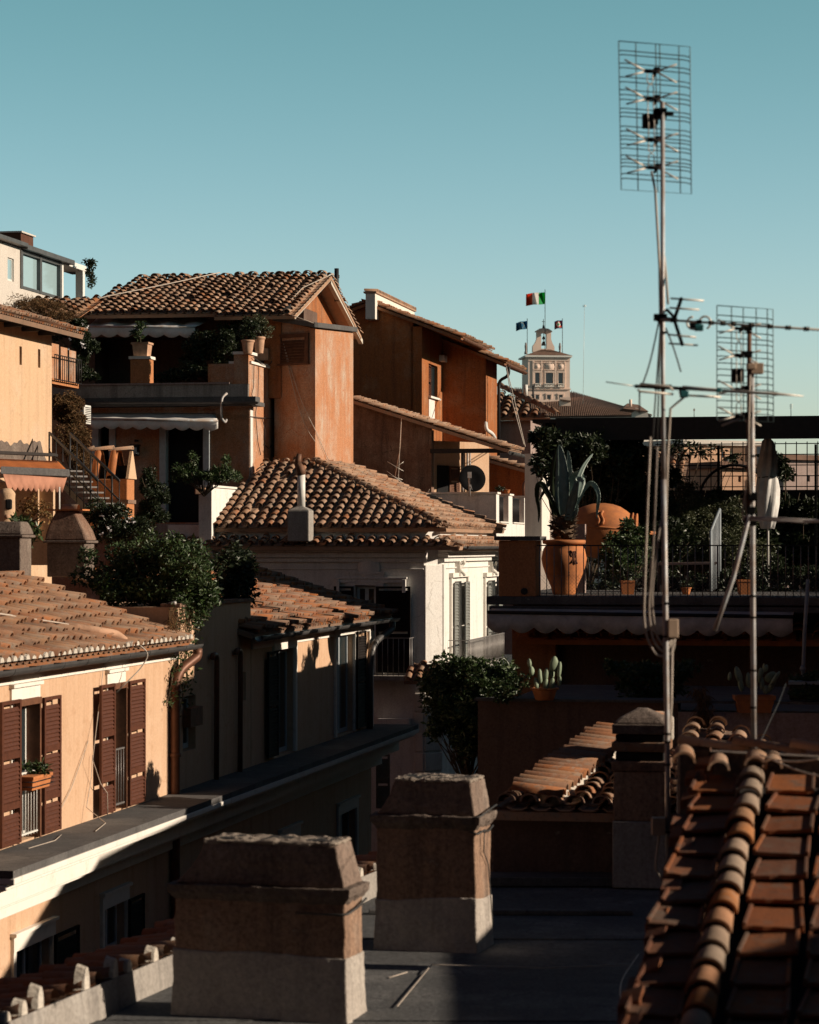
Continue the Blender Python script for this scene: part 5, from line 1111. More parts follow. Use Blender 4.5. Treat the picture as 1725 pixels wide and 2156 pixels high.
mb = MB(); WE_.box(mb, 0.06, ze_, fz - 0.30, fz - 0.19, -0.25, 0.02); mb.build('awning_housing', M['slab'], rt)
A_, B_ = WE_.pt(0.12, -0.2, fz - 0.22), WE_.pt(WE_.u(1672), -0.2, fz - 0.26); D_, C_ = WE_.pt(0.10, 0.45, fz - 0.30), WE_.pt(WE_.u(1672), 0.45, fz - 0.36)
awning(rt, A_, B_, C_, D_, 'greyfabric', 0.40, 13, 'iron', 'awning', 0.0)
mb = MB(); O3 = WE_.pt(0.55, -0.35, WE_.z(1100, 1345)); tiles(mb, O3, RD, SD + Z * 0.3, [(0, 0), (ze_ - 1.4, 0), (ze_ - 1.4, 0.8), (0, 0.8)], 0.44, 0.15, 0.4, 8, 81); mb.build('lower_tiles', M['terra'], rt)
# pergola
WPg = W(P(1128, HY, 39) , RD); ug = WPg.u(1900)
zt_, zb_ = WPg.z(1400, 878), WPg.z(1400, 931)
mb = MB(); WPg.box(mb, WPg.u(1170), ug, zb_ + 0.06, zt_, -0.10, 0.0)
WPg.box(mb, WPg.u(1120), ug, zt_ - 0.1, zt_ - 0.02, -5.0, -0.11); mb.build('pergola_roof', M['darkwood'], rt)
mb = MB(); k = WPg.u(1140)
while k < ug: WPg.box(mb, k, k + 0.08, zt_ - 0.30, zt_ - 0.105, -4.9, -0.12); k += 0.6
mb.build('pergola_rafters', M['darkwood'], rt)
for px in (1228, 1480, 1700):
    mb = MB(); u = WPg.u(px); WPg.box(mb, u, u + 0.06, fz + 0.003, zb_ + 0.1, -4.6, -4.54); mb.build('pergola_post', M['iron'], rt)
# trellis behind with an arch
WTr = W(P(1300, HY, 42.6), RD)
mb = MB(); px = 1385
while px < 1760: u = WTr.u(px); WTr.box(mb, u - 0.012, u + 0.012, fz + 0.003, WTr.z(1500, 931), -0.012, 0.012); px += 22.5
py = 935
while py < 1140: z = WTr.z(1500, py); WTr.box(mb, WTr.u(1380), WTr.u(1765), z - 0.012, z + 0.012, -0.032, -0.013); py += 22.5
mb.build('trellis', M['iron'], rt)
mb = MB(); cx, cy, r = 1548, 1055, 76
mb.tube([WTr.hit(cx + r * math.cos(t), cy - r * math.sin(t), 0.03) for t in [math.pi * i / 20 for i in range(21)]], 0.035, 6); mb.tube([WTr.hit(cx - r, cy, 0.03), WTr.hit(cx - r, 1200, 0.03)], 0.035, 6); mb.tube([WTr.hit(cx + r, cy, 0.03), WTr.hit(cx + r, 1200, 0.03)], 0.035, 6); mb.build('trellis_arch', M['iron'], rt)
# grey side wall behind the agave, white wall beyond
mb = MB(); WE_.box(mb, WE_.u(1128), WE_.u(1180), fz + 0.003, WE_.z(1160, 1100), -4.2, -4.0); mb.build('low_wall', M['mauve'], rt)
mb = MB(); WTr.box(mb, WTr.u(1375), WTr.u(1800), fz + 0.003, WTr.z(1500, 1030), -1.2, -1.1); mb.build('shade_backing', M['darkwood'], rt)  # added dark sheet standing in for the unlit space behind the hedges
nb = thing('rooftop_wall', 'whitewashed rooftop wall glimpsed behind the curled agave leaves', 'wall', P(1140, 1150, 50))
mb = MB(); w = W.px(1140, 50, SD); mb.prism([w.hit(1141, 1160), w.hit(1158, 1160), w.hit(1158, 958), w.hit(1141, 955)], -w.n * 0.5); mb.build('wall', M['white'], nb)
# neighbouring mauve house below the far tile roof
# railing
rl = thing('terrace_railing', 'long thin iron railing along the edge of the planted roof terrace', 'railing', WE_.pt(WE_.u(1400), -0.05, fz))
ra, rb = WE_.u(1130), ze_ - 0.3; rh = fz + 1.0
mb = MB(); WE_.box(mb, ra, rb, rh - 0.012, rh + 0.012, -0.07, -0.03); mb.build('top_rail', M['iron'], rl)
mb = MB(); k = ra + 0.05; i = 0
while k < rb:
    p0, p1 = WE_.pt(k, -0.05, fz + 0.001), WE_.pt(k, -0.05, rh - 0.01); mb.tube([p0, p1], 0.0095, 6)
    if i % 4 == 0:
        for zz in (0.42, 0.47): mb.tube([p0 + Z * (zz - 0.02), p0 + Z * zz, p0 + Z * (zz + 0.02)], [0.009, 0.02, 0.009], 6)
    k += 0.145; i += 1
mb.build('balusters', M['bar'], rl)
mb = MB(); k = ra
while k < rb - 0.1:   # wire netting along the lower third
    for s_ in (1, -1): mb.tube([WE_.pt(k, -0.035, fz + 0.01 + (0.42 if s_ < 0 else 0)), WE_.pt(k + 0.42, -0.035, fz + 0.01 + (0 if s_ < 0 else 0.42))], 0.0022, 3)
    k += 0.07
mb.build('netting', M['bar'], rl)

# agave in its urn
ag = thing('potted_agave', 'tall grey green agave with curled leaves in a big orange terracotta urn behind the railing', 'agave', P(1188, 1253, 34.6))
b0 = P(1188, 1253, 34.6); h = 118 * 34.6 / 3600
mb = MB(); mb.lathe(b0, [(0.20, 0), (0.23, 0.03), (0.27, 0.18), (0.36, 0.38), (0.435, 0.60), (0.46, 0.74), (0.42, 0.93), (0.36, 1.02), (0.38, 1.03), (0.43, 1.04), (0.44, 1.10), (0.41, 1.12), (0.36, 1.10), (0.34, 1.0), (0.01, 0.98)], 36); mb.build('urn', M['terra'], ag)
def on_urn(a, z, r): return b0 + V(math.sin(a) * r, -math.cos(a) * r, z)
mb = MB()   # raised emblem: loop and two legs
for pts in ([(0.18, 0.80), (0.13, 0.86), (0.15, 0.93), (0.22, 0.90), (0.24, 0.82), (0.21, 0.74), (0.16, 0.68)], [(0.27, 0.92), (0.30, 0.85), (0.28, 0.76), (0.31, 0.68), (0.36, 0.66)], [(0.37, 0.92), (0.34, 0.85), (0.37, 0.78), (0.40, 0.70), (0.46, 0.67)]):
    mb.tube([on_urn(a + 0.12, z - 0.03, 0.452 if z < 0.86 else 0.44) for a, z in pts], 0.016, 5)
mb.build('emblem', M['umber'], ag)
mb = MB(); tz = P(1188, 1142, 34.6)   # shaggy trunk of old leaf bases
mb.lathe(tz - Z * 0.1, [(0.16, 0), (0.19, 0.25), (0.20, 0.45), (0.15, 0.62), (0.02, 0.66)], 16)
for k in range(120):
    a = rnd.uniform(0, 6.28); z = rnd.uniform(0.02, 0.52); r = 0.17 + 0.05 * math.sin(z * 5); p = tz + V(math.cos(a) * r, math.sin(a) * r, z); o_ = V(math.cos(a), math.sin(a), 0.5) * rnd.uniform(0.06, 0.12); s_ = V(-math.sin(a), math.cos(a), 0) * 0.05
    mb.add([p - s_, p + s_, p + o_ + s_ * 0.4, p + o_ - s_ * 0.4, p - s_ + Z * 0.03, p + s_ + Z * 0.03], [(0, 1, 2, 3), (4, 5, 2, 3), (0, 3, 4), (1, 5, 2)])
mb.build('trunk', M['husk'], ag)
def agave_leaf(pts, wd, facing=V(0, -1, 0.1), mat='agave', th=0.025):
    """fleshy channelled leaf along pts with toothed edges"""
    pts = [Vector(p) for p in pts]; 
    for _ in range(2):
        q = [pts[0]]
        for i in range(len(pts) - 1): q += [pts[i].lerp(pts[i + 1], 0.25), pts[i].lerp(pts[i + 1], 0.75)]
        pts = q + [pts[-1]]
    n = len(pts); rings = []
    for i, p in enumerate(pts):
        t = i / (n - 1); w_ = wd * (0.62 + 0.75 * t if t < 0.4 else 0.92 * (1 - ((t - 0.4) / 0.6) ** 1.7)) + 0.004
        d = (pts[min(i + 1, n - 1)] - pts[max(i - 1, 0)]).normalized(); s_ = d.cross(facing).normalized(); nn = s_.cross(d)
        e = 1.0 + (0.05 if i % 2 else -0.03)
        rings.append([p - s_ * w_ * e + nn * w_ * 0.25, p - s_ * w_ * 0.4 - nn * th * 0.1, p + s_ * w_ * 0.4 - nn * th * 0.1, p + s_ * w_ * e + nn * w_ * 0.25, p + s_ * w_ * 0.35 - nn * (th + w_ * 0.2), p - s_ * w_ * 0.35 - nn * (th + w_ * 0.2)])
    m_ = MB(); m_.loft(rings, True, True); return m_.build('leaf', M[mat], ag)
y0 = 34.6
def Q(px, py, dy=0.0): return P(px, py, y0 + dy)
agave_leaf([Q(1186, 1092), Q(1183, 1040), Q(1184, 990), Q(1178, 936)], 0.16)
agave_leaf([Q(1190, 1092, .1), Q(1196, 1030, .2), Q(1199, 980, .2), Q(1196, 948, .2)], 0.075)
agave_leaf([Q(1172, 1088, .1), Q(1170, 1020, .2), Q(1176, 960, .2), Q(1180, 930, .2)], 0.14, mat='leafdark')
agave_leaf([Q(1196, 1094, -.1), Q(1206, 1060, -.1), Q(1212, 1030, -.15), Q(1220, 1000, -.1), Q(1232, 976, 0), Q(1249, 955, .1)], 0.06)
agave_leaf([Q(1196, 1096, -.15), Q(1203, 1062, -.2), Q(1214, 1028, -.3), Q(1216, 1012, -.3)], 0.10)
agave_leaf([Q(1190, 1090, .1), Q(1199, 1050, .1), Q(1203, 1018, .1), Q(1212, 1000, .1), Q(1222, 994, 0), Q(1230, 1006, -.1)], 0.085)
agave_leaf([Q(1200, 1098, -.1), Q(1212, 1078, -.2), Q(1215, 1062, -.2)], 0.06)
agave_leaf([Q(1214, 1012, -.3), Q(1218, 1010, -.28), Q(1226, 1012, -.3), Q(1222, 1030, -.36), Q(1218, 1048, -.4)], 0.085)
agave_leaf([Q(1205, 1085, .3), Q(1225, 1035, .4), Q(1243, 1015, .4), Q(1255, 1024, .35), Q(1262, 1045, .3), Q(1258, 1072, .3), Q(1257, 1092, .3)], 0.055)
agave_leaf([Q(1178, 1092), Q(1165, 1060, -.1), Q(1152, 1036, -.1), Q(1142, 1018, -.1), Q(1132, 1020, -.1), Q(1130, 1045, 0), Q(1136, 1075, 0), Q(1134, 1100, 0)], 0.06, mat='leafdark')
agave_leaf([Q(1176, 1090, .2), Q(1160, 1062, .2), Q(1163, 1030, .2), Q(1170, 1012, .2), Q(1160, 1010, .2), Q(1148, 1030, .2), Q(1136, 1054, .2)], 0.07, mat='leafdark')

# giant terracotta jar
jr = thing('giant_jar', 'huge round terracotta oil jar lying on its side behind the agave', 'jar', P(1277, 1255, 37.2))
jc = P(1270, 1118, 37.2); s_ = 37.2 / 3600; jx = V(1, -0.12, -0.06).normalized()
mb = MB(); mb.lathe(jc, [(0.01, -78 * s_), (24 * s_, -78 * s_), (36 * s_, -66 * s_), (49 * s_, -46 * s_), (56.5 * s_, -24 * s_), (59 * s_, 0.0), (57.5 * s_, 18 * s_), (53 * s_, 34 * s_), (45 * s_, 48 * s_), (39 * s_, 56 * s_), (38 * s_, 58 * s_), (42 * s_, 59.5 * s_), (42.5 * s_, 62 * s_), (38 * s_, 63.5 * s_), (38 * s_, 66 * s_), (41 * s_, 67.5 * s_), (41 * s_, 71 * s_), (36 * s_, 72 * s_), (33 * s_, 66 * s_), (0.02, 60 * s_)], 48, jx); mb.build('body', M['terra'], jr)
sd_f = V(0, -1, 0)   # raised seam along the belly and looped handle above it
def on_jar(a, x):
    r_ = (59 - abs(x) ** 2 * 0.0062) * s_; up2 = jx.cross(V(0, -1, 0)).normalized(); up2 = up2 if up2.z > 0 else -up2; fr2 = up2.cross(jx).normalized(); fr2 = fr2 if fr2.y < 0 else -fr2
    return jc + jx * x * s_ + (fr2 * math.cos(a) + up2 * math.sin(a)) * r_
mb = MB(); mb.tube([on_jar(0.12, x) for x in range(-44, 46, 6)], 0.022, 6); mb.build('seam', M['terra'], jr)
for x0 in (-10, -1):
    mb = MB(); mb.tube([on_jar(0.22 + 0.55 * k / 8, x0 + 3 * math.sin(k * 0.8)) + V(0, -0.03, 0) for k in range(9)], 0.03, 8); mb.build('handle', M['terra'], jr)
mb = MB(); mb.tube([jc + jx * 66 * s_ + V(0, 0.05, 0), jc + jx * 112 * s_ + V(0, 0.2, 0.02)], [0.05, 0.04], 8); mb.build('spout_pipe', M['terra'], jr)

# plants on the terrace
bush('ivy_curtain', 'dense dark ivy hanging under the left end of the pergola', 'ivy', [(1160, 925, 38.6, 0.45, 0.5, 0.35), (1185, 960, 38.6, 0.5, 0.5, 0.4), (1230, 940, 38.6, 0.6, 0.6, 0.5), (1140, 960, 38.4, 0.3, 0.4, 0.35), (1280, 950, 39, 0.6, 0.6, 0.5), (1250, 1000, 39.6, 0.7, 0.6, 0.6), (1330, 960, 39.6, 0.6, 0.6, 0.55), (1148, 990, 38.4, 0.25, 0.3, 0.25)], 20000, 0.13, M['leafdark'], P(1240, 1250, 39.5), shell=0.6)
bush('tall_hedge', 'tall dark hedge behind the giant jar reaching the pergola', 'hedge', [(1320, 1040, 40.5, 0.8, 0.7, 0.75), (1250, 1060, 40.5, 0.7, 0.7, 0.7), (1390, 1060, 40.5, 0.7, 0.7, 0.8), (1330, 1140, 40, 0.9, 0.6, 0.7), (1220, 1130, 40, 0.7, 0.5, 0.7), (1410, 1150, 40, 0.8, 0.6, 0.7)], 22000, 0.13, M['leafdark'], P(1330, 1255, 40.3))
bush('olive_hedge', 'fine leaved olive hedge in front of the trellis right of the tall antenna mast', 'hedge', [(1460, 1085, 41.3, 0.6, 0.6, 0.7), (1510, 1085, 41.3, 0.55, 0.6, 0.7), (1555, 1115, 41.3, 0.5, 0.6, 0.6), (1430, 1120, 41, 0.6, 0.6, 0.7), (1500, 1150, 41, 0.8, 0.6, 0.7), (1560, 1170, 41, 0.6, 0.6, 0.6), (1435, 1035, 41.3, 0.3, 0.4, 0.35)], 24000, 0.10, M['leafolive'], P(1500, 1255, 41), ratio=0.3)
bush('climbing_plant', 'dark climbing plant covering the trellis at the right edge of the terrace', 'climber', [(1690, 1075, 41.8, 0.7, 0.5, 0.8), (1660, 1130, 41.6, 0.8, 0.5, 0.8), (1730, 1120, 41.6, 0.8, 0.5, 0.9), (1600, 1170, 41.2, 0.7, 0.5, 0.5), (1650, 990, 42, 0.3, 0.3, 0.3)], 20000, 0.13, M['leafdark'], P(1670, 1255, 41.6))
bush('laurel_bush', 'glossy leaved bush spreading below the giant jar behind the railing', 'bush', [(1330, 1120, 36.0, 0.34, 0.4, 0.22), (1320, 1155, 35.6, 0.42, 0.4, 0.34), (1300, 1175, 35.4, 0.34, 0.4, 0.3), (1355, 1150, 35.8, 0.26, 0.4, 0.4), (1320, 1205, 35.2, 0.34, 0.3, 0.25)], 7000, 0.095, M['leaf'], P(1325, 1255, 35.4))
bush('trellis_creeper', 'sparse creeper with hanging tendrils over the top of the trellis', 'creeper', [(1420, 945, 42.3, 0.5, 0.2, 0.18), (1480, 950, 42.3, 0.45, 0.2, 0.16), (1545, 965, 42.3, 0.3, 0.2, 0.16), (1620, 960, 42.3, 0.3, 0.2, 0.12)], 520, 0.13, M['leafdark'], P(1420, 1255, 42.4))
bush('dark_filler_hedge', 'added low dark hedge filling the terrace with shade behind the railing', 'hedge', [(1400, 1230, 37.2, 0.6, 0.3, 0.25), (1460, 1228, 37.2, 0.6, 0.3, 0.25), (1530, 1228, 37.2, 0.6, 0.3, 0.28), (1600, 1225, 37.2, 0.6, 0.3, 0.3), (1670, 1222, 37.2, 0.6, 0.3, 0.3), (1730, 1220, 37.2, 0.5, 0.3, 0.3), (1270, 1225, 38.6, 0.6, 0.3, 0.3)], 12000, 0.09, M['leafdark'], P(1500, 1258, 37.2), stems=False)  # added plants; their dark leaves stand in for shade on the terrace
# closed parasol
ps = thing('closed_parasol', 'tall closed white parasol tied in two places before the trellis', 'parasol', P(1618, 1255, 40))
mb = MB(); mb.tube([P(1618, 1255, 40), P(1617, 925, 40)], 0.025, 8); mb.build('pole', M['paint'], ps)
N = 40; rings = []
prof = [(1112, 0.15), (1092, 0.20), (1060, 0.235), (1030, 0.24), (1012, 0.225), (1004, 0.205), (990, 0.215), (970, 0.20), (950, 0.17), (940, 0.15), (930, 0.13), (922, 0.04)]
for py, r in prof: rings.append([P(1617, py, 40) + V(math.cos(t) * r * (1 + 0.16 * math.sin(7 * t + py * 0.05) + 0.06 * math.sin(13 * t + py * 0.02)), math.sin(t) * r * (1 + 0.16 * math.sin(7 * t + py * 0.05)), 0.02 * math.sin(5 * t)) for t in [2 * math.pi * k / N for k in range(N)]])
mb = MB(); mb.loft(rings, True, True); cz = mb.build('canopy', M['parasol'], ps)
mb = MB(); mb.tube([P(1617, 1005, 40) + V(math.cos(t) * 0.222, math.sin(t) * 0.222, 0.01 * math.sin(3 * t)) for t in [2 * math.pi * k / 20 for k in range(21)]], 0.012, 5); mb.build('tie', M['darkcable'], ps)
# slatted metal gate standing open
gt = thing('slatted_gate', 'pale blue slatted metal gate standing open on the terrace', 'gate', P(1505, 1245, 36.5))
ga, gb = P(1497, 1245, 36.2), P(1516, 1235, 37.2); gv = gb - ga; mb = MB(); zt2 = P(1497, 1118, 36.2).z; zt3 = P(1516, 1072, 37.2).z
for k in range(8):
    f = k / 7; p = ga + gv * f; mb.tube([p, Vector((p.x, p.y, zt2 + (zt3 - zt2) * f))], 0.014, 5)
mb.build('slats', M['panelblue'], gt); mb = MB(); mb.tube([V(ga.x, ga.y, zt2), V(gb.x, gb.y, zt3)], 0.03, 6); mb.tube([ga, V(ga.x, ga.y, zt2)], 0.03, 6); mb.tube([gb, V(gb.x, gb.y, zt3)], 0.03, 6); mb.build('frame', M['panelblue'], gt)
# pots and furniture behind the railing
for px, w_, y_, hh, lab in ((1322, 0.14, 34.9, 30, 'square orange planter under the glossy bush behind the railing'), (1571, 0.17, 34.9, 32, 'square orange planter standing right of the second antenna mast base')):
    t = thing('square_planter', lab, 'planter', P(px, 1252, y_)); h = hh * y_ / 3600; b_ = P(px, 1252, y_); mb = MB()
    mb.loft([[b_ + V(sx * w_ * k, sy * w_ * k, z) for sx, sy in ((-1, -1), (1, -1), (1, 1), (-1, 1))] for z, k in ((0, 0.82), (h * 0.85, 1.0), (h * 0.86, 1.06), (h, 1.06), (h * 0.999, 0.92), (h * 0.88, 0.9))]); mb.build('planter', M['terra'], t)
    mb = MB(); leaves(mb, [(b_ + Z * (h + 0.12), (0.22, 0.2, 0.18))], 260, 0.09, rnd, 6); mb.build('plants', M['leafdark'], t, recalc=False)
t = pot_plant('low round orange flowerpot near the middle of the terrace railing', 1445, 1237, 1252, 34.8, 0.11, [(1445, 1229, 0.16, 0.08)], 120, 'leafdark', 'terra')
bn = thing('terrace_bench', 'long low dark bench with a paler top on the terrace', 'bench', P(1430, 1240, 36.5))
mb = MB(); mb.obox(P(1385, 1190, 36.8), P(1510, 1188, 36.5) - P(1385, 1190, 36.8), V(0.05, 0.45, 0), Z * 0.05); mb.build('seat', M['mauve'], bn)  # seat paler than the legs
for px in (1390, 1445, 1500): mb = MB(); q = P(px, 1190, 36.75); mb.obox(q + V(0, 0.05, -0.75), V(0.06, 0, 0), V(0, 0.35, 0), Z * 0.745); mb.build('leg', M['darkwood'], bn)
bn = thing('slim_post', 'slim pale post with a ball foot at the right edge under the terrace', 'post', P(1690, 1425, 30))
mb = MB(); mb.tube([P(1691, 1425, 30), P(1692, 1405, 30), P(1695, 1330, 30.0), P(1702, 1220, 30)], 0.035, 8); mb.lathe(P(1691, 1408, 30), [(0.03, -0.06), (0.06, 0), (0.03, 0.06)], 10); mb.build('post', M['panelblue'], bn)

# ------------------------------------------------------------------ lower terrace with planters
lt = thing('planted_terrace', 'lower terrace wall darkened for shade with a mauve sunlit stretch carrying cactus planters', 'wall', P(1350, 1600, 27.5))
WV = W(P(1000, HY, 27.5), RD); uv = WV.u(2000)
mb = MB(); WV.box(mb, 0.05, WV.u(1428), -15, WV.z(1200, 1478), -0.5, 0.0); mb.build('wall', M['darkwall'], lt)  # shade painted in: darker colour here, the lit stretch stays mauve
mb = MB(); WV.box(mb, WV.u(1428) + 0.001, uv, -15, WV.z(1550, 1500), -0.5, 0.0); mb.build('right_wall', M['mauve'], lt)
mb = MB(); WV.box(mb, 0.0, uv, WV.z(1200, 1478) + 0.002, WV.z(1200, 1472), -0.6, 0.06); mb.build('coping', M['slab'], lt)
mb = MB(); WV.box(mb, 0.05, uv, WV.z(1200, 1500) - 0.2, WV.z(1200, 1500), -8.5, -0.51); mb.build('terrace_floor', M['slab'], lt)
def cactus(label, px, py, y, pads, potr, poth, potw=None):
    t = thing('potted_cactus', label, 'cactus', P(px, py, y))
    mb = MB(); b_ = P(px, py, y); h = poth * y / 3600
    if potw: mb.loft([[b_ + V(sx * potw * k, sy * 0.18 * k, z) for sx, sy in ((-1, -1), (1, -1), (1, 1), (-1, 1))] for z, k in ((0, 0.82), (h * 0.75, 1.0), (h * 0.76, 1.07), (h, 1.07), (h * 0.999, 0.93), (h * 0.8, 0.92))])
    else: mb.lathe(b_, pot_profile(potr, h), 24)
    mb.build('pot', M['terra'], t)
    for a, b2, w_, h_, tilt, dy, yaw in pads:
        m_ = MB(); c = P(a, b2, y + dy); rw_, rh_ = w_ * y / 3600, h_ * y / 3600; N = 14
        rw_ *= 1.25; rh_ *= 1.2; ax = V(math.sin(tilt), 0, math.cos(tilt)); fx = V(math.cos(yaw), math.sin(yaw), 0); fx = (fx - ax * fx.dot(ax)).normalized(); ny = ax.cross(fx)
        rings = []
        for i in range(7):
            s_ = math.sin(math.pi * (i + 0.001) / 6.002); off = -math.cos(math.pi * i / 6) * 0.035
            rings.append([c + (fx * math.cos(q) * rw_ * (0.86 - 0.14 * math.sin(q)) + ax * math.sin(q) * rh_) * (0.25 + 0.75 * s_) + ny * off for q in [2 * math.pi * k / N for k in range(N)]])
        m_.loft(rings, True, True)
        m_.build('pad', M['cactus'], t)
    return t
cactus('prickly pear cactus with one big round pale pad on the dark terrace wall', 1147, 1474, 27.3, [(1167, 1398, 9, 14, 0.1, 0, 0.2), (1162, 1415, 8, 12, -0.1, .05, 1.0), (1120, 1413, 6, 10, -0.2, 0, 0.5), (1115, 1396, 4, 8, -0.1, 0, .8), (1138, 1424, 7, 14, -0.1, 0, 1.2), (1150, 1420, 5, 12, 0.1, 0, .3), (1178, 1410, 5, 15, 0.1, 0, 1.3), (1150, 1440, 6, 12, 0, 0, 0.4), (1178, 1434, 4, 10, 0.1, 0, 0.9), (1130, 1440, 6, 12, -.2, 0, .7), (1163, 1440, 6, 12, .1, 0, .6)], 0.22, 26)
cactus('spreading prickly pear cactus in a long orange trough beside the second mast', 1588, 1500, 27.0, [(1555, 1420, 9, 15, -0.3, 0, 0.7), (1537, 1424, 4, 8, 0.1, 0, .2), (1601, 1422, 7, 14, 0.1, 0, 1.1), (1613, 1407, 5, 7, 0.3, 0, .1), (1608, 1408, 2, 10, 0.1, 0, .3), (1623, 1425, 10, 12, 0.9, 0, .2), (1633, 1428, 7, 15, 0.6, -.05, 1.2), (1626, 1442, 6, 16, 0.5, 0, .3), (1605, 1440, 5, 12, 0, 0, .4), (1560, 1440, 7, 14, -.2, 0, .8), (1590, 1445, 6, 12, 0, 0, .6), (1613, 1452, 6, 8, 0, 0, 0.1), (1577, 1432, 7, 14, -.1, 0, .5)], 0.2, 36, 0.30)
bush('citrus_bush', 'big dark glossy bush hanging over the street side of the lower terrace', 'bush', [(960, 1440, 28.2, 0.55, 0.5, 0.42), (1010, 1430, 28.0, 0.5, 0.5, 0.36), (920, 1480, 28.2, 0.34, 0.4, 0.4), (970, 1500, 28.0, 0.45, 0.5, 0.42), (1060, 1425, 27.9, 0.3, 0.4, 0.26), (1000, 1480, 27.8, 0.4, 0.4, 0.4), (912, 1540, 28.0, 0.14, 0.2, 0.2), (975, 1560, 28.0, 0.30, 0.3, 0.34), (905, 1440, 28.4, 0.2, 0.3, 0.2), (950, 1500, 28.0, 0.34, 0.4, 0.30), (1000, 1530, 27.9, 0.4, 0.4, 0.4)], 20000, 0.09, M['leaf'], P(985, 1660, 28.2), shell=0.6, sub=12)
bush('leafy_shrub', 'broad dark shrub under the awning behind the tall antenna mast', 'shrub', [(1330, 1420, 28.0, 0.38, 0.4, 0.26), (1380, 1420, 28.0, 0.40, 0.4, 0.26), (1430, 1425, 28.0, 0.30, 0.4, 0.24), (1300, 1400, 28.1, 0.22, 0.3, 0.16), (1365, 1455, 27.9, 0.5, 0.3, 0.2), (1450, 1405, 28.0, 0.16, 0.3, 0.14)], 3400, 0.085, M['leaf'], P(1370, 1475, 28))
bush('herb_shrub', 'bushy dark herbs at the left of the prickly pear', 'shrub', [(1080, 1440, 27.4, 0.26, 0.3, 0.22), (1055, 1455, 27.4, 0.24, 0.3, 0.2)], 900, 0.07, M['leaf'], P(1070, 1475, 27.4))
bush('trailing_plant', 'tangle of dry brown stems trailing over the mauve wall', 'vine', [(1478, 1480, 27.0, 0.16, 0.14, 0.28), (1485, 1515, 27.0, 0.18, 0.12, 0.22), (1468, 1460, 27.1, 0.14, 0.14, 0.14)], 620, 0.16, M['leafdry'], P(1480, 1470, 27.2), ratio=0.08, droop=2.0)
t = thing('balcony_planter', 'long pale grey planter of small plants at the right edge of the lower terrace', 'planter', P(1710, 1480, 27))
mb = MB(); WV.box(mb, WV.u(1662), WV.u(1790), WV.z(1700, 1476) + 0.01, WV.z(1700, 1436), -0.35, -0.05); mb.build('planter', M['darkwood'], t, bevel=0.02)
mb = MB(); WV.box(mb, WV.u(1660), WV.u(1792), WV.z(1700, 1442), WV.z(1700, 1436) + 0.004, -0.37, -0.03); mb.build('rim', M['panelblue'], t)
mb = MB(); leaves(mb, [(WV.pt(WV.u(1690), -0.2, WV.z(1700, 1428)), (0.3, 0.15, 0.09)), (WV.pt(WV.u(1740), -0.2, WV.z(1700, 1425)), (0.35, 0.15, 0.1)), (WV.pt(WV.u(1700), -0.0, WV.z(1700, 1460)), (0.3, 0.12, 0.14))], 900, 0.07, rnd, 8); mb.build('foliage', M['leaf'], t, recalc=False)
# ------------------------------------------------------------------ near building: flat roof, chimneys, tiled roof
FZ = -3.8
nh = thing('near_house', 'nearest building with dark flat roof, sooty plastered chimneys and orange tiled roof', 'house', V(0.8, 24, -15))
mb = MB(); fa_ = V(-0.55, 30, 0); ea = V(-2.9, 17.5, 0)
def street_x(y, z=0): return -2.87 + (y - 20) * 0.285
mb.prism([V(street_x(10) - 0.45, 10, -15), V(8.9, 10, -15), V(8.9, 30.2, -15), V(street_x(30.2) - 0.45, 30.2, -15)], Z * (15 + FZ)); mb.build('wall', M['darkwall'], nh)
mb = MB()   # roof membrane with overlapping strips
for i in range(9):
    y = 10.2 + i * 2.2; mb.obox(V(street_x(y) + 0.1, y, FZ + 0.002 + 0.012 * (i % 2)), V(2.2, -0.03, 0) * 6.3 - V(2.0, 0, 0) * 0, V(0.42, 2.24, 0), Z * 0.012)
mb.build('roof_membrane', M['flat'], nh)
mb = MB(); mb.obox(V(street_x(27.2) + 0.4, 27.2, FZ + 0.028), V(2.7, -0.05, 0), V(0, 0.16, 0), Z * 0.05); mb.build('roof_kerb', M['slab'], nh, bevel=0.01)
mb = MB(); mb.obox(V(street_x(29.2) + 0.3, 29.5, FZ + 0.028), V(3.0, -0.05, 0), V(0, 0.5, 0), Z * 0.10); mb.build('roof_kerb', M['slab'], nh, bevel=0.01)
# street side: low white parapet, tiles falling away to the street with mortared upper ends
PZ = -3.52
e0, e1 = V(street_x(12), 12, PZ), V(street_x(30.2), 30.2, PZ); ed = (e1 - e0).normalized(); er_ = V(ed.y, -ed.x, 0); eL = (e1 - e0).length
mb = MB(); mb.prism([e0, e0 - er_ * 0.55 - Z * 0.16, e0 - er_ * 0.55 - Z * 0.6, e0 - Z * 0.29 + er_ * 0.03], ed * eL); mb.build('street_parapet', M['greystucco'], nh)
mb = MB(); evs = (er_ + Z * 0.27).normalized(); tiles(mb, e0 - er_ * 0.86 - Z * 0.22, ed, evs, [(0, 0), (eL, 0), (eL, 0.84), (0, 0.84)], 0.30, 0.105, 0.46, 8, 91, rough=1.6)
mb.cur = 1; k = 0.18
while k < eL:   # white mortar closing the upper tile ends
    c = e0 + ed * k - er_ * 0.05 + Z * 0.0; s_ = rnd.uniform(0.5, 1.2)
    if rnd.random() < 0.35: k += 0.30; continue
    mb.loft([[c + er_ * q + ed * math.cos(t) * w_ + Z * math.sin(t) * h_ for t in [math.pi * i / 8 for i in range(9)]] for q, w_, h_ in ((-0.04, 0.085, 0.17 * s_), (0.04, 0.055, 0.15 * s_))], True); k += 0.30
mb.build('street_eave', [M['tilebrown'], M['mortar']], nh)
gutter(nh, e0 - er_ * 0.98 - Z * 0.30, e1 - er_ * 0.98 - Z * 0.30, 0.09, 'gutter')

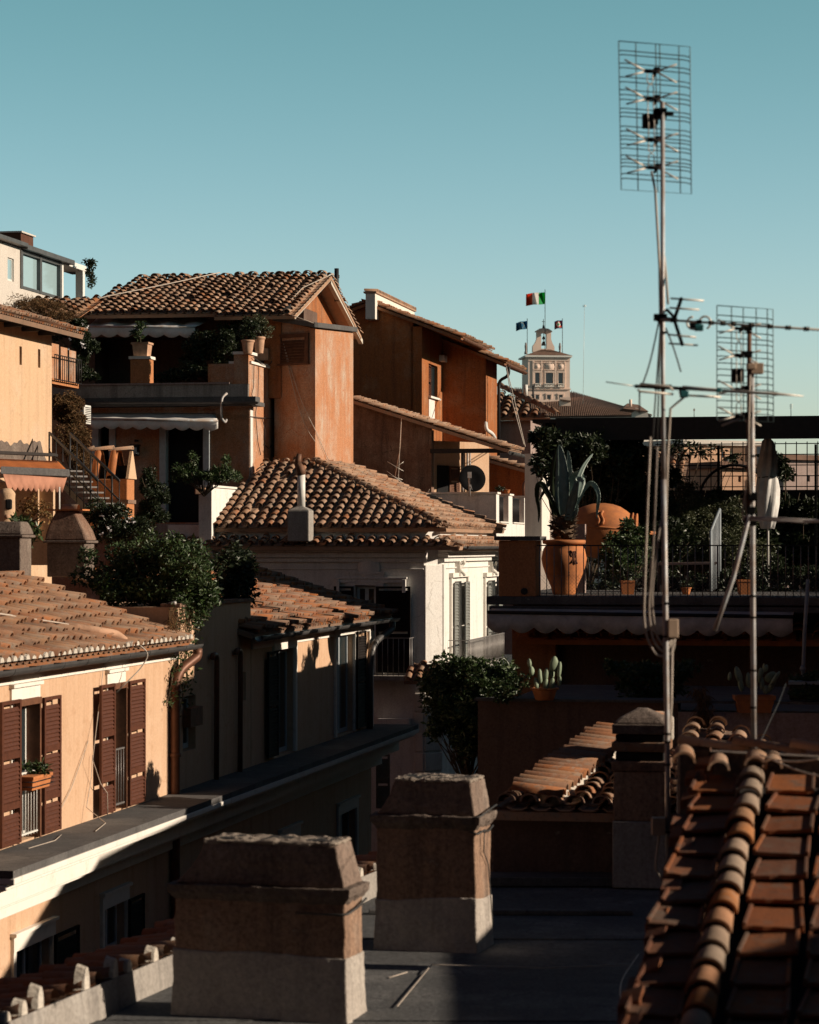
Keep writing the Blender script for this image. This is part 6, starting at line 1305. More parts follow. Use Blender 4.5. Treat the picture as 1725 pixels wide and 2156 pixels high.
def big_chimney(label, pxl, pxr, y, pytop, pyl0, pyl1, mid_px, slope_px, depth, pale_py, top_l, top_r):
    """plastered stack: shaft with pale base, projecting ledge, sloping hood"""
    w = W.px(pxr, y, V(0.966, -0.259, 0)); a = w.u(pxl); L = -a
    zt, z1, z0, zp_ = w.z(pxr, pytop), w.z(pxr, pyl0), w.z(pxr, pyl1), w.z(pxr, pale_py)
    mb = MB()
    n = 7; rings = []
    for z in [zp_ - 0.14 + (z0 - zp_ + 0.14) * i / 6 for i in range(7)]:
        rings.append([w.pt(a + rnd.uniform(-0.006, 0.006), rnd.uniform(-0.006, 0.006), z), w.pt(a * 0.5, rnd.uniform(-0.008, 0.008), z), w.pt(rnd.uniform(-0.008, 0.008), rnd.uniform(-0.006, 0.006), z), w.pt(rnd.uniform(-0.008, 0.008), -depth * 0.5, z), w.pt(0, -depth, z), w.pt(a, -depth, z)])
    mb.loft(rings)
    c = roughen(mb.build('chimney', M['chim'], nh, bevel=0.012, label=label))
    mb = MB(); rings = []
    for i in range(6):
        z = FZ + (zp_ - 0.002 - FZ) * i / 5 ; k = 0.012 + 0.02 * (1 - i / 5) ** 3
        jz = (lambda: z + (rnd.uniform(-0.05, 0.03) if i == 5 else 0)); rings.append([w.pt(a - k, k + rnd.uniform(-0.005, 0.005), jz()), w.pt(a * 0.8, k, jz()), w.pt(a * 0.5, k + rnd.uniform(-0.008, 0.008), jz()), w.pt(a * 0.25, k, jz()), w.pt(k, k, jz()), w.pt(k, -depth * 0.5, jz()), w.pt(k, -depth - k, jz()), w.pt(a - k, -depth - k, jz())])
    mb.loft(rings); roughen(mb.build('base', M['chimbase'], c, bevel=0.012))
    mb = MB(); e = 0.045
    rings = [[w.pt(a - k, k, z), w.pt(a * 0.5, k + rnd.uniform(-0.006, 0.006), z + rnd.uniform(-0.006, 0.006)), w.pt(k, k, z), w.pt(k, -depth * 0.5, z + rnd.uniform(-0.008, 0.008)), w.pt(k, -depth - k, z), w.pt(a - k, -depth - k, z)] for z, k in ((z0 - 0.02, 0.0), (z0 + 0.01, e * 0.4), (z0 + 0.04, e), (z1 - 0.005, e + 0.008), (z1, e))]
    mb.loft(rings); roughen(mb.build('ledge', M['cap'], c, bevel=0.014), 4, 0.035, 0.12)
    mb = MB(); rings = []
    for i in range(8):
        t = i / 7; cv = 1 - (1 - t) ** 1.5; z = z1 + 0.001 + (zt - z1) * t
        il, ir = top_l * L * cv, top_r * L * t; idp = depth * 0.04 * t
        rings.append([w.pt(a + il + rnd.uniform(-.005, .005), -idp, z), w.pt(a * 0.5, -idp + rnd.uniform(-0.006, 0.006), z), w.pt(-ir + rnd.uniform(-.006, .006), -idp, z), w.pt(-ir, -depth * 0.5, z), w.pt(-ir, -depth + idp, z), w.pt(a + il, -depth + idp, z)])
    mb.loft(rings); roughen(mb.build('hood', M['chimhood'], c, bevel=0.014), 4, 0.022, 0.35)
    mb = MB(); il, ir = top_l * L, top_r * L   # rough rim with flue holes
    w.box(mb, a + il + 0.002, -ir - 0.002, zt + 0.001, zt + 0.028, -depth * 0.95, -depth * 0.04 + 0.004); roughen(mb.build('rim', M['lichen'], c, bevel=0.01), 5, 0.05, 0.12)
    k = 3
    for i in range(k):
        mb = MB(); u = a + il + (L - il - ir) * (i + 0.5) / k; w.box(mb, u - 0.10, u + 0.10, zt + 0.002, zt + 0.031, -depth * 0.8, -depth * 0.2); mb.build('flue_hole', M['void'], c)
    return c, w, a
c1_, w1, a1 = big_chimney('biggest nearest chimney, out of focus, with pale base', 368, 727, 13.55, 1784, 1872, 1900, 0, 0, 0.50, 2010, 0.17, 0.06)
c2_, w2, a2 = big_chimney('chimney with curved hood and pale plaster base, second from the camera', 793, 1001, 15.9, 1650, 1720, 1745, 0, 0, 0.62, 1895, 0.17, 0.05)
# wires tied round the chimneys
def zz(w, px, py): return w.z(px, py)
mb = MB(); z2 = lambda py: w2.z(1001, py)
mb.tube([w2.pt(-0.02, 0.06, z2(1722)), w2.pt(0.06, 0.03, z2(1718)), w2.pt(0.06, -0.3, z2(1712)), w2.pt(0.05, -0.66, z2(1708))], 0.008, 5)
mb.tube([w2.pt(-0.05, 0.012, z2(1752)), w2.pt(0.03, 0.02, z2(1756)), w2.pt(0.04, -0.2, z2(1752)), w2.pt(0.03, -0.4, z2(1760)), w2.pt(0.025, -0.62, z2(1752))], 0.009, 5)
mb.tube([w2.pt(0.04, -0.2, z2(1752)), w2.pt(0.03, -0.22, z2(1800)), w2.pt(0.03, -0.4, z2(1830)), w2.pt(0.04, -0.48, z2(1920)), w2.pt(0.05, -0.5, z2(1960))], 0.006, 5); mb.build('chimney_wires', M['darkcable'], c2_)
mb = MB(); z1_ = lambda py: w1.z(727, py); mb.tube([w1.pt(-0.4, 0.03, z1_(1925)), w1.pt(-0.03, 0.03, z1_(1926)), w1.pt(0.03, 0.02, z1_(1924)), w1.pt(0.035, -0.25, z1_(1918)), w1.pt(0.03, -0.5, z1_(1908))], 0.010, 5); mb.build('chimney_wires', M['darkcable'], c1_)
wires(nh, 'roof_cables', 'cable', [[V(street_x(22) + 2.2, 21.7, FZ + 0.045), V(0.2, 23.9, FZ + 0.04), V(1.2, 23.7, FZ + 0.04), V(2.0, 23.9, FZ + 0.04)], bend([P(1345, 2010, 14.6), P(1310, 2060, 14.0), P(1305, 2090, 13.4), P(1312, 2140, 12.9)]) , [V(-0.18, 23.2, FZ + 0.035), V(-0.02, 23.5, FZ + 0.035)]], 0.006)

# low tile roof between the flat roof and the terrace
ml = thing('low_house', 'low dark house with a sunlit row of verge tiles and mortar below the cactus terrace', 'house', P(1180, 1870, 19.6))
WY = W(P(1040, HY, 19.4), RD); uy = WY.u(1560)
mb = MB(); WY.box(mb, 0.0, uy, FZ, WY.z(1200, 1702), -4.5, 0); mb.build('wall', M['darkwall'], ml)
Oe = WY.pt(0.02, 0.14, WY.z(1040, 1700)); up = SD + Z * 0.045
mb = MB(); tiles(mb, Oe, RD, up, [(0, 0), (uy, 0), (uy, 5.0), (0.35, 5.0)], 0.27, 0.10, 0.42, 8, 95, rough=1.4); mb.build('roof', M['tile'], ml)
# verge: mortared stub of an upper slope, tiles lying across
va, vb = P(1118, 1684, 19.5), P(1288, 1552, 22.6)
vd = (vb - va); Lv = vd.length; vd.normalize(); cross = V(1, -0.55, -0.12).normalized()
mb = MB(); nrm = cross.cross(vd).normalized(); nrm = nrm if nrm.z > 0 else -nrm
k = 0.0; i = 0
while k < Lv:
    p0 = va + vd * k + Z * 0.10; ln2 = 0.62
    cover(mb, p0 + cross * (0.42 + rnd.uniform(-0.03, 0.03)) + Z * rnd.uniform(0, 0.02), p0 - cross * (ln2 - 0.42 + rnd.uniform(0, 0.08)), vd, nrm, 0.108, 0.088, 8); k += 0.262; i += 1
mb.build('verge_tiles', M['tilebrown'], ml)
mb = MB(); q = va + cross * 0.36; mb.prism([q - Z * 0.28, q + vd * Lv - Z * 0.28, q + vd * Lv + Z * 0.10, q + Z * 0.10], -cross * 0.3); mb.build('verge_mortar', M['mortar'], ml, bevel=0.02)
mb = MB(); tiles(mb, P(1418, 1588, 20.4), RD, SD + Z * 0.16, [(0, 0), (1.4, 0), (0.55, 1.4), (0, 1.5)], 0.30, 0.11, 0.44, 8, 97, rough=1.5); mb.build('side_slope', M['tile'], ml)
mb = MB(); mb.obox(P(1392, 1560, 20.6), V(0.16, 0, 0.0), V(0, 0.9, 0), Z * 0.30); mb.build('mortar_block', M['mortar'], ml, bevel=0.03)
mb = MB()
for k in range(7): cover(mb, P(1412, 1540, 20.6) + V(0, 0.14 * k, 0.12), P(1400, 1536, 20.6) + V(-0.25, 0.14 * k, 0.12), V(0, 1, 0), Z, 0.075, 0.07, 6)
mb.build('block_tiles', M['tile'], ml)
# third chimney, slender, with stacked caps
ch3 = thing('slender_chimney', 'slender brown chimney with stepped flat caps standing behind the tall antenna mast', 'chimney', P(1345, 1868, 19.0))
w = W.px(1402, 18.8, RD); a = w.u(1292)
def st(za, zb, k, mat, nm, bv=0.012):
    m_ = MB(); w.box(m_, a - k, k, w.z(1400, zb), w.z(1400, za), -0.62 - k, k); m_.build(nm, M[mat], ch3, bevel=bv)
st(1626, 1730, 0.0, 'chim', 'shaft'); st(1731, 1872, 0.012, 'greystucco', 'base'); st(1604, 1625, 0.02, 'brown', 'lower_band'); st(1585, 1603, -0.02, 'void', 'lower_slot'); st(1564, 1584, 0.02, 'tilebrown', 'middle_slab'); st(1548, 1563, -0.02, 'void', 'upper_slot'); st(1526, 1547, 0.015, 'cap', 'upper_slab')
mb = MB(); zt, zk = w.z(1400, 1526), w.z(1400, 1495)
mb.loft([[w.pt(a - 0.01, 0.01, zt + 0.002), w.pt(0.01, 0.01, zt + 0.002), w.pt(0.01, -0.63, zt + 0.002), w.pt(a - 0.01, -0.63, zt + 0.002)], [w.pt(a + 0.06, -0.05, zt + 0.07), w.pt(-0.06, -0.05, zt + 0.07), w.pt(-0.06, -0.57, zt + 0.07), w.pt(a + 0.06, -0.57, zt + 0.07)], [w.pt(a * 0.6, -0.25, zk), w.pt(a * 0.4, -0.25, zk), w.pt(a * 0.4, -0.4, zk), w.pt(a * 0.6, -0.4, zk)]]); mb.build('cap', M['cap'], ch3, bevel=0.03)

# tiled roof in the lower right corner
A0, B0 = P(1588, 1650, 11.5), P(1484, 2125, 8.95); up_ = (A0 - B0); Lr = up_.length; up_.normalize()
B1 = B0 - up_ * 1.6; Lr += 1.6
er = V(up_.y, -up_.x, 0).normalized(); nr = er.cross(up_).normalized()
COLS = [(-0.235, 0.15), (0.285, 0.165), (0.655, 0.165), (1.02, 0.165), (1.40, 0.165), (1.78, 0.165), (2.2, 0.17), (2.6, 0.17), (3.0, 0.17)]
mb = MB(); mb.prism([B1 - er * 0.38 - nr * 0.10, B1 + er * 3.2 - nr * 0.10, B1 + er * 3.2 + up_ * (Lr + 0.25) - nr * 0.10, B1 - er * 0.38 + up_ * (Lr + 0.25) - nr * 0.10], -nr * 0.12); mb.build('roof_deck', M['darkwood'], nh)
mb = MB(); q0_, q1_ = B1 - er * 0.33, B1 + er * 3.1
mb.prism([V(q0_.x, q0_.y, FZ + 0.05), V(q1_.x, q1_.y, FZ + 0.05), q1_ - nr * 0.23, q0_ - nr * 0.23], up_ * Lr - Z * (up_.z * Lr) * 0 ); mb.build('roof_wall', M['darkwall'], nh)
mb = MB(); g = random.Random(5)
for u, hw in COLS:
    k = -0.1 + g.uniform(0, 0.2)
    while k < Lr - 0.05:
        L2 = 0.53; yaw = g.gauss(0, 0.022); w0, w1_ = hw * g.uniform(0.96, 1.05), hw * 0.9
        ee, uu = (er + up_ * yaw).normalized(), (up_ - er * yaw).normalized(); o_ = B1 + er * (u + g.gauss(0, 0.012)) + up_ * (k + g.uniform(-0.015, 0.015))
        dz = g.uniform(0, 0.022); tl = g.uniform(-0.012, 0.012); N_ = 6; lo, hi = [], []
        for i in range(N_ + 1):   # worn, slightly ragged lower edge
            f = i / N_ * 2 - 1; lo.append(o_ + ee * w0 * f + uu * g.uniform(-0.008, 0.008) + nr * (0.040 + dz + tl * f)); hi.append(o_ + ee * w1_ * f + uu * L2 + nr * (0.002 + tl * f))
        m_ = N_ + 1; th = 0.026; vs = lo + hi + [q + nr * th for q in lo] + [q + nr * th for q in hi]
        fs = [f_ for i in range(N_) for f_ in ((2 * m_ + i, 2 * m_ + i + 1, 3 * m_ + i + 1, 3 * m_ + i), (i, m_ + i, m_ + i + 1, i + 1), (i, i + 1, 2 * m_ + i + 1, 2 * m_ + i), (m_ + i, 3 * m_ + i, 3 * m_ + i + 1, m_ + i + 1))] + [(0, 2 * m_, 3 * m_, m_), (N_, m_ + N_, 3 * m_ + N_, 2 * m_ + N_)]
        mb.add(vs, fs)
        for s_ in (-1, 1):
            a_, b_ = o_ + ee * s_ * w0 + nr * (0.066 + dz + tl * s_), o_ + ee * s_ * w1_ + uu * L2 + nr * (0.028 + tl * s_); q = -ee * s_ * 0.022
            mb.loft([[a_, a_ + q, a_ + q + nr * 0.016, a_ + nr * 0.018], [b_, b_ + q, b_ + q + nr * 0.016, b_ + nr * 0.018]])
        k += 0.44
mb.build('flat_tiles', M['tileflat'], nh, bevel=0.004)
mb = MB()
for ci in range(0, 1):
    k = -0.05
    while k < Lr - 0.05:
        o_ = B1 + er * (ci * 0.4 + g.uniform(-0.014, 0.014)) + up_ * k + nr * 0.075
        cover(mb, o_ + nr * g.uniform(0.02, 0.045), o_ + up_ * 0.40, er, nr, 0.089 * g.uniform(0.96, 1.06), 0.070, 12, 0.016); k += 0.32 * g.uniform(0.96, 1.04)
mb.build('cover_tiles', M['tilenear'], nh)
# ragged verge pieces and ridge along the top
mb = MB()
for k in range(24):
    o_ = B1 - er * (0.42 + g.uniform(-0.03, 0.05)) + up_ * (0.1 + k * 0.27); mb.obox(o_ - nr * 0.04, er * 0.12 + nr * g.uniform(-0.02, 0.05), up_ * g.uniform(0.16, 0.25), nr * g.uniform(0.05, 0.10))
mb.build('verge_tiles', M['tileflat'], nh, bevel=0.006)
tA, tB = P(1432, 1574, 12.0), P(1790, 1592, 11.6)
mb = MB(); ridge(mb, tA, tB, 0.06, 0.42, seed=15, seg=8); mb.build('ridge_tiles', M['tile'], nh)
mb = MB(); mb.prism([tA - Z * 0.02, tB - Z * 0.02, tB - Z * 0.6, tA - Z * 0.6], V(0, 0.2, 0)); mb.build('ridge_wall', M['cap'], nh)
mb = MB()
for a_, b_, k in ((1514, 1610, 0.09), (1590, 1600, 0.085), (1627, 1606, 0.085), (1440, 1595, 0.1)): cover(mb, P(a_, b_ + 12, 11.4), P(a_, b_ - 8, 11.85), V(1, 0, 0), Z, k * 0.85, k * 0.72, 8)
mb.build('stub_tiles', M['tile'], nh)
wires(nh, 'ridge_wire', 'cable', [catenary(P(1600, 1590, 11.5), P(1725, 1598, 11.2), 0.03), catenary(P(1627, 1600, 11.4), P(1760, 1640, 10.9), 0.02)], 0.006)
# stack of old tiles on the dark side
ts = thing('tile_stack', 'leaning stack of old roof tiles beside the foot of the slender chimney', 'tile stack', P(1450, 1660, 16.2))
mb = MB()
for k in range(6): q = P(1446, 1660 - k * 15, 16.2); mb.cbox(q + V(g.uniform(-.03, .03), 0, 0), 0.125, 0.14, 0.022, V(1, g.uniform(-.1, .1), 0).normalized(), V(0, 1, 0)); 
mb.build('tiles', M['tilebrown'], ts, bevel=0.008)
# outdoor unit beside the roof
ac2 = thing('ac_unit', 'pale blue grey outdoor cooling unit tucked between the mast and the tiled roof', 'air conditioner', P(1462, 1830, 15.2))
WA2 = W(P(1425, HY, 15.0), RD); a, b = 0, WA2.u(1492); z0, z1 = WA2.z(1458, 1835), WA2.z(1458, 1652)
mb = MB(); WA2.box(mb, a, a + 0.05, z0, z1 - 0.07, -0.3, 0.0); WA2.box(mb, b - 0.05, b, z0, z1 - 0.07, -0.3, 0); WA2.box(mb, a, b, z1 - 0.069, z1, -0.32, 0.02); WA2.box(mb, a + 0.05, b - 0.05, z0, z0 + 0.05, -0.3, 0.0); mb.build('casing', M['postpaint'], ac2, bevel=0.012)
mb = MB(); WA2.box(mb, a + 0.055, b - 0.055, z0 + 0.055, z1 - 0.075, -0.29, -0.04)
z = z0 + 0.08
while z < z1 - 0.1: WA2.box(mb, a + 0.056, b - 0.056, z, z + 0.012, -0.039, -0.012); z += 0.03
mb.build('grille', M['iron'], ac2)

# ------------------------------------------------------------------ aerials
ym = 12.0
m1 = thing('antenna_mast', 'tall galvanised mast carrying a big grid television antenna and long yagi booms', 'antenna', P(1408, 1858, ym))
mb = MB(); mb.tube([P(1408, 1858, ym), P(1406, 1600, ym), P(1401, 1250, ym), P(1398, 1010, ym)], 0.019, 14); mb.tube([P(1398, 1010, ym), P(1396, 800, ym), P(1395.5, 215, ym)], 0.0155, 14); mb.build('pole', M['galv'], m1)
mb = MB(); mb.tube([P(1410, 1870, ym), P(1411, 1930, ym), P(1410, 2010, 12.3)], 0.02, 8); mb.tube([P(1398, 1870, ym), P(1398, 1985, ym)], 0.014, 6); mb.cbox(P(1409, 1862, ym), 0.03, 0.03, 0.02); mb.build('foot_bracket', M['rust'], m1)
def grid_antenna(par, corner, y, nbars, bays, box_, scale, ret):
    """corner = (tl, tr, br, bl) pixels with depth offsets; wire reflector, four bow-tie bays and a balun box"""
    tl, tr, br, bl = [P(a, b, y + c) for a, b, c in corner]
    ga = bpy.data.objects.new('grid_antenna', None); COL.objects.link(ga); ga.parent = par; BASE[ga] = BASE[par]; ga.empty_display_size = 0.1
    mb = MB(); r = 0.0042
    def q(s, t): return tl.lerp(tr, s).lerp(bl.lerp(br, s), t)
    mb.tube([tl, tr, br, bl, tl], r, 5)
    for s in ret[0]: mb.tube([q(s, 0), q(s, 1)], r, 5)
    for t in ret[1]: mb.tube([q(0, t), q(0.06, t - 0.004), q(0.92, t), q(0.985, t + 0.006), q(1, t + 0.012)], r, 5)
    mb.build('reflector', M['wire'], ga)
    for cx, cy, w_ in bays:
        mb = MB()
        c = P(cx, cy, y - 0.12); s_ = scale * y / 3600
        mb.tube([c - V(9 * s_, 0, -1 * s_), c + V(9 * s_, 0, 0)], 7 * s_ * 0.62, 8); mb.cbox(c + V(15 * s_, 0.06, 5 * s_), 6 * s_, 0.03, 5.5 * s_); mb.tube([c + V(8 * s_, 0, 0), c + V(14 * s_, 0.1, 2 * s_), c + V(14 * s_, 0.26, 2 * s_)], 0.012, 6)
        for dx0, dx1, dz1 in ((-8, -54, 22), (-8, -52, -13), (12, 54, 12), (12, 54, -26)):
            rd = MB(); rd.tube([c + V(dx0 * s_, 0, 0), c + V(dx1 * s_, -0.05, dz1 * s_)], 0.0062, 6); rd.build('dipole', M['alu'], ga)
        mb.build('insulator', M['blackplastic'], ga)
    mb = MB(); a = P(box_[0], box_[1], y - 0.10); mb.cbox(a, box_[2] * y / 3600, 0.035, box_[3] * y / 3600, V(0.95, 0.3, 0).normalized(), V(-0.3, 0.95, 0).normalized())
    for k in range(6): mb.cbox(a + V(0.004, -0.04, (k - 2.5) * box_[3] * y / 3600 * 0.3), box_[2] * y / 3600 * 0.7, 0.004, 0.006)
    mb.build('balun_box', M['blackplastic'], ga, bevel=0.004)
    mb = MB()
    for s_ in (-6, 6):
        for i in range(len(bays) - 1):
            (x0, y0_, _), (x1, y1_, _) = bays[i], bays[i + 1]; e = s_ * scale
            mb.tube([P(x0 + e, y0_ + 4, y - 0.13), P(x0 + e, y0_ + (y1_ - y0_) * 0.38, y - 0.13), P(x1 - e * (1 if i != 1 else -1), y0_ + (y1_ - y0_) * 0.55, y - 0.13), P(x1 - e * (1 if i != 1 else -1), y1_ - 4, y - 0.13)], 0.004, 5)
    mb.build('phasing_lines', M['alu'], ga)
    return ga
vb_ = [0.24, 0.52, 0.575, 0.845]
hb = [x / 1080 for x in (70, 100, 162, 195, 262, 297, 355, 390, 425, 490, 520, 550, 620, 655, 690, 715, 750, 780, 830, 860, 885, 912, 965, 1000)]
grid_antenna(m1, ((1303, 86, 0), (1453, 98, 0.0), (1456, 408, 0.0), (1308.5, 399, 0)), ym + 0.25, 24, [(1369, 150, 0), (1370.5, 208, 0), (1372, 295, 0), (1372, 353, 0)], (1367, 255, 12, 15), 1.0, (vb_, hb))
mb = MB(); mb.cbox(P(1391, 237, ym) + V(0, 0.05, 0), 0.045, 0.05, 0.035); mb.cbox(P(1404, 239, ym), 0.05, 0.012, 0.012); mb.tube([P(1384, 230, ym), P(1384, 262, ym)], 0.012, 6); mb.cbox(P(1398, 232, ym), 0.02, 0.04, 0.012); mb.build('clamp', M['blackplastic'], m1, bevel=0.004)
# upper yagi
ya = bpy.data.objects.new('yagi_antenna', None); COL.objects.link(ya); ya.parent = m1; BASE[ya] = BASE[m1]
mb = MB(); b0_, b1_ = P(1383, 672, ym - 0.1), P(1800, 699, ym - 0.4); mb.tube([b0_, b1_], 0.0085, 8); mb.build('boom', M['alu'], ya)
mb = MB()
for px in (1418, 1474, 1500, 1525, 1547, 1585, 1624, 1662, 1700):
    f = (px - 1383) / (1800 - 1383); c = b0_.lerp(b1_, f); mb.cbox(c, 0.018, 0.016, 0.014)
mb.tube([P(1383, 672, ym - .1), P(1425, 673, ym - .1)], 0.017, 8); mb.cbox(P(1391, 668, ym), 0.045, 0.04, 0.022); mb.tube([P(1398, 655, ym), P(1405, 652, ym), P(1424, 672, ym - .1)], 0.012, 6)
for a, b in (((1421, 670), (1435, 628)), ((1421, 676), (1437, 726))): mb.tube([P(*a, ym - .1), P(*b, ym - .22)], 0.013, 7)
mb.cbox(P(1462, 684, ym - .1), 0.03, 0.03, 0.02); mb.build('brackets', M['blackplastic'], ya)
mb = MB()
for a, b, c_, d in ((1412, 628, 1482, 633), (1410, 648, 1473, 652), (1406, 704, 1466, 710), (1408, 723, 1470, 727)): mb.tube([P(a, b, ym - .2), P(c_, d, ym - .2)], 0.0065, 6)
for cx, ph_ in ((1460, 0), (1485, 0)):   # folded loop
    mb.tube([P(cx + 13 * math.cos(t), 680 + (13 if ph_ == 0 else 10) * math.sin(t), ym - .12 + 0.0 * t) for t in [math.pi * (0.15 + 1.35 * k / 16) for k in range(17)]] if cx == 1460 else [P(cx + 12 * math.cos(t), 679 + 13 * math.sin(t), ym - .12) for t in [-math.pi * 0.9 + math.pi * 1.3 * k / 16 for k in range(17)]], 0.0075, 6)
for px in (1500, 1525, 1547, 1585, 1624, 1662, 1700):
    f = (px - 1383) / (1800 - 1383); c = b0_.lerp(b1_, f); mb.tube([c - V(0.01, 0.13, 0), c + V(0.01, 0.13, 0)], 0.004, 5)
mb.build('elements', M['alu'], ya)
mb = MB(); mb.cbox(P(1472, 690, ym - .12), 0.03, 0.03, 0.022); mb.build('feed_box', M['tealplastic'], ya, bevel=0.006)
# lower VHF yagi
yb = bpy.data.objects.new('wide_antenna', None); COL.objects.link(yb); yb.parent = m1; BASE[yb] = BASE[m1]
mb = MB(); c0, c1 = P(1337, 813, ym - .05), P(1632, 829, ym - .15); mb.tube([c0, P(1440, 818, ym - .1)], 0.0125, 8); mb.build('clamp_bar', M['blackplastic'], yb)
mb = MB(); mb.tube([P(1440, 818, ym - .1), c1, P(1692, 834, ym - .15)], [0.011, 0.011, 0.004], 8); mb.build('boom', M['alu'], yb)
mb = MB(); mb.tube([P(1276, 804, ym - .05), c0], 0.004, 5); mb.build('rod', M['alu'], yb)
mb = MB()
def loop(x0, x1, yt0, yt1, yb0, yb1): mb.tube([P(x0 + 3, yt0 + 6, ym - .1), P(x0 + 6, yt0, ym - .1), P(x1 - 8, yt1, ym - .1), P(x1, yt1 + 8, ym - .1)], 0.008, 6); mb.tube([P(x0, yb0 - 4, ym - .1), P(x0 + 5, yb0, ym - .1), P(x1, yb1, ym - .1)], 0.008, 6)
loop(1343, 1418, 808, 814, 824, 830); loop(1432, 1518, 814, 820, 832, 836); mb.build('elements', M['alu'], yb)
mb = MB(); mb.cbox(P(1441, 830, ym - .12), 0.03, 0.03, 0.022); mb.build('feed_box', M['tealplastic'], yb, bevel=0.006)
for q in ((1514, 822), (1632, 829)): mb = MB(); mb.cbox(P(*q, ym - .13), 0.018, 0.014, 0.015); mb.build('boom_clip', M['tealplastic'], yb, bevel=0.006)
mb = MB(); mb.cbox(P(1396, 815, ym), 0.06, 0.03, 0.016); mb.cbox(P(1438, 822, ym - .1), 0.025, 0.02, 0.02); mb.build('clamp', M['blackplastic'], yb)
# junction boxes and cables
mb = MB(); mb.cbox(P(1417, 1323, ym) + V(0, -0.02, 0), 0.036, 0.03, 0.065); mb.build('junction_box', M['boxplastic'], m1, bevel=0.006)
mb = MB(); mb.cbox(P(1389, 1739, ym) + V(-0.01, -0.02, 0), 0.048, 0.03, 0.062); mb.build('junction_box', M['boxplastic'], m1, bevel=0.006)
wires(m1, 'loop_cables', 'cable', [bend([P(1370, 920, ym), P(1363, 1080, ym), P(1356, 1300, ym), P(1362, 1345, ym), P(1385, 1385, ym), P(1418, 1375, ym), P(1421, 1345, ym)]), bend([P(1385, 940, ym), P(1377, 1150, ym), P(1366, 1290, ym), P(1376, 1352, ym), P(1400, 1378, ym), P(1417, 1350, ym)]), bend([P(1392, 1098, ym), P(1380, 1180, ym), P(1372, 1270, ym), P(1383, 1340, ym), P(1400, 1365, ym), P(1414, 1348, ym)])], 0.0085)
wires(m1, 'down_cables', 'cable', [[P(1441, 836, ym - .1), P(1412, 860, ym), P(1406, 960, ym), P(1402, 1100, ym)], [P(1372, 360, ym), P(1380, 400, ym + .02), P(1389, 560, ym + .02), P(1391, 690, ym + .02)], [P(1399, 540, ym), P(1403, 580, ym), P(1407, 640, ym - .05)], [P(1416, 1345, ym), P(1414, 1480, ym), P(1409, 1560, ym)], bend([P(1389, 1757, ym), P(1383, 1800, ym), P(1380, 1830, ym), P(1397, 1855, ym), P(1405, 1862, ym)])], 0.009)
wires(m1, 'dark_cables', 'darkcable', [[P(1391, 690, ym + .02), P(1384, 790, ym + .02), P(1376, 900, ym + .02), P(1372, 960, ym + .02)], [P(1391, 690, ym + .03), P(1388, 800, ym + .03), P(1384, 930, ym + .02)], catenary(P(1388, 674, ym), P(1352, 812, ym), 0.05), catenary(P(1402, 690, ym), P(1434, 783, ym), -0.02), [P(1347, 824, ym), P(1347, 870, ym)]], 0.006)
mb = MB()
for py in (700, 1270, 1340, 1545, 1562, 1610, 1752): mb.tube([P(1396 + (py - 215) * 0.0074, py - 2, ym), P(1396 + (py - 215) * 0.0074, py + 2, ym)], 0.026, 10)
mb.build('hose_clips', M['blackplastic'], m1)

yn = 12.6
m2 = thing('antenna_mast', 'second shorter mast with rusty upper pole and grid antenna rising from the tile ridge', 'antenna', P(1588, 1592, yn))
mb = MB(); mb.tube([P(1588, 1592, yn), P(1586, 1300, yn), P(1585, 1100, yn), P(1583, 762, yn)], 0.0195, 12); mb.build('pole', M['galv'], m2)
mb = MB(); mb.tube([P(1577, 1080, yn), P(1577.5, 870, yn), P(1578.5, 685, yn)], 0.017, 10); mb.build('upper_pole', M['rust'], m2)
mb = MB(); mb.cbox(P(1594, 776, yn), 0.045, 0.04, 0.04); mb.tube([P(1574, 776, yn), P(1602, 778, yn)], 0.012, 6); mb.cbox(P(1582, 772, yn), 0.03, 0.05, 0.02); mb.build('clamp_plate', M['boxplastic'], m2, bevel=0.004)
grid_antenna(m2, ((1510, 643, 0), (1628, 651, 0), (1629, 888, 0), (1510, 884, 0)), yn + 0.25, 18, [(1556, 692, 0), (1556, 748, 0), (1556, 820, 0), (1556, 876, 0)], (1554, 790, 10.5, 14), 0.82, ([0.26, 0.47, 0.70, 0.90], [x / 18.5 for x in (1.6, 2.5, 4.2, 5.2, 6.0, 7.2, 8.2, 9.3, 10.3, 11.3, 12.4, 13.4, 14.4, 15.4, 16.5, 17.4)]))
for py in (692, 748, 820, 876): mb = MB(); mb.cbox(P(1576, py - 2, yn), 0.026, 0.04, 0.022); mb.build('clamp', M['blackplastic'], m2, bevel=0.003)
mb = MB(); mb.tube([P(1520, 896, yn), P(1546, 886, yn), P(1560, 882, yn)], 0.007, 5); mb.tube([P(1568, 884, yn), P(1582, 892, yn)], 0.007, 5); mb.build('stub_rods', M['alu'], m2)
mb = MB(); mb.tube([P(1505, 1328, yn - .05), P(1545, 1215, yn - .05), P(1572, 1110, yn - .02), P(1583, 1060, yn)], 0.0165, 8); mb.build('diagonal_brace', M['galv'], m2)
mb = MB(); mb.tube([P(1565, 1088, yn), P(1740, 1098, yn - .2)], 0.011, 7); mb.tube([P(1565, 1093, yn), P(1700, 1100, yn - .2)], 0.008, 6); mb.tube([P(1695, 1098, yn - .2), P(1800, 1094, yn - .4)], 0.012, 7); mb.build('lower_arm', M['galv'], m2)
mb = MB(); mb.cbox(P(1584, 1045, yn), 0.035, 0.035, 0.03); mb.cbox(P(1581, 1075, yn), 0.03, 0.035, 0.03); mb.cbox(P(1580, 1098, yn), 0.045, 0.03, 0.03); mb.build('brackets', M['blackplastic'], m2, bevel=0.006)
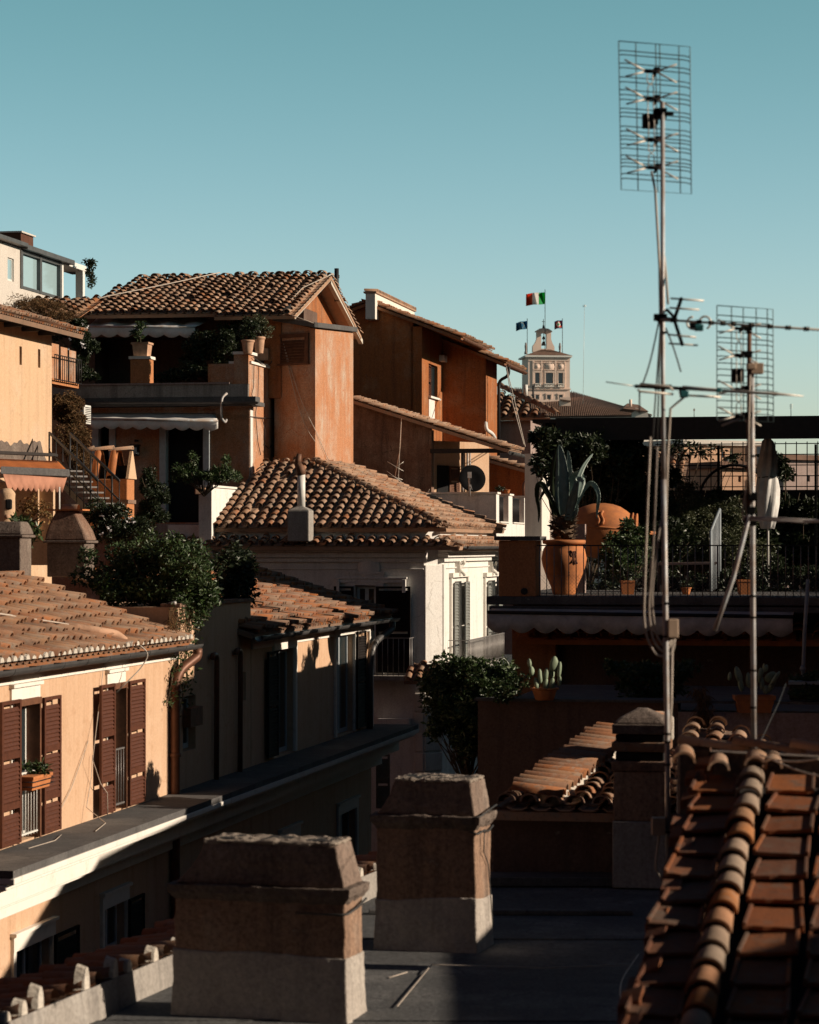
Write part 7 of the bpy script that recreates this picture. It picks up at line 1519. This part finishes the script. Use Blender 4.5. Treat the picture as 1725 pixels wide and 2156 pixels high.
wires(m2, 'cables', 'cable', [[P(1580, 790, yn - .03), P(1577, 900, yn - .03), P(1577, 980, yn - .03), P(1580, 1040, yn - .04)], bend([P(1573, 1030, yn), P(1566, 1060, yn), P(1564, 1085, yn), P(1572, 1100, yn)]), bend([P(1570, 1010, yn), P(1570, 1060, yn), P(1574, 1090, yn)])], 0.007)
mb = MB()
for py in (700, 960, 1255, 1300, 1412, 1490): mb.tube([P(1586, py - 2, yn) if py > 800 else P(1578, py - 2, yn), P(1586, py + 2, yn) if py > 800 else P(1578, py + 2, yn)], 0.024, 10)
mb.build('hose_clips', M['blackplastic'], m2)
mb = MB(); mb.tube([P(1588, 1590, yn), P(1640, 1480, 13.4), P(1655, 1440, 13.8)], 0.004, 4); mb.build('guy_wire', M['darkcable'], m2)
# ------------------------------------------------------------------ far things
ty = 300.0
tw_ = thing('bell_tower', 'distant pale stone tower with small belfry and three flagpoles against the sky', 'tower', P(1156, 880, ty))
WT1 = W(P(1112.5, HY, ty), V(math.cos(R_(6)), math.sin(R_(6)), 0)); wfu = WT1.u(1200.4)
def tz(py): return WT1.z(1156, py)
wins = [(WT1.u(a), WT1.u(b), tz(807), tz(784.5)) for a, b in ((1127, 1137), (1149.4, 1165), (1176, 1186))] + [(WT1.u(a), WT1.u(b), tz(840), tz(831)) for a, b in ((1128, 1135.3), (1152, 1160), (1177, 1185))]
mb = MB(); WT1.wall(mb, 0, wfu, -15, tz(752), wins, wfu, 0.5); mb.build('wall', M['stone'], tw_)
mb = MB()
for a, b, c, d in wins: WT1.box(mb, a + 0.05, b - 0.05, c + 0.05, d - 0.05, -0.45, -0.35)
mb.build('window', M['glass'], tw_)
mb = MB()
for a, b, c, d in wins: WT1.box(mb, a - 0.2, a, c, d, -0.1, 0.12); WT1.box(mb, b, b + 0.2, c, d, -0.1, 0.12); WT1.box(mb, a - 0.25, b + 0.25, d, d + 0.25, -0.1, 0.16)
WT1.box(mb, -0.15, wfu + 0.15, tz(820), tz(818), -0.1, 0.25)
for a, b in ((1121.5, 1125), (1139.5, 1142), (1168.5, 1172), (1188.5, 1190.5)): WT1.box(mb, WT1.u(a), WT1.u(b), tz(816), tz(760), -0.1, 0.14)
WT1.box(mb, 0, wfu, tz(759.9), tz(756), -0.1, 0.14); mb.build('pilasters', M['stone'], tw_)
mb = MB()
for a, b in ((1126, 1138), (1146, 1167), (1174.5, 1187.5)):
    WT1.box(mb, WT1.u(a), WT1.u(b), tz(809), tz(807.6), -0.1, 0.5); WT1.box(mb, WT1.u(a), WT1.u(b), tz(815), tz(813.6), -0.1, 0.5)
    k = WT1.u(a) + 0.1
    while k < WT1.u(b): mb.tube([WT1.pt(k, 0.35, tz(813.6)), WT1.pt(k, 0.35, tz(809))], 0.07, 6); k += 0.28
mb.build('balustrade', M['trim'], tw_)
mb = MB()
for a, r in ((1131.5, 0.55), (1157.5, 0.85), (1182, 0.55)): mb.lathe(WT1.pt(WT1.u(a), 0.0, tz(772)), [(r, 0), (r, 0.12), (r * 0.75, 0.08), (r * 0.5, 0.22), (0.02, 0.3)], 18, WT1.n); WT1.box(mb, WT1.u(a) - r * 1.2, WT1.u(a) + r * 1.2, tz(779.5), tz(778), -0.05, 0.2); WT1.box(mb, WT1.u(a) - r * 1.2, WT1.u(a) + r * 1.2, tz(764), tz(763), -0.05, 0.2)
mb.build('relief_panels', M['stone'], tw_)
mb = MB(); WT1.box(mb, -0.6, wfu + 0.35, tz(751.9), tz(748.5), -wfu - 0.3, 0.5); k = -0.4
while k < wfu + 0.2: WT1.box(mb, k, k + 0.14, tz(754), tz(752) , -0.1, 0.38); k += 0.34
mb.build('eave_cornice', M['trim'], tw_)
mb = MB(); e_ = [WT1.pt(-0.6, 0.5, tz(748.4)), WT1.pt(wfu + 0.35, 0.5, tz(748.4)), WT1.pt(wfu + 0.35, -wfu - 0.3, tz(748.4)), WT1.pt(-0.6, -wfu - 0.3, tz(748.4))]; cc = WT1.pt(wfu / 2 - 0.1, -wfu / 2, tz(733)); mb.loft([e_, [cc + WT1.d * a + WT1.n * b for a, b in ((-0.8, 0.8), (0.8, 0.8), (0.8, -0.8), (-0.8, -0.8))]]); mb.build('roof', M['tilefar'], tw_)
WBf = W(WT1.pt(0, -wfu * 0.42, 0), WT1.d); bz = lambda py: WBf.z(1145, py)
def bu(px): return WBf.u(px)
mb = MB(); th_ = -0.9
out = [(1122, 741), (1122, 729), (1127, 722), (1130.6, 714), (1130.6, 699), (1140, 699), (1140, 734), (1151.5, 734), (1151.5, 699), (1160.8, 699), (1160.8, 714), (1164, 723), (1168, 730), (1168, 741)]
left = out[:7] + [(1140, 741)]; right = [(1151.5, 741)] + out[7:]
for pl in (left, right): mb.prism([WBf.pt(bu(a), 0, bz(b)) for a, b in pl], WBf.n * th_)
mb.prism([WBf.pt(bu(1140), 0, bz(741)), WBf.pt(bu(1151.5), 0, bz(741)), WBf.pt(bu(1151.5), 0, bz(734)), WBf.pt(bu(1140), 0, bz(734))], WBf.n * th_)
arc = [(1145.75 + 5.75 * math.cos(t), 706 - 5 * math.sin(t)) for t in [math.pi * k / 8 for k in range(9)]]
mb.prism([WBf.pt(bu(a), 0.003, bz(b)) for a, b in [(1130.6, 698.9), (1160.8, 698.9), (1160.8, 701), (1151.5, 701.5)] + [(1151.5, 706)] + arc[1:-1] + [(1140, 706), (1140, 701.5), (1130.6, 701)]], WBf.n * th_) if False else None
mb.prism([WBf.pt(bu(a), 0, bz(b)) for a, b in [(1140, 698.9), (1140, 703)] + [(q, r_) for q, r_ in reversed(arc[1:-1]) if r_ < 703] + [(1151.5, 703), (1151.5, 698.9)]], WBf.n * th_)
mb.prism([WBf.pt(bu(1128), 0.2, bz(698.8)), WBf.pt(bu(1163), 0.2, bz(698.8)), WBf.pt(bu(1163), 0.2, bz(697)), WBf.pt(bu(1155), 0.2, bz(692)), WBf.pt(bu(1145), 0.2, bz(690.5)), WBf.pt(bu(1136), 0.2, bz(692)), WBf.pt(bu(1128), 0.2, bz(697))], WBf.n * (th_ - 0.4)); mb.build('belfry', M['stone'], tw_)
mb = MB(); c = WBf.pt(bu(1145.7), -0.45, bz(727)); mb.lathe(c, [(0.42, 0), (0.36, 0.2), (0.26, 0.5), (0.16, 0.7), (0.02, 0.78)], 14); mb.lathe(c + Z * 1.1, [(0.3, 0), (0.26, 0.15), (0.18, 0.4), (0.02, 0.55)], 12); mb.tube([c, c + Z * 2.2], 0.06, 6); mb.build('bells', M['bronze'], tw_)
mb = MB(); c = WBf.pt(bu(1145.5), -0.45, bz(691)); mb.lathe(c, [(0.22, 0), (0.18, 0.3), (0.07, 0.8), (0.05, 1.6), (0.02, 1.7)], 8); mb.cbox(c + Z * 1.2, 0.28, 0.04, 0.04); mb.build('finial', M['bronze'], tw_)
for px in (1110, 1182):
    mb = MB(); c = WT1.pt(WT1.u(px), -1.4, tz(745)); mb.lathe(c, [(0.3, 0), (0.26, 0.4), (0.16, 0.6), (0.2, 1.1), (0.24, 1.5), (0.14, 1.7), (0.18, 1.9), (0.02, 2.1)], 10); mb.build('finial_statue', M['stonedark'], tw_)
def flag(label, px, pyb, pyt, x0, y0, y1, pattern, nu, nv, droop):
    """pole at px; cloth hangs from pyt.. towards x0 on the left"""
    t = thing('flag', label, 'flag', P(px, pyb, ty + 1)); mb = MB(); mb.tube([P(px, pyb, ty + 1), P(px, pyt, ty + 1)], 0.055, 6); mb.build('pole', M['bronze'], t)
    mats = ['green', 'flagwhite', 'flagred', 'flagblue', 'flagstar']; mb = MB(); vs = []
    for i in range(nu + 1):
        f = i / nu
        for j in range(nv + 1):
            g_ = j / nv; vs.append(P(px + (x0 - px) * f, y0 + (y1 - y0) * g_ + droop * f + 1.1 * math.sin(f * 7 + 1) * f, ty + 1 + 2.2 * math.sin(f * 8 + g_ * 1.2)))
    b = len(mb.v); mb.v += vs
    for i in range(nu):
        for j in range(nv):
            mb.f.append((i * (nv + 1) + j, (i + 1) * (nv + 1) + j, (i + 1) * (nv + 1) + j + 1, i * (nv + 1) + j + 1)); mb.sm.append(True); mb.mi.append(pattern((i + .5) / nu, (j + .5) / nv))
    o = mb.build('cloth', [M[m] for m in mats], t, recalc=False); o.modifiers.new('thick', 'SOLIDIFY').thickness = 0.02
flag('big green, white and red tricolour flag on the tallest pole of the tower', 1148, 738, 609, 1108, 615, 640, lambda u, v: 0 if u < 1 / 3 else (1 if u < 2 / 3 else 2), 30, 8, 3)
def stars(u, v):
    for k in range(12):
        if math.hypot((u - 0.5) * 1.5 - 0.33 * math.sin(k * math.pi / 6), (v - 0.5) - 0.33 * math.cos(k * math.pi / 6)) < 0.055: return 4
    return 3
flag('plain blue flag with a ring of small stars on the left pole of the tower', 1110.5, 748, 670, 1087, 675, 692, stars, 36, 24, 4)
def std(u, v):
    d = abs(u - 0.5) + abs(v - 0.5)
    if d < 0.14: return 0
    if d < 0.36: return 1
    return 2 if 0.12 < u < 0.88 and 0.12 < v < 0.88 else 3
flag('square blue and red flag with a white diamond on the right pole of the tower', 1184.6, 748, 670, 1168, 674, 691, std, 24, 24, 1.5)
pr = thing('palace_roof', 'long brown hipped palace roof below the distant tower', 'roof', P(1250, 880, 285))
mb = MB(); a0, a1, r0, r1 = P(1085, 880, 285), P(1372, 876, 262), P(1085, 818, 325), P(1205, 826, 318)
mb.prism([a0, a1, P(1340, 866, 270), P(1300, 851, 290), r1, r0], V(0, 8, -6)); mb.build('slope', M['tilefar'], pr)
mb = MB()
for k in range(70):
    f = k / 69; p0 = a0.lerp(a1, f); p1 = r0.lerp(r1, min(1, f * 2.2)) if f < 0.45 else r1.lerp(P(1345, 867, 270), (f - 0.45) / 0.55); mb.tube([p0 + V(0, 0, 0.15), p1 + V(0, 0, 0.15)], 0.14, 4)
mb.build('tile_ribs', M['tilefar'], pr)
mb = MB(); mb.prism([a0 - Z * 0.1, a1 - Z * 0.1, a1 - Z * 14, a0 - Z * 14], V(0, 3, 0)); mb.build('wall', M['stone'], pr)
mb = MB(); mb.cbox(P(1190, 846, 280), 0.9, 0.7, 0.7); mb.build('dormer', M['stone'], pr); mb = MB(); mb.prism([P(1180, 840, 279), P(1202, 843, 279), P(1202, 846, 279), P(1180, 842, 279)], V(0, 3, 0)); mb.build('dormer_roof', M['tilefar'], pr)
fh = thing('distant_house', 'tiny distant white house with a brown roof and round chimney beyond the palace roof', 'house', P(1345, 880, 240))
mb = MB(); mb.prism([P(1338, 880, 240), P(1366, 880, 240), P(1364, 864, 240), P(1338, 858, 240)], V(0, 6, 0)); mb.build('wall', M['citywhite'], fh)
mb = MB(); mb.prism([P(1312, 860, 239), P(1366, 866, 239), P(1345, 852, 243), P(1322, 849, 243)], V(0, 7, 0)); mb.build('roof', M['tilefar'], fh)
mb = MB(); mb.tube([P(1328, 856, 240), P(1328, 841, 240)], 0.2, 8); mb.build('chimney', M['stone'], fh)
# near tile roof beside the tower, over the pergola
nr_ = thing('tile_roof_house', 'mauve house with a broad tile roof under the distant tower', 'house', P(1090, 1000, 66))
Wn = W(P(1040, HY, 65), RD); zn = Wn.z(1040, 880); sp = 0.42
mb = MB(); tiles(mb, Wn.pt(-0.2, 0.3, zn), RD, SD + Z * sp, [(0, 0), (Wn.u(1172), 0), (0.1, 2.9), (0, 2.9)], 0.40, 0.14, 0.42, 8, 111, rough=1.4); mb.build('roof', M['tile'], nr_)
mb = MB(); a, b = Wn.pt(Wn.u(1175), 0.25, zn + 0.1), Wn.pt(-0.2, -2.7, zn + 1.35); ridge(mb, b, a, 0.16, 0.42, seed=14); mb.build('hip_tiles', M['tile'], nr_)
mb = MB(); Wn.box(mb, -0.3, Wn.u(1116), zn - 9, zn - 0.1, -3, -0.2); mb.build('wall', M['mauve'], nr_)
mb = MB(); mb.tube([P(1108, 848, 66), P(1108, 832, 66)], 0.05, 6); mb.build('flue_pipe', M['rust'], nr_); mb = MB(); mb.tube([P(1107, 833, 66), P(1107, 810, 66)], 0.085, 8); mb.build('pale_pipe', M['paint'], nr_); mb = MB(); mb.tube([P(1123, 850, 66), P(1123, 812, 66)], 0.04, 6); mb.build('iron_post', M['iron'], nr_)
wires(nr_, 'stay_wires', 'cable', [[P(1066, 770, 62), P(1085, 850, 60), P(1106, 940, 55)], [P(1066, 775, 62), P(1080, 850, 60), P(1103, 935, 55)]], 0.016)
for px, pyt, pyb, y, lab, brk in ((1231, 640, 850, 250, 'very tall thin distant mast right of the tower', True), (1462, 860, 882, 120, 'tiny distant aerial just above the dark pergola', False), (1666, 850, 882, 110, 'small distant aerial with pale crossbars above the pergola at the right', True)):
    t = thing('distant_mast', lab, 'mast', P(px, pyb, y)); mb = MB(); mb.tube([P(px - (3 if y > 200 else 0), pyb, y), P(px, pyt, y)], 0.025 * y / 110 if y < 200 else 0.024, 5); mb.build('pole', M['alu' if y > 200 else 'wire'], t)
    mb = MB(); q = P(px, pyt + 3, y)
    if brk: 
        for k in range(3): mb.tube([q + V(-0.12 * y / 110, 0, -k * 0.1), q + V(0.12 * y / 110, 0, -k * 0.1 + 0.05)], 0.012 * y / 110, 4)
    else: mb.cbox(q, 0.06, 0.06, 0.08)
    mb.build('crossbars', M['alu'], t)
# city seen through the trellis
def city(label, d, px0, px1, y, pyt, pyb, mat, wins=(), roof=None, nm='distant_house', depth=6):
    t = thing(nm, label, 'house', P((px0 + px1) / 2, pyb, y)); w = W(P(px0, HY, y), d); a = w.u(px1)
    mb = MB(); hs = [(w.u(q), w.u(q + ww), w.z(q, v + hh), w.z(q, v)) for q, v, ww, hh in wins]; w.wall(mb, 0, a, -15, w.z(px0, pyt), hs, depth, 0.2); mb.build('wall', M[mat], t)
    for h in hs: mb = MB(); w.box(mb, h[0] + .05, h[1] - .05, h[2] + .05, h[3] - .05, -0.18, -0.12); mb.build('window', M['glass'], t)
    mb = MB(); w.box(mb, -0.3, a + 0.3, w.z(px0, pyt) + 0.003, w.z(px0, pyt) + 0.35, -depth - 0.3, 0.35); mb.build('cornice', M[roof or 'citywhite'], t)
    return t, w
city('distant long peach house seen through the trellis', V(0.86, 0.5, 0), 1440, 1612, 120, 936, 1000, 'citywall', [(1478, 946, 7, 14), (1520, 950, 7, 14), (1560, 950, 7, 14)])
t, w = city('distant orange house with white chimney pipes under the trellis arch', V(0.9, 0.43, 0), 1520, 1608, 95, 985, 1060, 'citywall', [(1555, 1003, 6, 12), (1585, 1008, 6, 12)], 'tilefar')
mb = MB(); mb.cbox(P(1560, 972, 97), 0.55, 0.5, 0.75); mb.cbox(P(1594, 968, 96), 0.6, 0.5, 0.8); mb.build('roof_dormers', M['citywall'], t)
mb = MB(); mb.tube([P(1534, 985, 95), P(1534, 962, 95)], 0.06, 6); mb.tube([P(1541, 985, 95), P(1541, 960, 95)], 0.06, 6); mb.tube([P(1605, 985, 94), P(1605, 940, 94)], 0.3, 8); mb.build('chimney_pipes', M['citywhite'], t)
city('distant white house seen through the trellis left of the tall mast', V(0.86, 0.5, 0), 1345, 1424, 130, 936, 975, 'citywhite', [(1375, 945, 6, 12), (1400, 945, 6, 12)])
city('distant mauve house behind the climbing plant at the right edge', V(0.86, 0.5, 0), 1650, 1790, 115, 968, 1080, 'mauve', [(1668, 1000, 6, 14), (1700, 1000, 6, 14)], 'tilefar')
t = thing('distant_roof', 'patch of sunlit roof tiles glimpsed through the hedge left of the tall mast', 'roof', P(1350, 1010, 70))
mb = MB(); tiles(mb, P(1290, 1015, 70), RD, SD + Z * 0.45, [(0, 0), (3.0, 0), (3.0, 3.2), (0, 3.2)], 0.36, 0.12, 0.42, 6, 121); mb.build('tiles', M['tile'], t)

# ------------------------------------------------------------------ unseen houses added around the view to cast shade and cut skylight
SKY_LOW = (0.98, 1.0, 1.03); SKY_MID = (0.51, 0.75, 0.595); SKY_TOP = (0.10, 0.12, 0.135)
SUN_AZ = -9.5; SUN_EL = 20.5
def shade_house(label, x0, x1, prof, zb=-15, mat='peach2'):  # unseen house, added and shaped to throw shade from the right
    t = thing('shade_casting_house', label, 'house', V((x0 + x1) / 2, (prof[0][0] + prof[-1][0]) / 2, zb))
    mb = MB(); mb.prism([V(x0, prof[0][0], zb), V(x0, prof[-1][0], zb)] + [V(x0, y, z) for y, z in reversed(prof)], V(x1 - x0, 0, 0)); mb.build('wall', M[mat], t)
    mb = MB(); pl = [V(x0 - 0.25, y, z + 0.003) for y, z in prof]
    for a_, b_ in zip(pl[:-1], pl[1:]): mb.prism([a_, b_, b_ + Z * 0.12, a_ + Z * 0.12], V(x1 - x0 + 0.5, 0, 0))
    mb.build('roof', M['tilefar'], t)
shade_house('unseen low house added to shade the flat roof and tiled foreground roof', 9.0, 13.0, [(6, 0.5), (13.2, 0.32), (15.2, -0.18), (17.5, -0.68), (32, -0.75)])
shade_house('unseen house added with a sloping roofline to shade the lower left facade', 9.0, 14.0, [(33, -1.3), (38, 0.25), (43.4, 0.1)])
shade_house('unseen tall house added to shade the farther part of the left facade', 9.0, 15.0, [(43.5, 2.35), (45.3, 2.35), (45.35, 4.1), (50.0, 4.1), (50.05, 2.35), (51.8, 2.35)])

t = thing('sky_blocker', 'unseen tall plain block added behind the viewpoint to cut skylight', 'building', V(0, -9, -15))  # unseen block added to dim the skylight on camera-facing walls
mb = MB(); mb.obox(V(-110, -14, -15), V(220, 0, 0), V(0, 8, 0), Z * 31); mb.build('wall', M['umber'], t)
mb = MB(); mb.obox(V(-111, -15, 16.003), V(222, 0, 0), V(0, 9.6, 0), Z * 0.5); mb.build('cornice', M['mauve'], t)

for x0, x1, h_, lab in ((60, 72, 18, 'unseen long block added far to the right to cut low skylight'), (-58, -44, 26, 'unseen long block added far to the left to cut low skylight')):  # unseen rows added to hide the low bright sky at the sides
    t = thing('low_sky_blocker', lab, 'building', V((x0 + x1) / 2, 60, -15))
    mb = MB(); mb.obox(V(x0, -10, -15), V(x1 - x0, 0, 0), V(0, 170, 0), Z * (15 + h_)); mb.build('wall', M['umber'], t)
    mb = MB(); mb.obox(V(x0 - 0.5, -10.5, h_ + 0.003), V(x1 - x0 + 1, 0, 0), V(0, 171, 0), Z * 0.4); mb.build('roof', M['tilefar'], t)

# ------------------------------------------------------------------ world, sun, camera
wd = bpy.data.worlds.new('World'); SC.world = wd; wd.use_nodes = True
nt = wd.node_tree; bg = nt.nodes['Background']
sky = nt.nodes.new('ShaderNodeTexSky'); sky.sky_type = 'NISHITA'; sky.sun_disc = False
a = R_(SUN_AZ); e = R_(SUN_EL)
sdir = V(math.cos(e) * math.cos(a), math.cos(e) * math.sin(a), math.sin(e))
sky.sun_elevation = e; sky.sun_rotation = math.pi / 2 - a
sky.altitude = 50; sky.air_density = 1.0; sky.dust_density = 1.0; sky.ozone_density = 2.0
tc = nt.nodes.new('ShaderNodeTexCoord'); sx = nt.nodes.new('ShaderNodeSeparateXYZ'); nt.links.new(tc.outputs['Generated'], sx.inputs[0])
def wmix(lo, hi, a_, b_):
    mr = nt.nodes.new('ShaderNodeMapRange'); mr.inputs['From Min'].default_value = lo; mr.inputs['From Max'].default_value = hi; mr.interpolation_type = 'SMOOTHSTEP'
    nt.links.new(sx.outputs[2], mr.inputs['Value'])
    return mixc(nt, mr.outputs[0], a_, b_)
g1 = wmix(0.0, 0.235, SKY_LOW, SKY_MID)      # pale at the horizon, teal above it
g2 = wmix(0.20, 0.42, g1, SKY_TOP)          # deep and dark towards the zenith
nt.links.new(mixc(nt, 1.0, mixc(nt, 1.0, sky.outputs[0], (4.0, 4.4, 4.6), 'DARKEN'), g2, 'MULTIPLY'), bg.inputs['Color'])
bg.inputs['Strength'].default_value = 0.15
L = bpy.data.lights.new('sun', 'SUN'); L.energy = 5.0; L.angle = R_(0.5); L.color = (1.0, 0.84, 0.66)
lo_ = bpy.data.objects.new('sun', L); COL.objects.link(lo_); lo_.rotation_euler = sdir.to_track_quat('Z', 'Y').to_euler(); lo_.location = (20, 0, 20)
cam = bpy.data.cameras.new('camera'); co_ = bpy.data.objects.new('camera', cam); COL.objects.link(co_)
co_.rotation_euler = (math.pi / 2, 0, 0); cam.sensor_fit = 'HORIZONTAL'; cam.sensor_width = 36; cam.lens = 36 * F / 1725
cam.shift_y = (HY - 1078) / 1725; cam.clip_end = 6000; cam.clip_start = 0.1
cam.dof.use_dof = True; cam.dof.focus_distance = 70; cam.dof.aperture_fstop = 4.5
SC.camera = co_
SC.view_settings.view_transform = 'Standard'; SC.view_settings.look = 'None'; SC.view_settings.exposure = 0.15; SC.view_settings.gamma = 1
SC.cycles.max_bounces = 6; SC.cycles.diffuse_bounces = 2; SC.cycles.glossy_bounces = 2; SC.cycles.transparent_max_bounces = 4
SC.cycles.use_denoising = True
